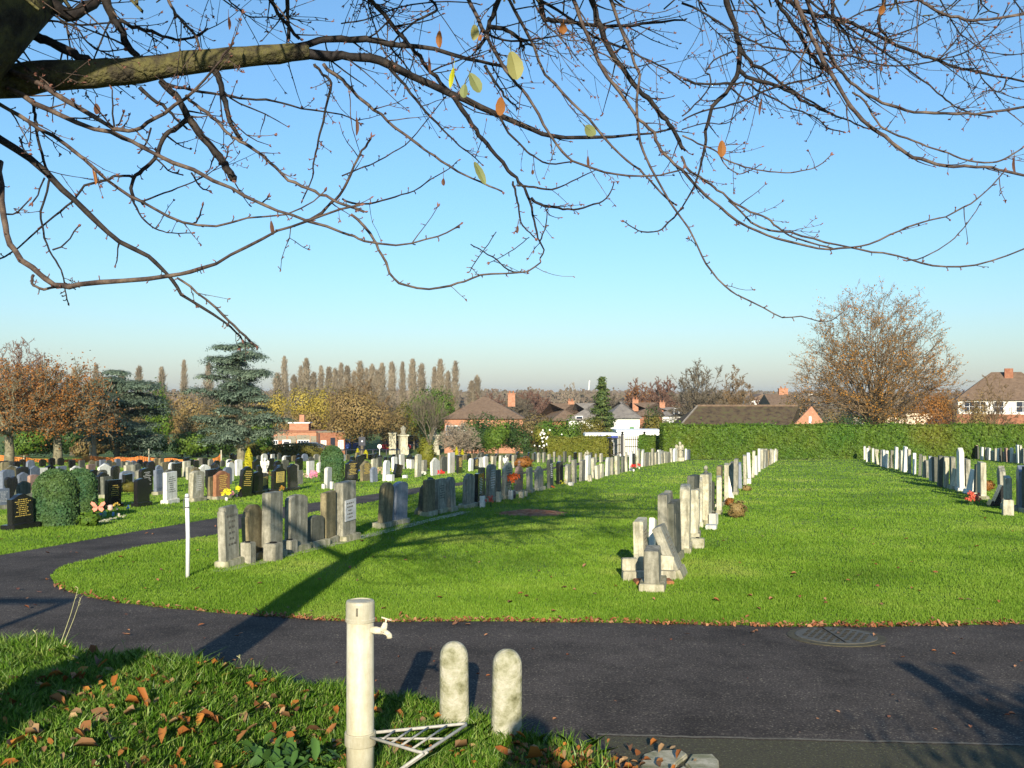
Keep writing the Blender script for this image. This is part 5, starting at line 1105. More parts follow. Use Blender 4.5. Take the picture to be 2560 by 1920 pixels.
protos = []
for k in range(3):
    A = poplar(k+1); rt = bpy.data.objects.new('poplar_tree', None); C.objects.link(rt)
    ch = [link('trunk', segs_mesh('trunk', A[:2], 6), M_pop, rt), link('twigs', segs_mesh('twigs', A[2:], 3), M_pop, rt)]; protos.append([rt, ch, False])
pops = [(186, 915), (240, 908), (306, 925), (348, 912), (405, 915), (460, 897), (522, 903), (711, 888), (752, 912), (766, 893), (803, 912), (822, 915), (852, 905), (901, 900), (930, 908), (955, 905), (980, 902), (1006, 902), (1032, 895), (1054, 906), (1087, 915), (1101, 895), (1138, 900), (1193, 936), (1180, 950), (838, 918), (868, 912), (885, 925), (916, 918), (943, 922), (784, 928), (735, 935), (693, 930), (1120, 925)]
for i, (x, top) in enumerate(sorted(pops)):
    Y = 185+(i*37 % 50); X = (x-1280)/F*Y; g = gzf(X, Y); H = CAMH-(top-HZ)/F*Y-g; pr = protos[i % 3]
    if not pr[2]: rt = pr[0]; pr[2] = True
    else:
        rt = pr[0].copy(); C.objects.link(rt)
        for c in pr[1]: c2 = c.copy(); C.objects.link(c2); c2.parent = rt
    wf = 1.15+.55*((i*7) % 5)/5; rt.location = (X, Y, g); rt.scale = (wf, wf, H/13.5); rt.rotation_euler = (0, 0, i*1.3)
    side = 'left of the tall cedar' if x < 600 else ('above the lodge and willows' if x < 900 else 'right of the lodge')
    tag(rt, f"{'slender' if wf < 1.3 else 'fuller'} leafless upright poplar, {ordn(i+1)} from the left on the skyline", 'poplar tree', 'row of leafless poplars on the skyline')
# tall conifer
def conifer(x, Y, top, half, label, seed=1):
    X = (x-1280)/F*Y; g = gzf(X, Y); H = CAMH-(top-HZ)/F*Y-g; W = half/F*Y; root = empty('conifer_tree', (X, Y, g), 0, label, 'conifer'); r = np.random.default_rng(seed); Ps = []; Ns = []
    for k in range(150):
        u = (k+r.random())/150; z = H*(.06+.92*u); a = r.uniform(0, 6.28); e = W*(1-u)**.8*r.uniform(.7, 1.12)+.08; m_n = int(30+90*(1-u)); t = r.random(m_n)**.6; P = np.stack([math.cos(a)*e*t, math.sin(a)*e*t, z-.25*e*t+.1*t**2], 1)+r.normal(0, 1, (m_n, 3))*np.array([.16, .16, .07])*(1.2-u*.6); Ps.append(P); Ns.append(np.tile([math.cos(a), math.sin(a), .8], (m_n, 1)))
    V, Fa = cards(np.concatenate(Ps), .2, seed, np.concatenate(Ns)); link('foliage', np_mesh('foliage', V, Fa), LF['conif'], root); MB().tube([(0, 0, -.2), (0, 0, H*.97)], [.16, .02], 6).build('trunk', M_tbark, root)
conifer(1505, 88, 940, 48, 'tall pointed green conifer in front of the white house')
# far woodland on the hills, as one mass
r = np.random.default_rng(77); n = 260000; Yw = 240*np.exp(r.uniform(0, 1.45, n)); Xw = r.uniform(-1, 1, n)*(Yw*.62+40); clump = np.sin(Xw*.03+np.sin(Yw*.02)*2)*np.sin(Yw*.017+Xw*.011)+.5*np.sin(Xw*.09+Yw*.05)
k = clump > -.25; Xw, Yw, clump = Xw[k], Yw[k], clump[k]; hh = r.random(len(Xw))**.7*(5.2+2.4*np.clip(clump, 0, 1)+1.2*np.sin(Xw*.31)*np.sin(Yw*.27)); P = np.stack([Xw, Yw, gz(Xw, Yw)+hh], 1)
V, Fa = cards(P, .0030*Yw, 9, np.tile([0, -1., .6], (len(P), 1)), asp=.9); tag(link('far_woodland', np_mesh('far_woodland', V, Fa), LF['wood']), 'hazy brown woodland covering the low hills on the horizon', 'woodland', kind='stuff')

# ---------------------------------------------------------------- buildings
M_brick = noisemat('red_brick', [(.24, .09, .05), (.34, .16, .09)], scale=4, rough=.9, coords='World', bump=.3)
M_brick2 = noisemat('orange_brick', [(.33, .15, .085), (.45, .23, .14)], scale=4, rough=.9, coords='World')
M_flint = noisemat('flint_panel', [(.13, .12, .09), (.26, .24, .18), (.22, .16, .10)], scale=5, rough=.9, coords='World')
M_roof = noisemat('brown_tile_roof', [(.13, .085, .055), (.21, .145, .095)], scale=3, rough=.9, coords='World', bump=.4)
M_roofg = noisemat('grey_slate_roof', [(.17, .15, .13), (.27, .24, .20)], scale=2, rough=.85, coords='World')
M_roofm = noisemat('mossy_tile_roof', [(.038, .028, .018), (.085, .06, .035), (.085, .08, .032)], scale=2.2, rough=.95, coords='World', bump=.5, bscale=9)
M_wh = plain('white_render', (.80, .78, .72), .8, .2, scale=2, var=.05); M_wf = plain('white_frame', (.82, .81, .78), .5)
M_glass = plain('window_glass', (.03, .04, .06), .08, .6, var=.3); M_door = plain('dark_door', (.02, .022, .035), .4)
def window(parent, x, z, w, h, y=0, nx=2, nz=2, name='window', pane=None, fr=.07):
    o = MB()
    o.box((x-w/2, y, z), (fr, .1, h+fr)).box((x+w/2, y, z), (fr, .1, h+fr)).box((x, y, z-h/2), (w-fr, .1, fr)).box((x, y, z+h/2), (w-fr, .1, fr))
    for i in range(1, nx): o.box((x-w/2+w*i/nx, y+.005, z), (fr*.55, .08, h-fr))
    for i in range(1, nz): o.box((x, y+.01, z-h/2+h*i/nz), (w-fr, .06, fr*.5))
    f = o.build(name, M_wf, parent); MB().box((x, y+.02, z), (w-.02, .03, h-.02)).build('pane', pane or M_glass, f); return f
def hiproof(w, d, z0, h, inset, over=.35):
    W, Dp = w/2+over, d/2+over
    return MB().add([(-W, -Dp, z0), (W, -Dp, z0), (W, Dp, z0), (-W, Dp, z0), (-W+inset, 0, z0+h), (W-inset, 0, z0+h)], [(0, 1, 5, 4), (1, 2, 5), (2, 3, 4, 5), (3, 0, 4), (3, 2, 1, 0)])
def house(x, Y, wpx, eave, ridge, dep, label, wall, roof, kind='hip', rz=0, inset=None, chim=None, wins=(), name='house'):
    X = (x-1280)/F*Y; g = gzf(X, Y); w = wpx/F*Y; ze = CAMH-(eave-HZ)/F*Y-g; zr = CAMH-(ridge-HZ)/F*(Y+dep/2)-g; root = empty(name, (X, Y+dep/2, g), R(rz), label, 'house'); MB().box((0, 0, ze/2-.1), (w, dep, ze+.2)).build('wall', wall, root)
    if kind == 'hip': rf = hiproof(w, dep, ze, zr-ze, inset or dep*.5).build('roof', roof, root)
    elif kind == 'gable': W = w/2+.3; rf = MB().add([(-W, -dep/2-.3, ze), (W, -dep/2-.3, ze), (W, dep/2+.3, ze), (-W, dep/2+.3, ze), (-W, 0, zr), (W, 0, zr)], [(0, 1, 5, 4), (2, 3, 4, 5), (1, 2, 5), (3, 0, 4), (3, 2, 1, 0)]).build('roof', roof, root)
    else: W = w/2+.25; rf = MB().add([(-W, -dep/2-.3, ze), (W, -dep/2-.3, ze), (W, dep/2+.3, ze), (-W, dep/2+.3, ze), (0, -dep/2-.3, zr), (0, dep/2+.3, zr)], [(1, 2, 5, 4), (3, 0, 4, 5), (0, 1, 4), (2, 3, 5), (3, 2, 1, 0)]).build('roof', roof, root)
    if chim:
        for cx, cw, ch in chim:
            c = MB().box((cx, 0, zr+ch/2-.6), (cw, .6, ch+1.2)); c.box((cx, 0, zr+ch+.04), (cw+.12, .72, .09)).build('chimney', M_brick2, rf)
            for q in (-.25, .25): MB().lathe([(.11, 0), (.09, .3), (.11, .32)], 8, (cx+q*cw, 0, zr+ch+.08)).build('chimney_pot', M_brick, rf)
    for wx, wz, ww, wh, nx_, nz_ in wins: window(root, wx, wz, ww, wh, -dep/2-.04, nx_, nz_)
    return root
house(1209, 118, 196, 1047, 992, 9.5, 'large hip-roofed brick house with a tall chimney behind the bushes', M_brick2, M_roof, 'hip', chim=[(3.3, .9, .35)], wins=[(-3.3, 2.7, 2.3, 1.1, 3, 2)])
house(1408, 125, 84, 1052, 1008, 8, 'brown-roofed house left of the tall conifer', M_brick, M_roof, 'hip', chim=[(1.2, .8, .2)], rz=10)
house(1468, 122, 78, 1050, 1008, 7, 'grey-roofed house with skylights behind the tall conifer', M_wh, M_roofg, 'hip', rz=-6, wins=[(-.6, 4.0, .8, .6, 1, 1)])
wh_ = house(1562, 108, 75, 1046, 1004, 8, 'white rendered house with a hipped grey roof and a small green window', M_wh, M_roofg, 'hip', inset=2.2)
window(wh_, .75, 2.6, .55, .95, -4.04, 1, 1, pane=plain('green_blind', (.05, .20, .04), .5), fr=.05)
house(1620, 132, 70, 1040, 1006, 8, 'brown-roofed house with a yellow brick chimney right of the white house', M_brick, M_roof, 'hip', chim=[(-1.2, .8, .3)])
house(1675, 140, 64, 1040, 1018, 7, 'flat-topped pale house with a white stack between bare trees', M_wh, M_roofg, 'hip', wins=[(.9, 4.6, .7, .8, 1, 1)], chim=[(-.6, .8, .6)])
house(1960, 150, 60, 1012, 985, 7, 'brown house with a broad brick chimney behind the mossy roof', M_wh, M_roof, 'gable', chim=[(.8, 1.4, .8)])
house(1905, 260, 60, 1000, 985, 8, 'small distant white gabled house on the slope', M_wh, M_roof, 'front')
far = [(2040, 600, 8), (2060, 620, 9), (2078, 590, 7), (2095, 640, 9), (1880, 560, 9), (1720, 520, 8), (2300, 580, 10), (1690, 640, 7), (2265, 540, 9)]
for k, (x, Y, w) in enumerate(far):
    house(x, Y, w*F/Y*1.5, 984 if k < 4 else 990, 976 if k < 4 else 983, 8, f"{'pale' if k < 4 else 'brownish'} far-off house among the hillside trees, {ordn(k+1)} of those under the horizon", M_wh if k % 2 == 0 else M_brick, M_roof, 'gable', rz=k*17)
# long mossy garage block with brick gable
g = gzf(20, 84); root = empty('garage_block', (19.9, 86.5, g), 0, 'long low building with a mossy dark tiled roof and an orange brick gable', 'garage')
ze = CAMH-(1072-HZ)/F*83.3-g; zr = CAMH-(1015-HZ)/F*86.5-g; xl, xr = -6.0, 6.1
MB().box(((xl+xr)/2, 0, ze/2-.1), (xr-xl-.8, 5.4, ze+.2)).build('wall', M_brick2, root)
MB().add([(xl, -3.1, ze), (xr-2.8, -3.1, ze), (xr-.2, 3, ze), (xl, 3, ze), (xl+2.2, 0, zr), (xr-1.1, 0, zr)], [(0, 1, 5, 4), (2, 3, 4, 5), (1, 2, 5), (3, 0, 4), (3, 2, 1, 0)]).build('roof', M_roofm, root)
gbl = MB().prism([(xr-2.8, 0), (xr, 0), (xr, ze+.6), (xr-.95, zr+.02), (xr-2.8, ze-.05)], -3.25, -2.95).build('brick_gable', M_brick2, root)
MB().box((xr-1.1, -3.29, ze+.75), (.2, .06, .55)).build('vent', M_wf, gbl); MB().tube([(xl+2.2, 0, zr+.03), (xr-1.2, 0, zr+.03)], .09, 6).build('ridge_tiles', M_roof, root)
MB().tube([(xl-.05, -3.12, ze), (xl+2.2, 0, zr+.02)], .08, 5).build('hip_tiles', M_roofg, root)
# low shed with green roof left of the garage
p = Pt(1680, 1068, 90); o = empty('shed', (p.x, p.y, gzf(p.x, p.y)), 0, 'small dark shed with a pale green roof left of the mossy roof', 'shed'); zt = p.z-gzf(p.x, p.y); MB().box((0, 0, zt/2), (2.2, 2, zt)).build('wall', M_door, o); MB().add([(-1.3, -1.2, zt-.1), (1.3, -1.2, zt+.35), (1.3, 1.2, zt+.35), (-1.3, 1.2, zt-.1), (-1.3, -1.2, zt), (1.3, -1.2, zt+.45), (1.3, 1.2, zt+.45), (-1.3, 1.2, zt)], [(0, 1, 5, 4), (1, 2, 6, 5), (2, 3, 7, 6), (3, 0, 4, 7), (4, 5, 6, 7), (3, 2, 1, 0)]).build('roof', plain('green_felt', (.16, .22, .16), .8), o)
# white house on the right with tile-hung wall
Y = 100; X = (2500-1280)/F*Y; g = gzf(X, Y); root = empty('white_house', (X+2.6, Y+4, g), R(-23), 'white upper storey house with brown roof and red tile-hung wall at the right edge', 'house')
z1 = CAMH-(1036-HZ)/F*Y-g; z2 = CAMH-(1037-HZ)/F*Y-g; z2b = CAMH-(1001-HZ)/F*Y-g; zr = CAMH-(930-HZ)/F*(Y+4)-g
MB().box((0, 0, z1/2-.1), (9.6, 8, z1+.2)).build('lower_wall', M_brick, root); MB().box((0, 0, (z1+z2b)/2), (9.3, 7.8, z2b-z1)).build('upper_wall', M_wh, root)
rf = hiproof(9.3, 7.8, z2b, zr-z2b, 3.6).build('roof', M_roof, root); MB().box((.2, -.6, zr-.3), (.8, .7, 1.3)).build('chimney', M_brick, rf)
for wx, ww, nx_ in [(-3.1, 2.0, 4), (-.9, .9, 2), (1.6, 1.9, 3), (3.7, 1.1, 2)]: window(root, wx, (z1+z2b)/2+.05, ww, 1.1, -3.95, nx_, 2)
MB().box((0, -3.93, z2b-.07), (9.4, .08, .14)).build('fascia', M_wf, root)
Y = 112
for k, (x, w, tp, lab) in enumerate([(2180, 5.5, 1040, 'cream rendered bungalow wall half hidden below the big oak'), (2290, 4.5, 1030, 'pink-cream outbuilding right of the big oak trunk')]):
    X = (x-1280)/F*Y; g = gzf(X, Y); zt = CAMH-(tp-HZ)/F*Y-g; o = empty('bungalow', (X, Y, g), R(8*k), lab, 'bungalow'); MB().box((0, 0, zt/2), (w, 4, zt)).build('wall', plain('cream_render', (.72, .60, .45), .8), o); hiproof(w, 4, zt, 1.0, 1.6).build('roof', M_roof, o); window(o, w*.2, zt*.7, 1, .8, -2.03)
# blue-grey long roof just above the hedge
p = Pt(2060, 1066, 78); o = empty('carport', (p.x, p.y, gzf(p.x, p.y)), 0, 'low carport with a blue-grey roof edge behind the long hedge', 'carport'); zt = p.z-gzf(p.x, p.y); MB().box((0, 0, zt-.05), (11.5, 3, .14)).build('roof', plain('blue_grey_metal', (.12, .19, .32), .5), o); mb = MB(); [mb.box((q, -1.3, zt/2-.06), (.1, .1, zt-.12)) for q in (-5.5, -1.8, 1.8, 5.5)]; mb.build('posts', M_door, o)

# brick lodge
Y = 112; xl = (667-1280)/F*Y; xr = (800-1280)/F*Y; X = (xl+xr)/2; g = gzf(X, Y); w = xr-xl; zt = CAMH-(1080-HZ)/F*Y-g
root = empty('brick_lodge', (X, Y, g), 0, 'flat-roofed brick and flint lodge with white windows and a broad chimney', 'lodge')
MB().box((0, 2, zt/2-.1), (w, 4, zt+.2)).build('wall', M_brick2, root)
for cx, cw, z0, z1 in [(-2.35, .9, .5, zt-.5), (-.15, .9, .4, zt-.45), (2.35, .85, .3, zt-.45), (1.1, 1.5, zt-1.0, zt-.35), (-1.3, 1.0, zt-1.0, zt-.4)]: MB().box((cx, -.01, (z0+z1)/2), (cw, .06, z1-z0)).build('flint_panel', M_flint, root)
MB().box((0, 2, zt+.05), (w+.2, 4.2, .14)).build('parapet', M_brick, root)
window(root, -1.98, zt*.47, .5, .85, -.06, 2, 2); window(root, 1.15, zt*.42, 1.25, 1.15, -.06, 4, 3)
d = MB().box((-.75, -.05, zt*.33), (.95, .08, zt*.66)).build('door', M_wf, root); MB().box((-.75, -.10, zt*.3), (.6, .04, zt*.58)).build('door_leaf', M_door, d)
ch = MB().box((.3, 2.2, zt+.5), (2.2, 1.4, .9)); c_ = ch.build('chimney_block', M_brick2, root); MB().box((.3, 2.2, zt+.98), (2.5, 1.7, .1)).build('coping', M_wf, c_); MB().box((.55, 2.2, zt+1.45), (.55, .6, .9)).build('chimney_stack', M_brick2, c_)
# side wing in shade
root2 = empty('lodge_wing', ((831-1280)/F*Y, Y-.4, g), R(24), 'lower brick wing at the right of the lodge with pale shutters and a dark door', 'lodge wing')
MB().box((0, 2, zt/2-.05), (3.0, 4, zt+.1)).build('wall', M_brick, root2); MB().box((0, 2, zt+.04), (3.15, 4.15, .12)).build('parapet', M_flint, root2)
for wx in (-.95, 1.0): window(root2, wx, zt*.42, .55, 1.1, -.06, 2, 1, pane=plain('pale_shutter', (.6, .56, .42), .7))
MB().box((.1, -.04, zt*.40), (.5, .08, zt*.72)).build('door', M_door, root2); MB().tube([(-1.45, -.08, 0), (-1.45, -.08, zt-.1)], .05, 6).build('downpipe', M_door, root2)
# stone gate pillars with urns
for k, x in enumerate((1008, 1085)):
    Y = 114; X = (x-1280)/F*Y; g = gzf(X, Y); o = empty('gate_pillar', (X, Y, g), R(20), ['left stone gate pillar topped with an urn', 'right stone gate pillar topped with an urn, before the bare shrub'][k], 'gate pillar', 'stone gate pillars'); top = CAMH-(1090-HZ)/F*Y-g
    MB().box((0, 0, top/2-.1), (.85, .85, top+.2)).box((0, 0, top+.08), (1.1, 1.1, .16)).box((0, 0, .3), (1.05, 1.05, .6)).build('shaft', ST['light'], o)
    MB().lathe([(.3, top+.16), (.34, top+.3), (.22, top+.42), (.3, top+.62), (.34, top+.85), (.28, top+.98), (.12, top+1.05), (.1, top+1.15), (.0, top+1.2)], 14).build('urn', ST['grey'], o, smooth=True)
p = Pt(982, 1118, 116); o = MB().box((0, 0, 1.2), (.8, .7, 2.4)).box((0, 0, 2.45), (1.0, .9, .14)).build('stone_pier', ST['light']); o.location = (p.x, p.y, gzf(p.x, p.y)); tag(o, 'small capped stone pier behind the red car', 'pier')
# black noticeboard cabinet
p = Pt(905, 1140, 108); z0 = gzf(p.x, p.y); o = empty('notice_board', (p.x, p.y, z0), 0, 'black notice board panel with a small white disc left of the round sign', 'notice board'); MB().box((0, 0, 1.5), (.72, .1, .95)).build('panel', M_door, o); MB().tube([(-.3, 0, -.1), (-.3, 0, 1.9)], .035, 6).tube([(.3, 0, -.1), (.3, 0, 1.9)], .035, 6).build('posts', M_door, o); MB().lathe([(.09, 0), (.09, .02)], 14).build('disc', M_wf, o).matrix_local = Matrix.Translation((.02, -.06, 1.5)) @ Matrix.Rotation(R(90), 4, 'X')
# round sign
p = Pt(949, 1136, 92); z0 = gzf(p.x, p.y); zc = CAMH-(1116-HZ)/F*92-z0; o = empty('round_sign', (p.x, p.y, z0), 0, 'blank white round road sign on a thin pole', 'sign'); MB().tube([(0, 0, -.1), (0, 0, zc)], .03, 8).build('pole', M_wp, o); MB().lathe([(.20, -.015), (.20, .015)], 24).build('disc', M_wh, o).matrix_local = Matrix.Translation((0, -.05, zc)) @ Matrix.Rotation(R(90), 4, 'X')
# car park rail behind the field
p = Pt(800, 1136, 100); q = Pt(1000, 1136, 98); mb = MB(); mb.tube([(p.x, p.y, gzf(p.x, p.y)+.55), (q.x, q.y, gzf(q.x, q.y)+.55)], .06, 6); [mb.box((p.x+(q.x-p.x)*t/6, p.y+(q.y-p.y)*t/6, gzf(p.x, p.y)+.25), (.1, .1, .7)) for t in range(7)]
tag(mb.build('low_rail', M_door), 'low dark rail edging the parking area before the cars', 'rail')

# iron gate
Y = 66.5; x0, x1, x2 = 1524, 1560, 1610; zb = gzf(10, Y)
def barpanel(xa, xb, Ya, Yb, n, h, name, parent, white=False):
    a = Vector(((xa-1280)/F*Ya, Ya, 0)); b_ = Vector(((xb-1280)/F*Yb, Yb, 0)); mb = MB()
    for k in range(n+1):
        p = a+(b_-a)*k/n; hh = h*(1+.06*math.sin(math.pi*k/n)); mb.tube([(p.x, p.y, zb), (p.x, p.y, zb+hh), (p.x, p.y, zb+hh+.1)], [.022, .022, .003], 5)
    for z in (.12, h*.55, h-.1): mb.tube([(a.x, a.y, zb+z), (b_.x, b_.y, zb+z)], .025, 5)
    return mb.build(name, M_iron, parent)
M_iron = plain('black_iron', (.012, .012, .013), .4, .5)
gt = empty('iron_gate', (0, 0, 0), 0, 'black spear-topped iron gate between the clipped hedges', 'gate')
barpanel(1562, 1610, 66.5, 66.5, 9, 1.28, 'gate_leaf', gt); barpanel(1524, 1552, 66.2, 70.0, 12, 1.25, 'side_leaf', gt)
for x in (1556, 1611):
    X = (x-1280)/F*66.5; MB().box((X, 66.5, zb+.75), (.16, .16, 1.5)).lathe([(.11, 0), (.06, .08), (.09, .15), (0, .24)], 8, (X, 66.5, zb+1.5)).build('gate_post', M_iron, gt)
# white wall and flat roofed garage behind the gate
p = Pt(1598, 1090, 80); z0 = gzf(p.x, p.y); o = empty('white_garage', (p.x, p.y, z0), 0, 'white boarded flat garage front seen over the iron gate', 'garage'); zt = CAMH-(1078-HZ)/F*80-z0
MB().box((0, 1.5, zt/2-.05), (3.5, 3, zt)).build('wall', M_wh, o); MB().box((0, 1.5, zt+.02), (3.7, 3.2, .16)).build('roof_edge', M_wf, o)
mb = MB(); [mb.box((-1.6+.16*k, -.03, zt*.42), (.05, .04, zt*.8)) for k in range(21)]; mb.build('boards', ST['light'], o)
p = Pt(1503, 1090, 78); z0 = gzf(p.x, p.y); o = empty('flat_canopy', (p.x, p.y, z0), 0, 'long white flat canopy with a blue underside above the olive hedge', 'canopy'); zt = CAMH-(1083-HZ)/F*78-z0
MB().box((0, 1, zt-.14), (2.55, 2.4, .28)).build('fascia', M_wh, o, bevel=.06); MB().add([(-1.1, -.22, zt-.42), (1.27, -.22, zt-.36), (1.27, -.22, zt-.2), (-.1, -.22, zt-.16), (-1.1, -.22, zt-.33)], [(0, 1, 2, 3, 4)]).add([(-1.1, -.25, zt-.42), (1.27, -.25, zt-.36), (1.27, -.25, zt-.2), (-.1, -.25, zt-.16), (-1.1, -.25, zt-.33)], [(4, 3, 2, 1, 0)]).build('blue_band', plain('blue_plastic', (.08, .13, .62), .4), o)
mb = MB(); [mb.box((q, 1, (zt-.4)/2), (.1, .1, zt-.4)) for q in (-1.1, 1.1)]; mb.build('posts', M_wf, o)

# cars
def car(x, base, Y, rz, L, Wd, Hh, col, label, kind='hatch', lights=(.5, .02, .02), plate=(.7, .5, .05)):
    X = (x-1280)/F*Y; g = gzf(X, Y); root = empty('parked_car', (X, Y, g), R(rz), label, 'car', 'cars parked behind the field'); pm = plain('car_paint', col, .25, .6, var=.05)
    if kind == 'hatch': body = [(-L/2, .35), (-L/2+.02, .75), (-L/2+.12, .92), (-L*.02, .95), (L*.30, .90), (L/2-.05, .68), (L/2, .35), (L*.4, .22), (-L*.42, .22)]; cab = [(-L/2+.10, .90), (-L/2+.42, Hh-.04), (-L*.28, Hh), (L*.02, Hh-.02), (L*.22, .90)]
    else: body = [(-L/2, .45), (-L/2, 1.0), (-L*.02, 1.05), (L*.30, 1.02), (L/2-.05, .9), (L/2, .45), (L*.4, .35), (-L*.42, .35)]; cab = [(-L/2+.05, 1.0), (-L/2+.22, Hh-.03), (-L*.2, Hh), (L*.08, Hh-.03), (L*.22, 1.02)]
    def pr(P, w): return MB().prism(P, -w/2, w/2)
    b_ = pr(body, Wd).build('body', pm, root, bevel=.05); pr(cab, Wd*.86).build('cabin', pm, root, bevel=.05)
    cx = sum(p[0] for p in cab)/len(cab); gl = [(cx+(p[0]-cx)*.86, .95+(p[1]-.93)*.80+.02) for p in cab]; pr(gl, Wd*.875).build('side_window', M_glass, root)
    q0, q1 = Vector((cab[0][0], 0, cab[0][1])), Vector((cab[1][0], 0, cab[1][1])); mm = MB(); s = Wd*.36; n_ = Vector((-(q1.z-q0.z), 0, q1.x-q0.x)).normalized()*.02
    mm.add([q0*.85+q1*.15+n_+Vector((0, -s, 0)), q0*.85+q1*.15+n_+Vector((0, s, 0)), q0*.15+q1*.85+n_+Vector((0, s*.9, 0)), q0*.15+q1*.85+n_+Vector((0, -s*.9, 0))], [(0, 1, 2, 3)]); mm.build('rear_window', M_glass, root)
    q0, q1 = Vector((cab[-1][0], 0, cab[-1][1])), Vector((cab[-2][0], 0, cab[-2][1])); mm = MB(); mm.add([q0*.9+q1*.1+Vector((.02, -s, .01)), q0*.9+q1*.1+Vector((.02, s, .01)), q0*.1+q1*.9+Vector((.02, s*.9, .01)), q0*.1+q1*.9+Vector((.02, -s*.9, .01))], [(0, 1, 2, 3)]); mm.build('windscreen', M_glass, root)
    for sx in (-.31, .31):
        for sy in (-1, 1):
            wl = MB().lathe([(.31, -.1), (.33, -.06), (.33, .06), (.31, .1)], 20).build('wheel', M_door, root); wl.matrix_local = Matrix.Translation((L*sx, sy*(Wd/2-.08), .33)) @ Matrix.Rotation(R(90), 4, 'X'); MB().lathe([(.19, -.112), (.19, .112)], 14).build('rim', M_silver, wl)
    for sy in (-1, 1):
        MB().box((-L/2+.0, sy*(Wd/2-.16), .80), (.06, .2, .24)).build('tail_light', plain('tail_red', (.5, .02, .02), .3), root); MB().box((L/2-.05, sy*(Wd/2-.22), .68), (.1, .3, .14)).build('headlight', M_silver, root)
    MB().box((-L/2-.01, 0, .62), (.03, .5, .12)).build('number_plate', plain('plate_yellow', plate, .5), root)
    if kind != 'hatch': sp = MB().lathe([(.33, -.09), (.33, .09)], 18).build('spare_wheel', M_silver, root); sp.matrix_local = Matrix.Translation((-L/2-.1, .1, .95)) @ Matrix.Rotation(R(90), 4, 'Y')
    return root
car(992, 0, 122, 62, 3.9, 1.66, 1.40, (.32, .02, .03), 'red hatchback seen from behind, parked nearer the round sign')
car(1028, 0, 128, 48, 4.3, 1.78, 1.72, (.03, .04, .06), 'dark blue off-roader with a spare wheel, right of the red hatchback', 'suv')
car(872, 0, 125, 8, 3.9, 1.66, 1.30, (.02, .07, .30), 'blue car mostly hidden behind the upright clipped yew')
car(790, 0, 90, 10, 4.0, 1.66, 1.20, (.04, .05, .09), 'dark saloon half hidden by the lodge hedge', plate=(.6, .6, .6))

# orange netting barrier along the back of the field
M_net = noisemat('orange_netting', [(.62, .17, .03), (.80, .30, .08)], scale=4, rough=.8, coords='World')
rr = random.Random(4); nodes_ = [(-40, 1130, 1158), (60, 1143, 1160), (130, 1146, 1162), (180, 1147, 1160), (225, 1138, 1158), (300, 1142, 1158), (350, 1140, 1157), (430, 1145, 1156), (500, 1149, 1156), (535, 1146, 1155), (553, 1131, 1155)]
fn = empty('barrier_netting', Pt(225, 1158, 55), 0, 'sagging orange plastic barrier netting along the back of the field', 'barrier'); o0 = Vector(fn.location); mb = MB()
pts = []
for i in range(len(nodes_)-1):
    (xa, ta, ba), (xb, tb, bb) = nodes_[i], nodes_[i+1]
    for k in range(8): t = k/8; pts.append((xa+(xb-xa)*t, ta+(tb-ta)*t+3*math.sin(math.pi*t)+rr.uniform(-.6, .6), ba+(bb-ba)*t))
for i in range(len(pts)-1):
    a, b_ = pts[i], pts[i+1]; Y = 55.5+.2*math.sin(i*.9); Y2 = 55.5+.2*math.sin((i+1)*.9)
    R_n = 7
    for q in range(R_n):
        u0 = q/R_n; u1 = u0+.62/R_n; f_ = lambda p, u, Yv: Pt(p[0], p[1]+(p[2]-p[1])*u, Yv)-o0
        mb.add([f_(a, u0, Y), f_(b_, u0, Y2), f_(b_, u1, Y2), f_(a, u1, Y)], [(0, 1, 2, 3)])
    for q in range(3):
        u = (q+.2)/3; p0 = tuple(a[j]+(b_[j]-a[j])*u for j in range(3)); p1 = tuple(a[j]+(b_[j]-a[j])*(u+.12) for j in range(3)); f_ = lambda p, w_: Pt(p[0], p[1] if w_ == 0 else p[2], Y-.01)-o0
        mb.add([f_(p0, 0), f_(p1, 0), f_(p1, 1), f_(p0, 1)], [(0, 1, 2, 3)])
mb.build('netting', M_net, fn)
for x, tp in [(225, 1112), (372, 1122), (553, 1125), (60, 1138)]:
    p = Pt(x, 1158, 55.5)-o0; q = Pt(x, tp, 55.5)-o0; MB().tube([p-Vector((0, 0, .2)), q], .035, 6).build('stake', ST['light'], fn)
# white stake and arch far off
p = Pt(1275, 985, 900); mb = MB(); cx, R_ = 58, 60
mb.tube([Pt(1471+3*math.sin(t*1.3), 985-34*math.sin(t*1.45), 1800) for t in [k/8 for k in range(9)]], 1.3, 6)
tag(mb.build('stadium_arch', M_wh), 'tiny white curved arch top poking above the horizon', 'arch')
# ---------------------------------------------------------------- overhanging cherry tree
Z_ = 854/2212
def t0(x, y): return (x*Z_, y*Z_)
def t1(x, y): return (854+x*Z_, y*Z_)
def t2(x, y): return (1706+x*Z_, y*Z_)
def t3(x, y): return (x*Z_, 500+y*Z_)
def dd(x, y): return (x*D, y*D)
cherry = empty('cherry_tree', (-2.42, 2.8, gzf(0, 2.8)), 0, 'overhanging bare cherry tree with a few last leaves, trunk at the left', 'cherry tree')
CO = Vector(cherry.location)
def depth(x): return 4.15+1.1*x/2560
rt = random.Random(99)
BR = []   # (tile fn, points with optional width, depth drift)
def br(fn, pts, w0, w1, drift=None): BR.append(([fn(*p) for p in pts], w0, w1, rt.uniform(-.5, .6) if drift is None else drift))
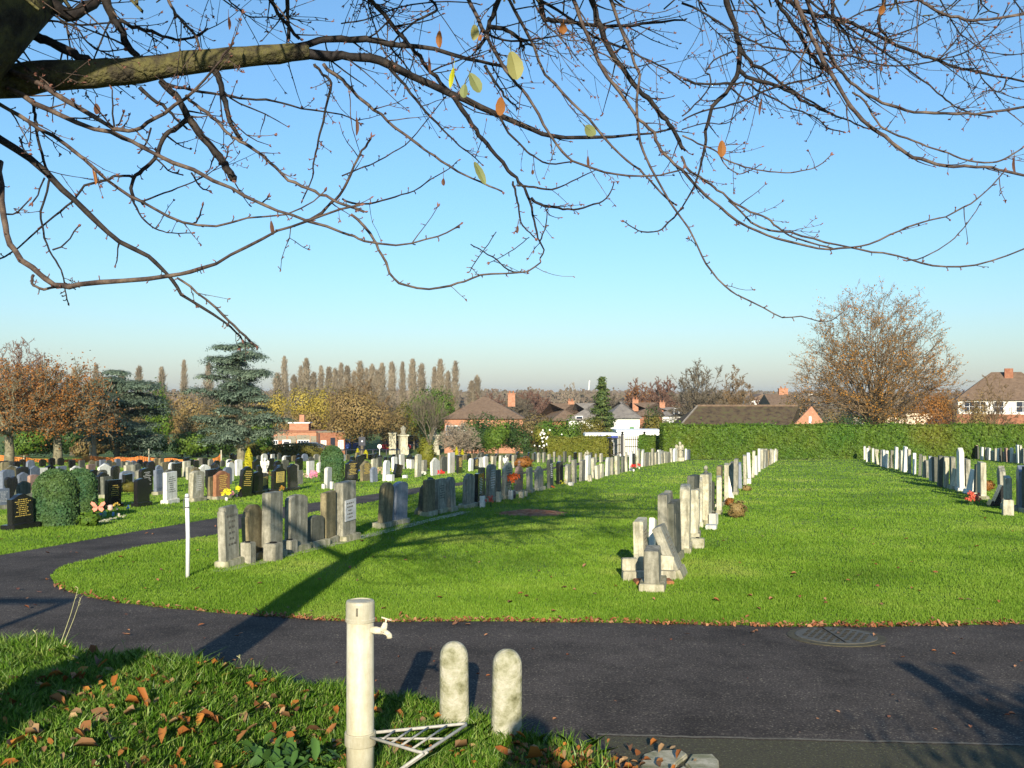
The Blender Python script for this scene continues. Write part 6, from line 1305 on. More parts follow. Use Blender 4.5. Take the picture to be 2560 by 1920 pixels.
# main bough and fork (widths in tile pixels)
BOUGH = ([t0(-260, 600), t0(0, 535), t0(300, 492), t0(600, 478), t0(900, 450), t0(1200, 405), t0(1500, 372), t0(1800, 348), t0(2000, 335)], [250, 215, 195, 185, 165, 148, 138, 120, 95])
br(t0, [(1900, 310), (2060, 268), (2212, 255)]+[(2212+x, y) for x, y in [(160, 258), (300, 280), (600, 322), (900, 402), (1060, 432)]], 60, 24, 0)
br(t0, [(1960, 345), (2100, 360), (2212, 362)]+[(2212+x, y) for x, y in [(120, 372), (250, 392), (450, 490), (700, 602), (900, 690), (1150, 800), (1300, 858), (1450, 893), (1750, 886), (2000, 860), (2150, 830)]], 80, 12, .1)
br(t1, [(700, 600), (820, 760), (890, 880), (970, 965), (1080, 1100), (1150, 1180), (1220, 1300), (1245, 1430), (1275, 1540), (1310, 1620), (1285, 1670)], 42, 10, .3)
br(t0, [(-60, 130), (180, 222), (300, 260), (400, 312), (520, 370), (620, 440), (700, 480)], 70, 62, .2)
br(t0, [(640, -160), (680, 0), (730, 100), (770, 170), (830, 300), (900, 380)], 80, 45, .3)
br(t0, [(780, 130), (860, 180), (950, 200), (1050, 230), (1150, 255), (1260, 240), (1330, 200)], 30, 18, .2)
br(t0, [(1040, 520), (1130, 620), (1200, 710), (1280, 850), (1400, 980), (1455, 1065), (1490, 1120), (1510, 1160)], 50, 60, .02)
br(t0, [(1390, 440), (1420, 520), (1445, 610), (1480, 750), (1520, 840), (1570, 912)], 56, 26, .02)
br(t0, [(-60, 520), (0, 545), (150, 620), (300, 702), (500, 790), (720, 860), (850, 920), (1000, 1002), (1250, 1112), (1500, 1222), (1650, 1300), (1800, 1362), (2000, 1432), (2212, 1500)]+[(2212+x, y) for x, y in [(80, 1530), (150, 1560), (350, 1590), (550, 1550), (680, 1508), (770, 1455)]], 40, 11, -.9)
br(t0, [(-30, 290), (60, 350), (180, 442), (300, 540), (420, 640), (520, 690)], 26, 14, -.8)
br(t0, [(-40, 410), (20, 440), (200, 520), (350, 602), (500, 690), (620, 768), (740, 832), (830, 852), (920, 820), (1000, 765), (1130, 682), (1250, 592), (1380, 452), (1450, 360), (1500, 290)], 46, 14, -.9)
br(t0, [(-60, 650), (0, 682), (130, 750), (250, 832), (430, 932), (550, 1032), (680, 1152), (850, 1272), (1000, 1352), (1180, 1440), (1400, 1462), (1600, 1412), (1850, 1390), (2030, 1300), (2100, 1240)], 34, 10, -.7)
br(t0, [(-80, 830), (0, 905), (200, 1032), (400, 1222), (560, 1372), (700, 1500), (770, 1560), (960, 1660), (1040, 1735), (1120, 1815), (1180, 1905), (1300, 1985), (1450, 2085), (1530, 2150), (1565, 2200)], 58, 14, .02)
br(t0, [(1150, 1795), (1280, 1895), (1440, 2035), (1550, 2140), (1655, 2240)], 16, 22, -.6)
br(t0, [(-10, 1050), (0, 1200), (20, 1400), (45, 1520), (90, 1620), (200, 1737), (300, 1815), (400, 1850), (520, 1845), (800, 1815), (1100, 1785), (1230, 1760), (1400, 1705), (1600, 1595), (1800, 1495), (1980, 1435), (2200, 1355), (2330, 1330)], 50, 14, -.9)
br(t0, [(1980, 1435), (2080, 1380), (2150, 1310), (2212, 1240), (2272, 1130), (2345, 980), (2380, 930), (2402, 890)], 24, 16, -.9)
br(t0, [(212, 1780), (205, 1830), (250, 1872), (350, 1862)], 22, 18, -.9)
br(t0, [(210, 640), (225, 720), (235, 800), (262, 950), (300, 1080), (320, 1180), (268, 1370), (280, 1500), (320, 1620), (380, 1720), (412, 1800), (420, 1880), (440, 1960)], 26, 10, .1)
br(t0, [(1210, 780), (1120, 840), (1050, 900), (1000, 1030), (920, 1100), (862, 1150), (855, 1250), (930, 1320)], 40, 22, .2)
br(t0, [(860, 1148), (770, 1140), (700, 1160), (550, 1202), (500, 1270), (430, 1340), (300, 1440), (120, 1602), (0, 1680)], 22, 12, .2)
br(t0, [(900, 560), (980, 640), (1080, 712), (1150, 780), (1212, 832)], 34, 16, .1)
br(t0, [(1040, 530), (1150, 565), (1300, 592), (1450, 615), (1600, 642), (1780, 652), (1950, 702), (2212, 742), (2330, 800)], 26, 9, .3)
br(t0, [(2030, 410), (2090, 480), (2140, 540), (2110, 700), (2080, 820), (2050, 950), (2030, 1060), (2020, 1150), (1960, 1290)], 24, 10, .1)
br(t0, [(1200, 620), (1300, 700), (1400, 782), (1470, 860), (1530, 905), (1620, 950), (1700, 1010), (1780, 1080), (1860, 1162), (2000, 1222), (2110, 1270), (2212, 1322), (2360, 1370)], 26, 22, -.3)
br(t0, [(855, 1290), (900, 1380), (960, 1450), (1030, 1490), (1110, 1510), (1240, 1508)], 16, 7, .2)
br(t0, [(850, 1270), (930, 1300), (1060, 1250), (1200, 1200), (1340, 1130), (1420, 1070)], 16, 7, .3)
br(t0, [(230, 140), (340, 135), (450, 160), (580, 160), (720, 150), (800, 190)], 18, 12, .4)
br(t0, [(1080, -60), (1095, 10), (1140, 90), (1190, 150), (1260, 222), (1290, 305)], 24, 20, -.2)
br(t0, [(1700, -120), (1745, 0), (1830, 122), (1935, 252)], 34, 26, .3); br(t0, [(1850, -100), (1855, 0), (1862, 120), (1875, 245)], 34, 26, .3)
br(t0, [(200, -50), (330, 30), (420, 85), (500, 80), (600, 20), (700, -80)], 120, 70, .6)
br(t0, [(300, 60), (400, 130), (500, 190), (560, 270), (650, 330), (800, 320)], 18, 9, .2)
br(t1, [(-120, 420), (0, 522), (60, 580), (130, 650), (250, 740), (380, 852), (500, 940), (600, 1012), (750, 1112), (900, 1180), (1040, 1240)], 30, 12, -.2)
br(t1, [(150, -60), (210, 20), (300, 130), (400, 252), (480, 340), (550, 432), (640, 530), (710, 605)], 34, 30, .2)
br(t1, [(290, 420), (380, 520), (450, 600), (550, 732), (650, 830), (760, 942), (840, 1000), (905, 1062)], 28, 8, .2)
br(t1, [(770, -80), (820, 0), (880, 120), (930, 232), (1000, 350), (1060, 450), (1140, 540), (1200, 622), (1270, 740), (1350, 872), (1430, 980), (1500, 1042), (1700, 1112), (1850, 1135), (2000, 1142), (2120, 1120), (2212, 1090)], 30, 12, -.4)
br(t1, [(1060, -60), (1120, 60), (1180, 180), (1240, 300), (1320, 482), (1430, 600), (1550, 722), (1650, 830), (1750, 952), (1850, 1040), (1930, 1100), (1990, 1160), (2070, 1250), (2150, 1320)], 26, 14, -.1)
br(t1, [(1040, -60), (1000, 40), (960, 140), (935, 230), (880, 320)], 44, 24, .4); br(t1, [(950, 165), (1050, 190), (1110, 220), (1160, 270), (1180, 320)], 36, 24, .5)
br(t1, [(1260, -60), (1290, 40), (1315, 122), (1380, 132), (1450, 142), (1650, 165), (1850, 172), (2000, 150), (2212, 132)], 42, 14, .3)
br(t1, [(1480, -60), (1520, 50), (1565, 172), (1640, 332), (1680, 420), (1725, 502), (1800, 592), (1870, 690), (1920, 762), (1990, 830), (2040, 902), (2070, 970), (2120, 1030), (2212, 1110), (2362, 1260), (2450, 1340), (2560, 1430), (2700, 1500), (2812, 1542), (3000, 1590), (3162, 1612), (3300, 1600), (3412, 1580), (3550, 1520), (3662, 1470), (3800, 1430), (3912, 1398), (4030, 1340), (4112, 1290), (4212, 1200), (4290, 1110)], 32, 9, -.6)
br(t1, [(1600, -60), (1640, 60), (1700, 252), (1780, 390), (1880, 532), (1940, 600), (2000, 652), (2060, 730), (2120, 802), (2170, 880), (2215, 965)], 46, 30, .2)
br(t1, [(1200, -50), (1350, 40), (1500, 130), (1640, 240), (1800, 300), (1950, 370), (2100, 450), (2250, 560)], 26, 12, .5)
br(t1, [(1720, -60), (1745, 20), (1800, 172), (1870, 330), (1925, 482), (1915, 640), (1918, 852), (1955, 980), (2000, 1082), (2120, 1302), (2212, 1422), (2270, 1520), (2335, 1662), (2390, 1750), (2480, 1850), (2560, 1910)]+[((p[0]*D-854)/Z_, p[1]*D/Z_) for p in [(1600, 640), (1650, 665), (1690, 686), (1730, 683), (1770, 695), (1800, 690), (1832, 665)]], 26, 7, -.6)
br(t1, [(540, -40), (620, 60), (480, 140), (360, 240), (330, 300)], 22, 14, .2)
br(t1, [(0, 150), (150, 130), (330, 60), (520, 20), (760, 10), (900, 30)], 12, 10, .5); br(t1, [(900, 200), (1050, 260), (1200, 262), (1350, 240), (1500, 220)], 20, 10, .4)
br(t1, [(800, 640), (900, 700), (1000, 740), (1080, 860), (1180, 960), (1240, 1010), (1340, 1060), (1480, 1050)], 24, 10, .2)
br(t1, [(930, 420), (980, 510), (1040, 600), (1080, 650), (1135, 690)], 26, 12, .2)
br(t1, [(1140, 1200), (1250, 1215), (1360, 1225), (1450, 1195), (1560, 1140), (1640, 1105)], 18, 7, .2); br(t1, [(1225, 1285), (1290, 1325), (1400, 1345), (1500, 1358), (1600, 1335), (1690, 1305), (1740, 1250), (1762, 1185)], 22, 9, .1)
br(t1, [(1110, 1170), (1130, 1260), (1145, 1330), (1160, 1440), (1200, 1490), (1250, 1540)], 18, 10, .4); br(t1, [(1285, 1560), (1310, 1500), (1325, 1440), (1330, 1380)], 12, 7, .4)
br(t1, [(0, 1290), (100, 1320), (220, 1310), (350, 1270), (470, 1235), (580, 1160), (700, 1090), (750, 1040)], 16, 7, .3); br(t1, [(0, 1140), (120, 1090), (200, 1060), (330, 990), (450, 905), (560, 770), (660, 640)], 12, 7, .3)
br(t1, [(60, 1385), (150, 1470), (210, 1550), (240, 1620), (290, 1700), (340, 1810), (420, 1850), (560, 1870), (700, 1850), (800, 1820), (900, 1780), (1060, 1770), (1200, 1760), (1290, 1700)], 22, 12, -.1)
br(t1, [(835, 1580), (920, 1630), (1000, 1680), (1080, 1750), (1180, 1765)], 9, 12, .2); br(t1, [(1000, 1500), (950, 1580), (890, 1660), (830, 1760)], 8, 7, .2); br(t1, [(1215, 1535), (1150, 1590), (1050, 1655), (960, 1700)], 7, 6, .4)
br(t1, [(2212, 1345), (2120, 1440), (2050, 1495), (1950, 1500), (1880, 1470), (1830, 1435)], 16, 8, .2)
br(t2, [(270, -80), (290, 20), (320, 110), (345, 182), (365, 300), (370, 462), (325, 530), (278, 602), (190, 692), (165, 790), (150, 902), (135, 1000), (118, 1082), (70, 1220), (0, 1342)], 48, 12, .4)
br(t2, [(370, 462), (450, 510), (600, 552), (700, 600), (800, 660), (880, 702), (1000, 750), (1120, 800), (1200, 832)], 34, 10, .4)
br(t2, [(365, 320), (440, 400), (520, 452), (610, 520), (720, 592), (850, 670), (960, 735)], 28, 12, .5)
br(t2, [(590, -60), (620, 20), (700, 130), (760, 225), (800, 300), (860, 382), (920, 440), (965, 475)], 32, 26, .1)
br(t2, [(715, -60), (740, 30), (790, 140), (840, 252), (885, 350), (935, 432), (985, 510), (1040, 600), (1100, 690), (1140, 750), (1190, 795), (1270, 862), (1350, 922), (1450, 990), (1550, 1032), (1650, 1065), (1750, 1075), (1900, 1080), (2000, 1085), (2100, 1115), (2300, 1145)], 38, 20, -.5)
br(t2, [(785, -60), (815, 30), (880, 202), (930, 300), (1000, 432), (1060, 510), (1120, 560), (1250, 645), (1350, 685), (1450, 712), (1570, 732), (1700, 737), (1850, 735), (1950, 732), (2100, 710), (2300, 680)], 28, 18, -.3)
br(t2, [(780, -40), (880, 50), (1000, 130), (1150, 230), (1300, 335), (1450, 442), (1600, 552), (1680, 625), (1760, 685), (1880, 735), (2000, 755)], 20, 11, .1)
br(t2, [(630, -30), (740, 50), (850, 92), (980, 120), (1100, 152), (1230, 215), (1350, 275), (1480, 330), (1600, 372), (1720, 415), (1850, 452), (2030, 490), (2300, 545)], 34, 14, .3)
br(t2, [(1500, -40), (1560, 20), (1640, 65), (1740, 105), (1880, 128), (2030, 115), (2230, 88)], 22, 22, -.2)
br(t2, [(0, 15), (150, 90), (300, 182), (420, 250), (520, 300), (650, 320), (800, 342), (950, 355), (1100, 362), (1200, 395), (1310, 422), (1450, 425), (1600, 402), (1700, 380), (1800, 352), (1900, 295), (1960, 240), (2040, 170), (2110, 30)], 18, 9, 0)
br(t2, [(0, 510), (80, 535), (200, 542), (320, 540), (410, 537), (480, 580), (600, 642), (700, 700), (780, 725), (880, 770), (940, 830), (1045, 852)], 20, 9, .2)
br(t2, [(1100, 600), (1180, 655), (1250, 782), (1350, 860), (1500, 912), (1620, 960), (1720, 990), (1850, 1040), (2000, 1055), (2100, 1020), (2200, 960)], 16, 12, -.3)
br(t2, [(0, 872), (100, 930), (200, 970), (270, 1025), (370, 1070), (480, 1100), (600, 1115), (700, 1120), (800, 1100), (880, 1075), (960, 1005)], 14, 8, -.2); br(t2, [(230, 990), (290, 1080), (370, 1125), (450, 1100), (500, 1070)], 10, 8, -.2)
br(t2, [(1310, -60), (1300, 60), (1270, 120), (1280, 180), (1325, 250), (1300, 330)], 36, 16, .5)
br(t2, [(0, 1010), (40, 1100), (150, 1170), (230, 1235), (330, 1310), (440, 1370), (550, 1412), (620, 1470), (700, 1525), (830, 1570), (980, 1610)], 20, 13, -.4)
br(t2, [(300, 1300), (380, 1370), (450, 1440), (560, 1490), (700, 1510), (850, 1545), (1000, 1585), (1150, 1615), (1300, 1640), (1480, 1680), (1620, 1720), (1800, 1730), (2000, 1690), (2212, 1610), (2380, 1520), (2560, 1400)], 16, 12, -.4)
br(t2, [(1935, 1305), (1880, 1400), (1790, 1510), (1700, 1590), (1560, 1665), (1450, 1690)], 7, 10, -.4)
br(t2, [(955, -60), (975, 30), (980, 110), (1060, 220), (1100, 310), (1160, 350)], 34, 10, .4)
br(t2, [(0, 780), (120, 720), (270, 690), (420, 640), (560, 580), (700, 540), (860, 505), (900, 480)], 12, 16, .1); br(t2, [(0, 840), (140, 800), (280, 800), (350, 740), (430, 660)], 10, 7, .1); br(t2, [(0, 750), (80, 680), (180, 560), (170, 480), (150, 470), (200, 390), (330, 330)], 12, 12, .4)
br(t2, [(620, 60), (620, 160), (640, 230), (680, 280)], 14, 8, .2); br(t2, [(450, 0), (500, 110), (560, 190), (640, 250), (700, 320), (790, 400), (900, 450)], 14, 12, .2)
br(t2, [(1840, 350), (1900, 440), (1960, 530), (2040, 595), (2085, 560), (2095, 515)], 7, 12, .3); br(t2, [(1660, 390), (1750, 290), (1830, 190), (1880, 130), (1960, 20)], 12, 7, .1); br(t2, [(1330, 240), (1480, 190), (1600, 130), (1680, 100)], 12, 8, .3); br(t2, [(1070, 130), (1180, 70), (1300, 40), (1430, 15), (1540, 5)], 12, 12, .3)

for k in range(9):
    x = rt.uniform(500, 2520); y = -60; ln = rt.uniform(230, 520)*(1.0 if x > 900 else .6); dx = rt.uniform(.15, .95); P = [(x, y)]; n = 9
    for i in range(n):
        t = i/n; x += ln/n*(dx+1.1*t*t); y += ln/n*(1-1.55*t**1.7)+rt.uniform(-8, 8); P.append((x, y))
    BR.append((P, rt.uniform(9, 17)/Z_*.386, 7, rt.uniform(-.3, .9)))

root_p = Vector((-2.42, 2.8, gzf(0, 2.8)))
MBt = MB()
trunk_pts = [root_p+Vector((0, 0, -.2)), root_p+Vector((.03, .06, .9)), Vector((-2.33, 3.0, 1.7)), Vector((-2.30, 3.35, 2.6))]
a = Pt(-60*Z_, 420*Z_, 4.0); b_ = Pt(170*Z_, -60*Z_, 4.3)
trunk_pts += [a+Vector((-.14, -.15, -.1)), a+Vector((.03, .02, .25)), b_, b_+Vector((.4, .25, .9)), b_+Vector((.9, .3, 1.9))]
MBt.tube([p-CO for p in trunk_pts], [.30, .22, .20, .20, .18, .165, .14, .12, .09], 16)
MBt.build('trunk', M_bark, cherry, smooth=True)
# bough
bp_, bw = BOUGH
bpts = [Pt(x, y, depth(x)) for x, y in bp_]; bpts[0] = trunk_pts[4]+Vector((-.02, 0, .02))
def smoothpts(P, W, n=3):
    P2 = []; W2_ = []
    for i in range(len(P)-1):
        p0 = P[max(i-1, 0)]; p1 = P[i]; p2 = P[i+1]; p3 = P[min(i+2, len(P)-1)]
        for k in range(n):
            t = k/n; P2.append(.5*((2*p1)+(p2-p0)*t+(2*p0-5*p1+4*p2-p3)*t*t+(3*p1-p0-3*p2+p3)*t**3)); W2_.append(W[i]+(W[i+1]-W[i])*t)
    return P2+[P[-1]], W2_+[W[-1]]
BR_ = [w*Z_/2/F*depth(x) for w, (x, y) in zip(bw, bp_)]
Pb, Wb = smoothpts(bpts, BR_)
MB().tube([p-CO+Vector((0, 0, random.uniform(-.003, .003))) for p in Pb], [w*random.uniform(.96, 1.05) for w in Wb], 16).build('bough', M_bark, cherry, smooth=True)
twigs = MB(); limbs = MB(); dtw = MB(); buds = MB(); TIPS = []; DK = [False]
def budpt(p, d, s=.012):
    for k in range(rt.choice((1, 2, 3, 3))):
        u = (d+Vector((rt.uniform(-1, 1), rt.uniform(-1, 1), rt.uniform(-.6, 1)))*.7).normalized(); q = p+u*s*rt.uniform(.8, 1.5); buds.tube([p, (p+q)/2, q], [s*.16, s*.30, s*.04], 4, cap=False)
def polyl(P, W, mbx=None, knobs=True, lev=1):
    """smooth wobbly branch tube with spurs; returns the fine points"""
    P2, W2_ = smoothpts(P, W, 3 if len(P) < 14 else 2)
    P2 = [p+Vector((rt.gauss(0, 1), rt.gauss(0, 1), rt.gauss(0, 1)))*min(w*.35, .003) for p, w in zip(P2, W2_)]
    big = W[0] > .011
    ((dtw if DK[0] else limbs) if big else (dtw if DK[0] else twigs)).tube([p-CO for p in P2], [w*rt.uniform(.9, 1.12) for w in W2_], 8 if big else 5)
    if knobs:
        for i in range(1, len(P2)-1):
            if W2_[i] < .014 and rt.random() < .55:
                d = (P2[i+1]-P2[i-1]).normalized(); n_ = d.orthogonal().normalized(); n_.rotate(Matrix.Rotation(rt.uniform(0, 6.28), 3, d)); q = P2[i]+(n_+d*.5).normalized()*(W2_[i]+rt.uniform(.006, .016))
                twigs.tube([P2[i]-CO, q-CO], [.0028, .002], 4); budpt(q-CO, n_, .009)
        budpt(P2[-1]-CO, (P2[-1]-P2[-2]).normalized(), .016)
    return P2, W2_
def sidetwig(p, d, L, r_, lev, upc=.5, away=None):
    """hooked side shoot: leaves the branch outwards or down, then turns up at its tip"""
    n = max(4, int(L/.06)); P = [p]; dv = d.normalized()
    for i in range(n):
        t = i/n; dv = (dv+Vector((rt.gauss(0, .10)+.03, rt.gauss(0, .10), rt.gauss(0, .08)+upc*(.02+.26*t*t)))).normalized(); P.append(P[-1]+dv*L/n)
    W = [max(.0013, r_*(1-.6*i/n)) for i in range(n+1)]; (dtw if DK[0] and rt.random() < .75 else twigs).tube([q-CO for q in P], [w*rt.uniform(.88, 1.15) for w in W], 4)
    for i in range(1, n+1):
        if rt.random() < .6: nn = Vector((rt.uniform(-1, 1), rt.uniform(-1, 1), rt.uniform(-1, 1))).normalized(); q = P[i]+nn*.011; twigs.tube([P[i]-CO, q-CO], [.0022, .0014], 3); budpt(q-CO, nn, .006)
        if lev > 0 and i < n-1 and rt.random() < .24: s = (dv+Vector((rt.uniform(-1, 1), rt.uniform(-1, 1), rt.uniform(-1.1, .5)))*.9); sidetwig(P[i], s, L*rt.uniform(.3, .6), r_*.65, lev-1, upc)
    budpt(P[-1]-CO, dv, .012); TIPS.append(P[-1])
for pts, w0, w1, drift in BR:
    n = len(pts); L = [0]
    for i in range(1, n): L.append(L[-1]+math.hypot(pts[i][0]-pts[i-1][0], pts[i][1]-pts[i-1][1]))
    P = [Pt(x, y, depth(x)+drift*L[i]/1000*1.2) for i, (x, y) in enumerate(pts)]; W = [max(.0015, .86*(w0+(w1-w0)*L[i]/L[-1])*Z_/2/F*P[i].y) for i in range(n)]
    DK[0] = drift >= 0; P2, W2_ = polyl(P, W)  # drift also picks the branches whose bark has shade painted in
    # procedural side shoots, denser in the upper part of the picture
    for i in range(2, len(P2)-1):
        v = HZ-(P2[i].z-CAMH)*F/P2[i].y; dens = .5 if v < 190 else (.30 if v < 340 else .13)
        if v > -60 and rt.random() < dens:
            d = (P2[i+1]-P2[i-1]).normalized(); s = d*.5+Vector((rt.uniform(-.7, .9), rt.uniform(-.9, .9), rt.uniform(-1, .6))); sidetwig(P2[i], s, rt.uniform(.12, .42)*(1 if v < 250 else .55), max(.0022, min(.0045, W2_[i]*.45)), 1, rt.uniform(.2, .8))
# thin bud stalks seen low at the left
for a0, a1 in [((130, 890), (190, 1000)), ((280, 1150), (210, 1310)), ((40, 1390), (185, 1300)), ((340, 1620), (505, 1470)), ((740, 830), (725, 580)), ((750, 810), (800, 730)), ((980, 830), (900, 990)), ((1250, 1450), (1312, 1335)), ((1000, 1010), (1170, 1130)), ((1240, 1120), (1350, 1235)), ((1650, 1300), (1735, 1275)), ((1440, 1050), (1480, 960))]:
    x0, y0 = t0(*a0); x1, y1 = t0(*a1); A_ = Pt(x0, y0, depth(x0)-.1); B_ = Pt(x1, y1, depth(x1)-.15); M_ = (A_+B_)/2+Vector((0, 0, -.02)); polyl([A_, M_, B_], [.004, .0035, .003])
# upper, unseen crown: boughs over the frame and behind, which carry the descending branches and throw the dappled shade
bm_ = MB()
def bough(pts, r0, r1, twn=10, tl=1.2):
    P = [Vector(p) for p in pts]; P2, W2_ = smoothpts(P, [r0+(r1-r0)*i/(len(P)-1) for i in range(len(P))]); bm_.tube([p-CO for p in P2], W2_, 9)
    for k in range(twn):
        i = rt.randrange(2, len(P2)); S_ = []; T_ = []; d = Vector((rt.uniform(-.6, 1), rt.uniform(-1, 1), rt.uniform(-.05, .8))).normalized(); grow(S_, T_, P2[i]-CO, d, tl*rt.uniform(.6, 1.2), max(.014, W2_[i]*.4), 2, rt, .7, .02, 2, 4, .006)
        HI.extend(S_)
HI = []
bough([(-2.1, 4.2, 3.4), (-1.6, 4.3, 4.3), (-.6, 4.8, 4.8), (.8, 5.3, 4.95), (2.2, 5.8, 4.8), (3.6, 6.2, 4.5)], .12, .03, 34, 1.1)
bough([(-2.0, 4.35, 3.75), (-1.9, 4.6, 4.9), (-1.4, 5.2, 5.8), (-.4, 5.8, 6.4), (1.0, 6.2, 6.7)], .13, .04, 34, 1.5)
bough([(-2.3, 3.35, 2.6), (-2.1, 3.05, 3.35), (-1.6, 3.0, 3.72), (-1.1, 3.05, 3.95), (-.2, 3.2, 4.1), (1.0, 3.4, 4.2)], .12, .03, 12, .8)
bough([(-2.1, 4.2, 3.4), (-2.6, 4.0, 4.8), (-2.9, 4.2, 6.0), (-3.1, 4.4, 7.0)], .13, .05, 24, 1.4)
bough([(-2.12, 4.0, 3.2), (-2.2, 2.2, 4.4), (-1.6, 1.0, 5.0), (-.8, -.2, 5.4)], .09, .03, 10)
bough([(-2.25, 3.6, 2.8), (-3.2, 2.2, 3.9), (-3.8, 1.2, 4.6)], .08, .03, 8)
bough([(-1.85, 4.45, 4.1), (-1.2, 4.4, 5.0), (.2, 4.9, 5.5), (1.6, 5.5, 5.6), (2.8, 6.0, 5.4)], .12, .05, 40, 1.3)
bough([(-1.75, 4.5, 4.3), (-1.5, 5.0, 5.4), (-.6, 6.2, 6.2), (.6, 7.4, 6.8)], .12, .05, 36, 1.3)
bough([(-1.7, 4.55, 4.4), (-2.2, 3.6, 5.6), (-1.6, 3.0, 6.4), (-.6, 2.4, 6.9)], .11, .05, 30, 1.3)
bough([(-1.72, 4.5, 4.35), (-.4, 4.2, 4.75), (.9, 4.2, 4.7), (2.1, 4.4, 4.5)], .09, .04, 30, 1.1)
for k in range(9):
    x0 = -2.2+.1*k; q = rt.uniform(3.4, 5.2); z0 = rt.uniform(3.9, 4.9); x1 = x0+rt.uniform(1.4, 3.6)
    bough([(-1.95, 4.4, 3.85), (x0+.4, (3.9+q)/2, z0), ((x0+x1)/2, q, z0+rt.uniform(.1, .7)), (x1, q+rt.uniform(-.5, .8), z0+rt.uniform(-.1, .9))], rt.uniform(.07, .10), .045, 12, 1.0)
bm_.build('upper_boughs', M_bark, cherry, smooth=True)
hi = np.array(HI)
# keep the unseen upper crown out of the picture itself
def sy(p): return HZ-(p[:, 2]+CO.z-CAMH)*F/np.maximum(p[:, 1]+CO.y, .3)
k = ((sy(hi[:, :3]) < 40) & (sy(hi[:, 3:6]) < 40)) | (hi[:, 4]+CO.y < .6)
link('upper_twigs', segs_mesh('upper_twigs', hi[k], 3), M_bark, cherry)
limbs.build('limbs', M_twig, cherry, smooth=True); dtw.build('shade_toned_limbs', M_dtwig, cherry, smooth=True); twigs.build('twigs', M_twig, cherry, smooth=True); buds.build('buds', M_bud, cherry)
# last leaves
LM = {'olive': leafmat('olive_leaf', [(.30, .30, .10), (.38, .36, .14)], trans=.35), 'orange': leafmat('orange_leaf', [(.26, .09, .02), (.36, .15, .04)], trans=.3), 'yellow': leafmat('yellow_leaf', [(.62, .55, .02), (.45, .50, .03)], trans=.3), 'green': leafmat('green_leaf', [(.20, .24, .08), (.26, .28, .12)], trans=.35), 'brown': leafmat('brown_leaf', [(.07, .03, .015), (.13, .055, .03)], trans=.2)}
def hleaf(x, y, h, w, ang, mt, bend=.15):
    P = Pt(x, y, depth(x)-.25); s = P.y/F*(.86 if mt in ('orange', 'brown') else 1); h *= s; w *= s; vs = []; n = 9
    for i in range(n):
        t = i/(n-1); wd = w*.5*math.sin(math.pi*min(1, t*.92+.06))**.75*(1 if i % 2 else .93)
        if i == n-1: wd = 0
        yb = bend*h*math.sin(t*2.4); vs += [(-wd, yb+wd*.35, -h*t), (0, yb, -h*t), (wd, yb+wd*.35, -h*t)]
    fs = []
    for i in range(n-1): fs += [(i*3, i*3+1, i*3+4, i*3+3), (i*3+1, i*3+2, i*3+5, i*3+4)]
    mb = MB().add(vs, fs); mb.tube([(0, 0, .03), (0, 0, 0), (0, bend*h*.9, -h*.5)], [.001, .0013, .0008], 4)
    o = mb.build('hanging_leaf', LM[mt], cherry); o.location = P-CO; o.rotation_euler = (R(rt.uniform(-15, 15)), R(ang), R(rt.uniform(-25, 25)))
for a_ in [(t1(1095, 335), 72, 44, -12, 'olive'), (t1(830, 475), 56, 30, -28, 'green'), (t1(800, 545), 36, 22, 8, 'green'), (t1(1030, 630), 54, 30, 2, 'orange'), (t1(725, 440), 50, 13, 8, 'yellow'), (t1(860, 160), 38, 24, 10, 'olive'), (t1(635, 200), 48, 20, -4, 'orange'), (t1(565, 370), 50, 9, -3, 'brown'), (t1(1580, 815), 34, 30, -55, 'green'),
    (t1(1435, 150), 32, 26, 10, 'orange'), (t1(905, 225), 20, 12, 20, 'orange'), (t1(860, 1050), 62, 20, -25, 'green'), (t1(660, 1155), 22, 12, 0, 'brown'), (t1(95, 760), 56, 12, -3, 'brown'), (t1(1595, 1010), 34, 9, -3, 'brown'), (t1(1235, 1100), 14, 10, 0, 'brown'), (t1(1140, 1460), 24, 8, 5, 'brown'),
    (t2(255, 910), 50, 26, 0, 'orange'), (t2(1300, 35), 26, 20, 20, 'orange'), (t2(2150, 1010), 56, 12, -12, 'brown'), (t2(515, 640), 48, 9, 5, 'brown'), (t2(940, 560), 36, 8, -10, 'brown'), (t2(1290, 430), 14, 9, 0, 'brown'), (t0(620, 670), 32, 20, -5, 'brown'), (t0(1480, 110), 36, 10, 2, 'brown'), (t0(600, 1100), 48, 12, -15, 'orange'), (t0(1755, 1430), 44, 12, -8, 'brown')]:
    hleaf(a_[0][0], a_[0][1], *a_[1:])

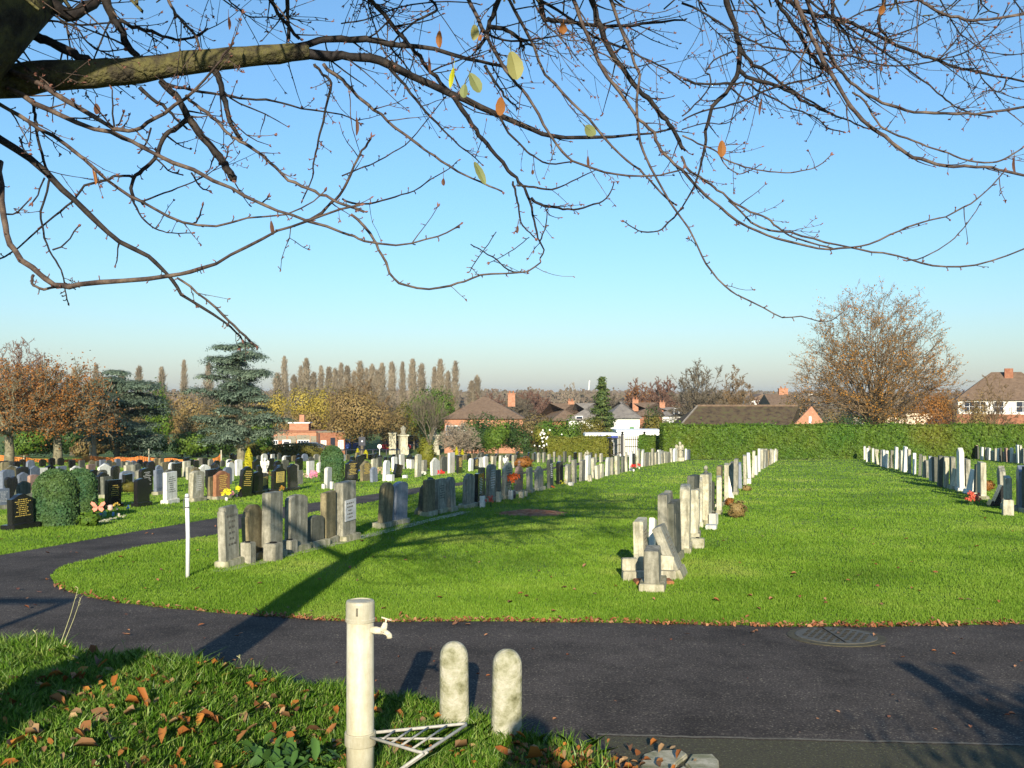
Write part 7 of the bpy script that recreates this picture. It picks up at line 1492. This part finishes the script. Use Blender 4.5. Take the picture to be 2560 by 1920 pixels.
# ---------------------------------------------------------------- things behind the camera that throw the near shadows
# the photographer
def person(loc):
    root = empty('person', loc, 0, 'person in a dark coat standing behind the camera with both hands raised to it', 'person')
    V_ = [(0, 0, .95, .15), (0, 0, 1.15, .15), (0, 0, 1.38, .17), (0, .01, 1.52, .065), (0, .02, 1.60, .07), (0, .03, 1.70, .105), (0, .02, 1.80, .08),
          (-.10, 0, .88, .10), (-.12, .02, .48, .07), (-.12, 0, .07, .05), (-.12, .14, .04, .045), (.10, 0, .88, .10), (.12, -.02, .48, .07), (.12, 0, .07, .05), (.12, .14, .04, .045),
          (-.19, 0, 1.43, .07), (-.30, .06, 1.24, .052), (-.14, .24, 1.50, .038), (-.07, .28, 1.60, .035), (.19, 0, 1.43, .07), (.30, .06, 1.24, .052), (.14, .24, 1.50, .038), (.07, .28, 1.60, .035)]
    E = [(0, 1), (1, 2), (2, 3), (3, 4), (4, 5), (5, 6), (0, 7), (7, 8), (8, 9), (9, 10), (0, 11), (11, 12), (12, 13), (13, 14), (2, 15), (15, 16), (16, 17), (17, 18), (2, 19), (19, 20), (20, 21), (21, 22)]
    for s_, w_ in ((-1, 18), (1, 22)):
        for q, (ox, oz, l) in enumerate([(-.018, .045, .05), (-.006, .055, .055), (.006, .055, .052), (.018, .045, .042), (.03*-s_, .01, .04)]):
            b0 = V_[w_]; V_.append((b0[0]+ox, b0[1]+.035, b0[2]+oz*.6, .010)); E.append((w_, len(V_)-1)); V_.append((b0[0]+ox-.01*s_, b0[1]+.055, b0[2]+oz*.6+.012, .008)); E.append((len(V_)-2, len(V_)-1))
    me = bpy.data.meshes.new('body'); me.from_pydata([v[:3] for v in V_], E, []); o = bpy.data.objects.new('body', me); C.objects.link(o); o.parent = root; me.materials.append(noisemat('coat', [(.02, .022, .03), (.05, .05, .06)], 6))
    sm = o.modifiers.new('skin', 'SKIN')
    for i, v in enumerate(V_): me.skin_vertices[0].data[i].radius = (v[3], v[3]*(.72 if i in (0, 1, 2) else 1))
    me.skin_vertices[0].data[0].use_root = True; ss = o.modifiers.new('sub', 'SUBSURF'); ss.levels = 1; ss.render_levels = 2
    root.scale = (1.05, 1.05, 1.06)
    MB().lathe([(.11, -.02), (.118, .03), (.11, .08), (.06, .125), (0, .135)], 16, (0, .02, 1.72)).build('hair', plain('hair_brown', (.05, .03, .02), .9), root, smooth=True)
person((.04, -.46, gzf(0, -.46)))
# post and board unseen at the right; cross-bar post and evergreen added for shade
M_wood = noisemat('grey_timber', [(.16, .13, .09), (.28, .24, .17)], scale=6, rough=.9, coords='World')
o = empty('shade_post_frame', (-4.62, 1.6, gzf(0, 1.6)), 0, 'timber post with a cross bar, added unseen at the left to cast a shadow', 'post')
MB().box((0, 0, 1.28), (.085, .085, 2.7)).build('post', M_wood, o); MB().box((-.85, 0, 2.60), (1.8, .08, .09)).build('cross_bar', M_wood, o)
o = empty('wooden_sign_post', (2.86, .9, gzf(0, .9)), 0, 'square timber post standing outside the right of the picture', 'post'); MB().box((0, 0, .97), (.13, .13, 2.02)).build('post', M_wood, o)
o = empty('timber_sign', (4.3, .8, gzf(0, .8)), 0, 'plain timber board on two posts outside the right of the picture', 'sign'); MB().box((0, 0, 1.45), (2.2, .05, .55)).build('board', M_wood, o); mb = MB(); [mb.box((q, .05, .8), (.09, .05, 1.7)) for q in (-.8, .8)]; mb.build('posts', M_wood, o)
root = empty('shade_bush', (3.4, .3, gzf(0, .3)), 0, 'dense evergreen bush added unseen at the right to cast shade', 'bush'); P, N = ellip(15000, (0, 0, .82), (1.35, .85, .98), 5, shell=.3, lump=.22); V, Fa = cards(P, .13, 5, N); link('foliage', np_mesh('foliage', V, Fa), LF['dark'], root); MB().lathe([(.3, 0), (1.0, .3), (1.16, .75), (1.05, 1.2), (.65, 1.55), (0, 1.66)], 14).build('inner_growth', M_inner, root)  # added shadow caster; the solid core makes its shade dense
# ---------------------------------------------------------------- air
hm = bpy.data.materials.new('haze_air'); hm.use_nodes = True; hn = hm.node_tree; hn.nodes.remove(hn.nodes['Principled BSDF'])
pv = hn.nodes.new('ShaderNodeVolumePrincipled'); pv.inputs['Color'].default_value = (.90, .93, .97, 1); pv.inputs['Density'].default_value = .00022; pv.inputs['Anisotropy'].default_value = .2
hn.links.new(pv.outputs[0], hn.nodes['Material Output'].inputs['Volume'])
hz = MB().box((0, 2030, 3.5), (6200, 4160, 27)).build('haze', hm); tag(hz, 'thin pale haze lying over the ground towards the horizon', 'haze', kind='stuff')
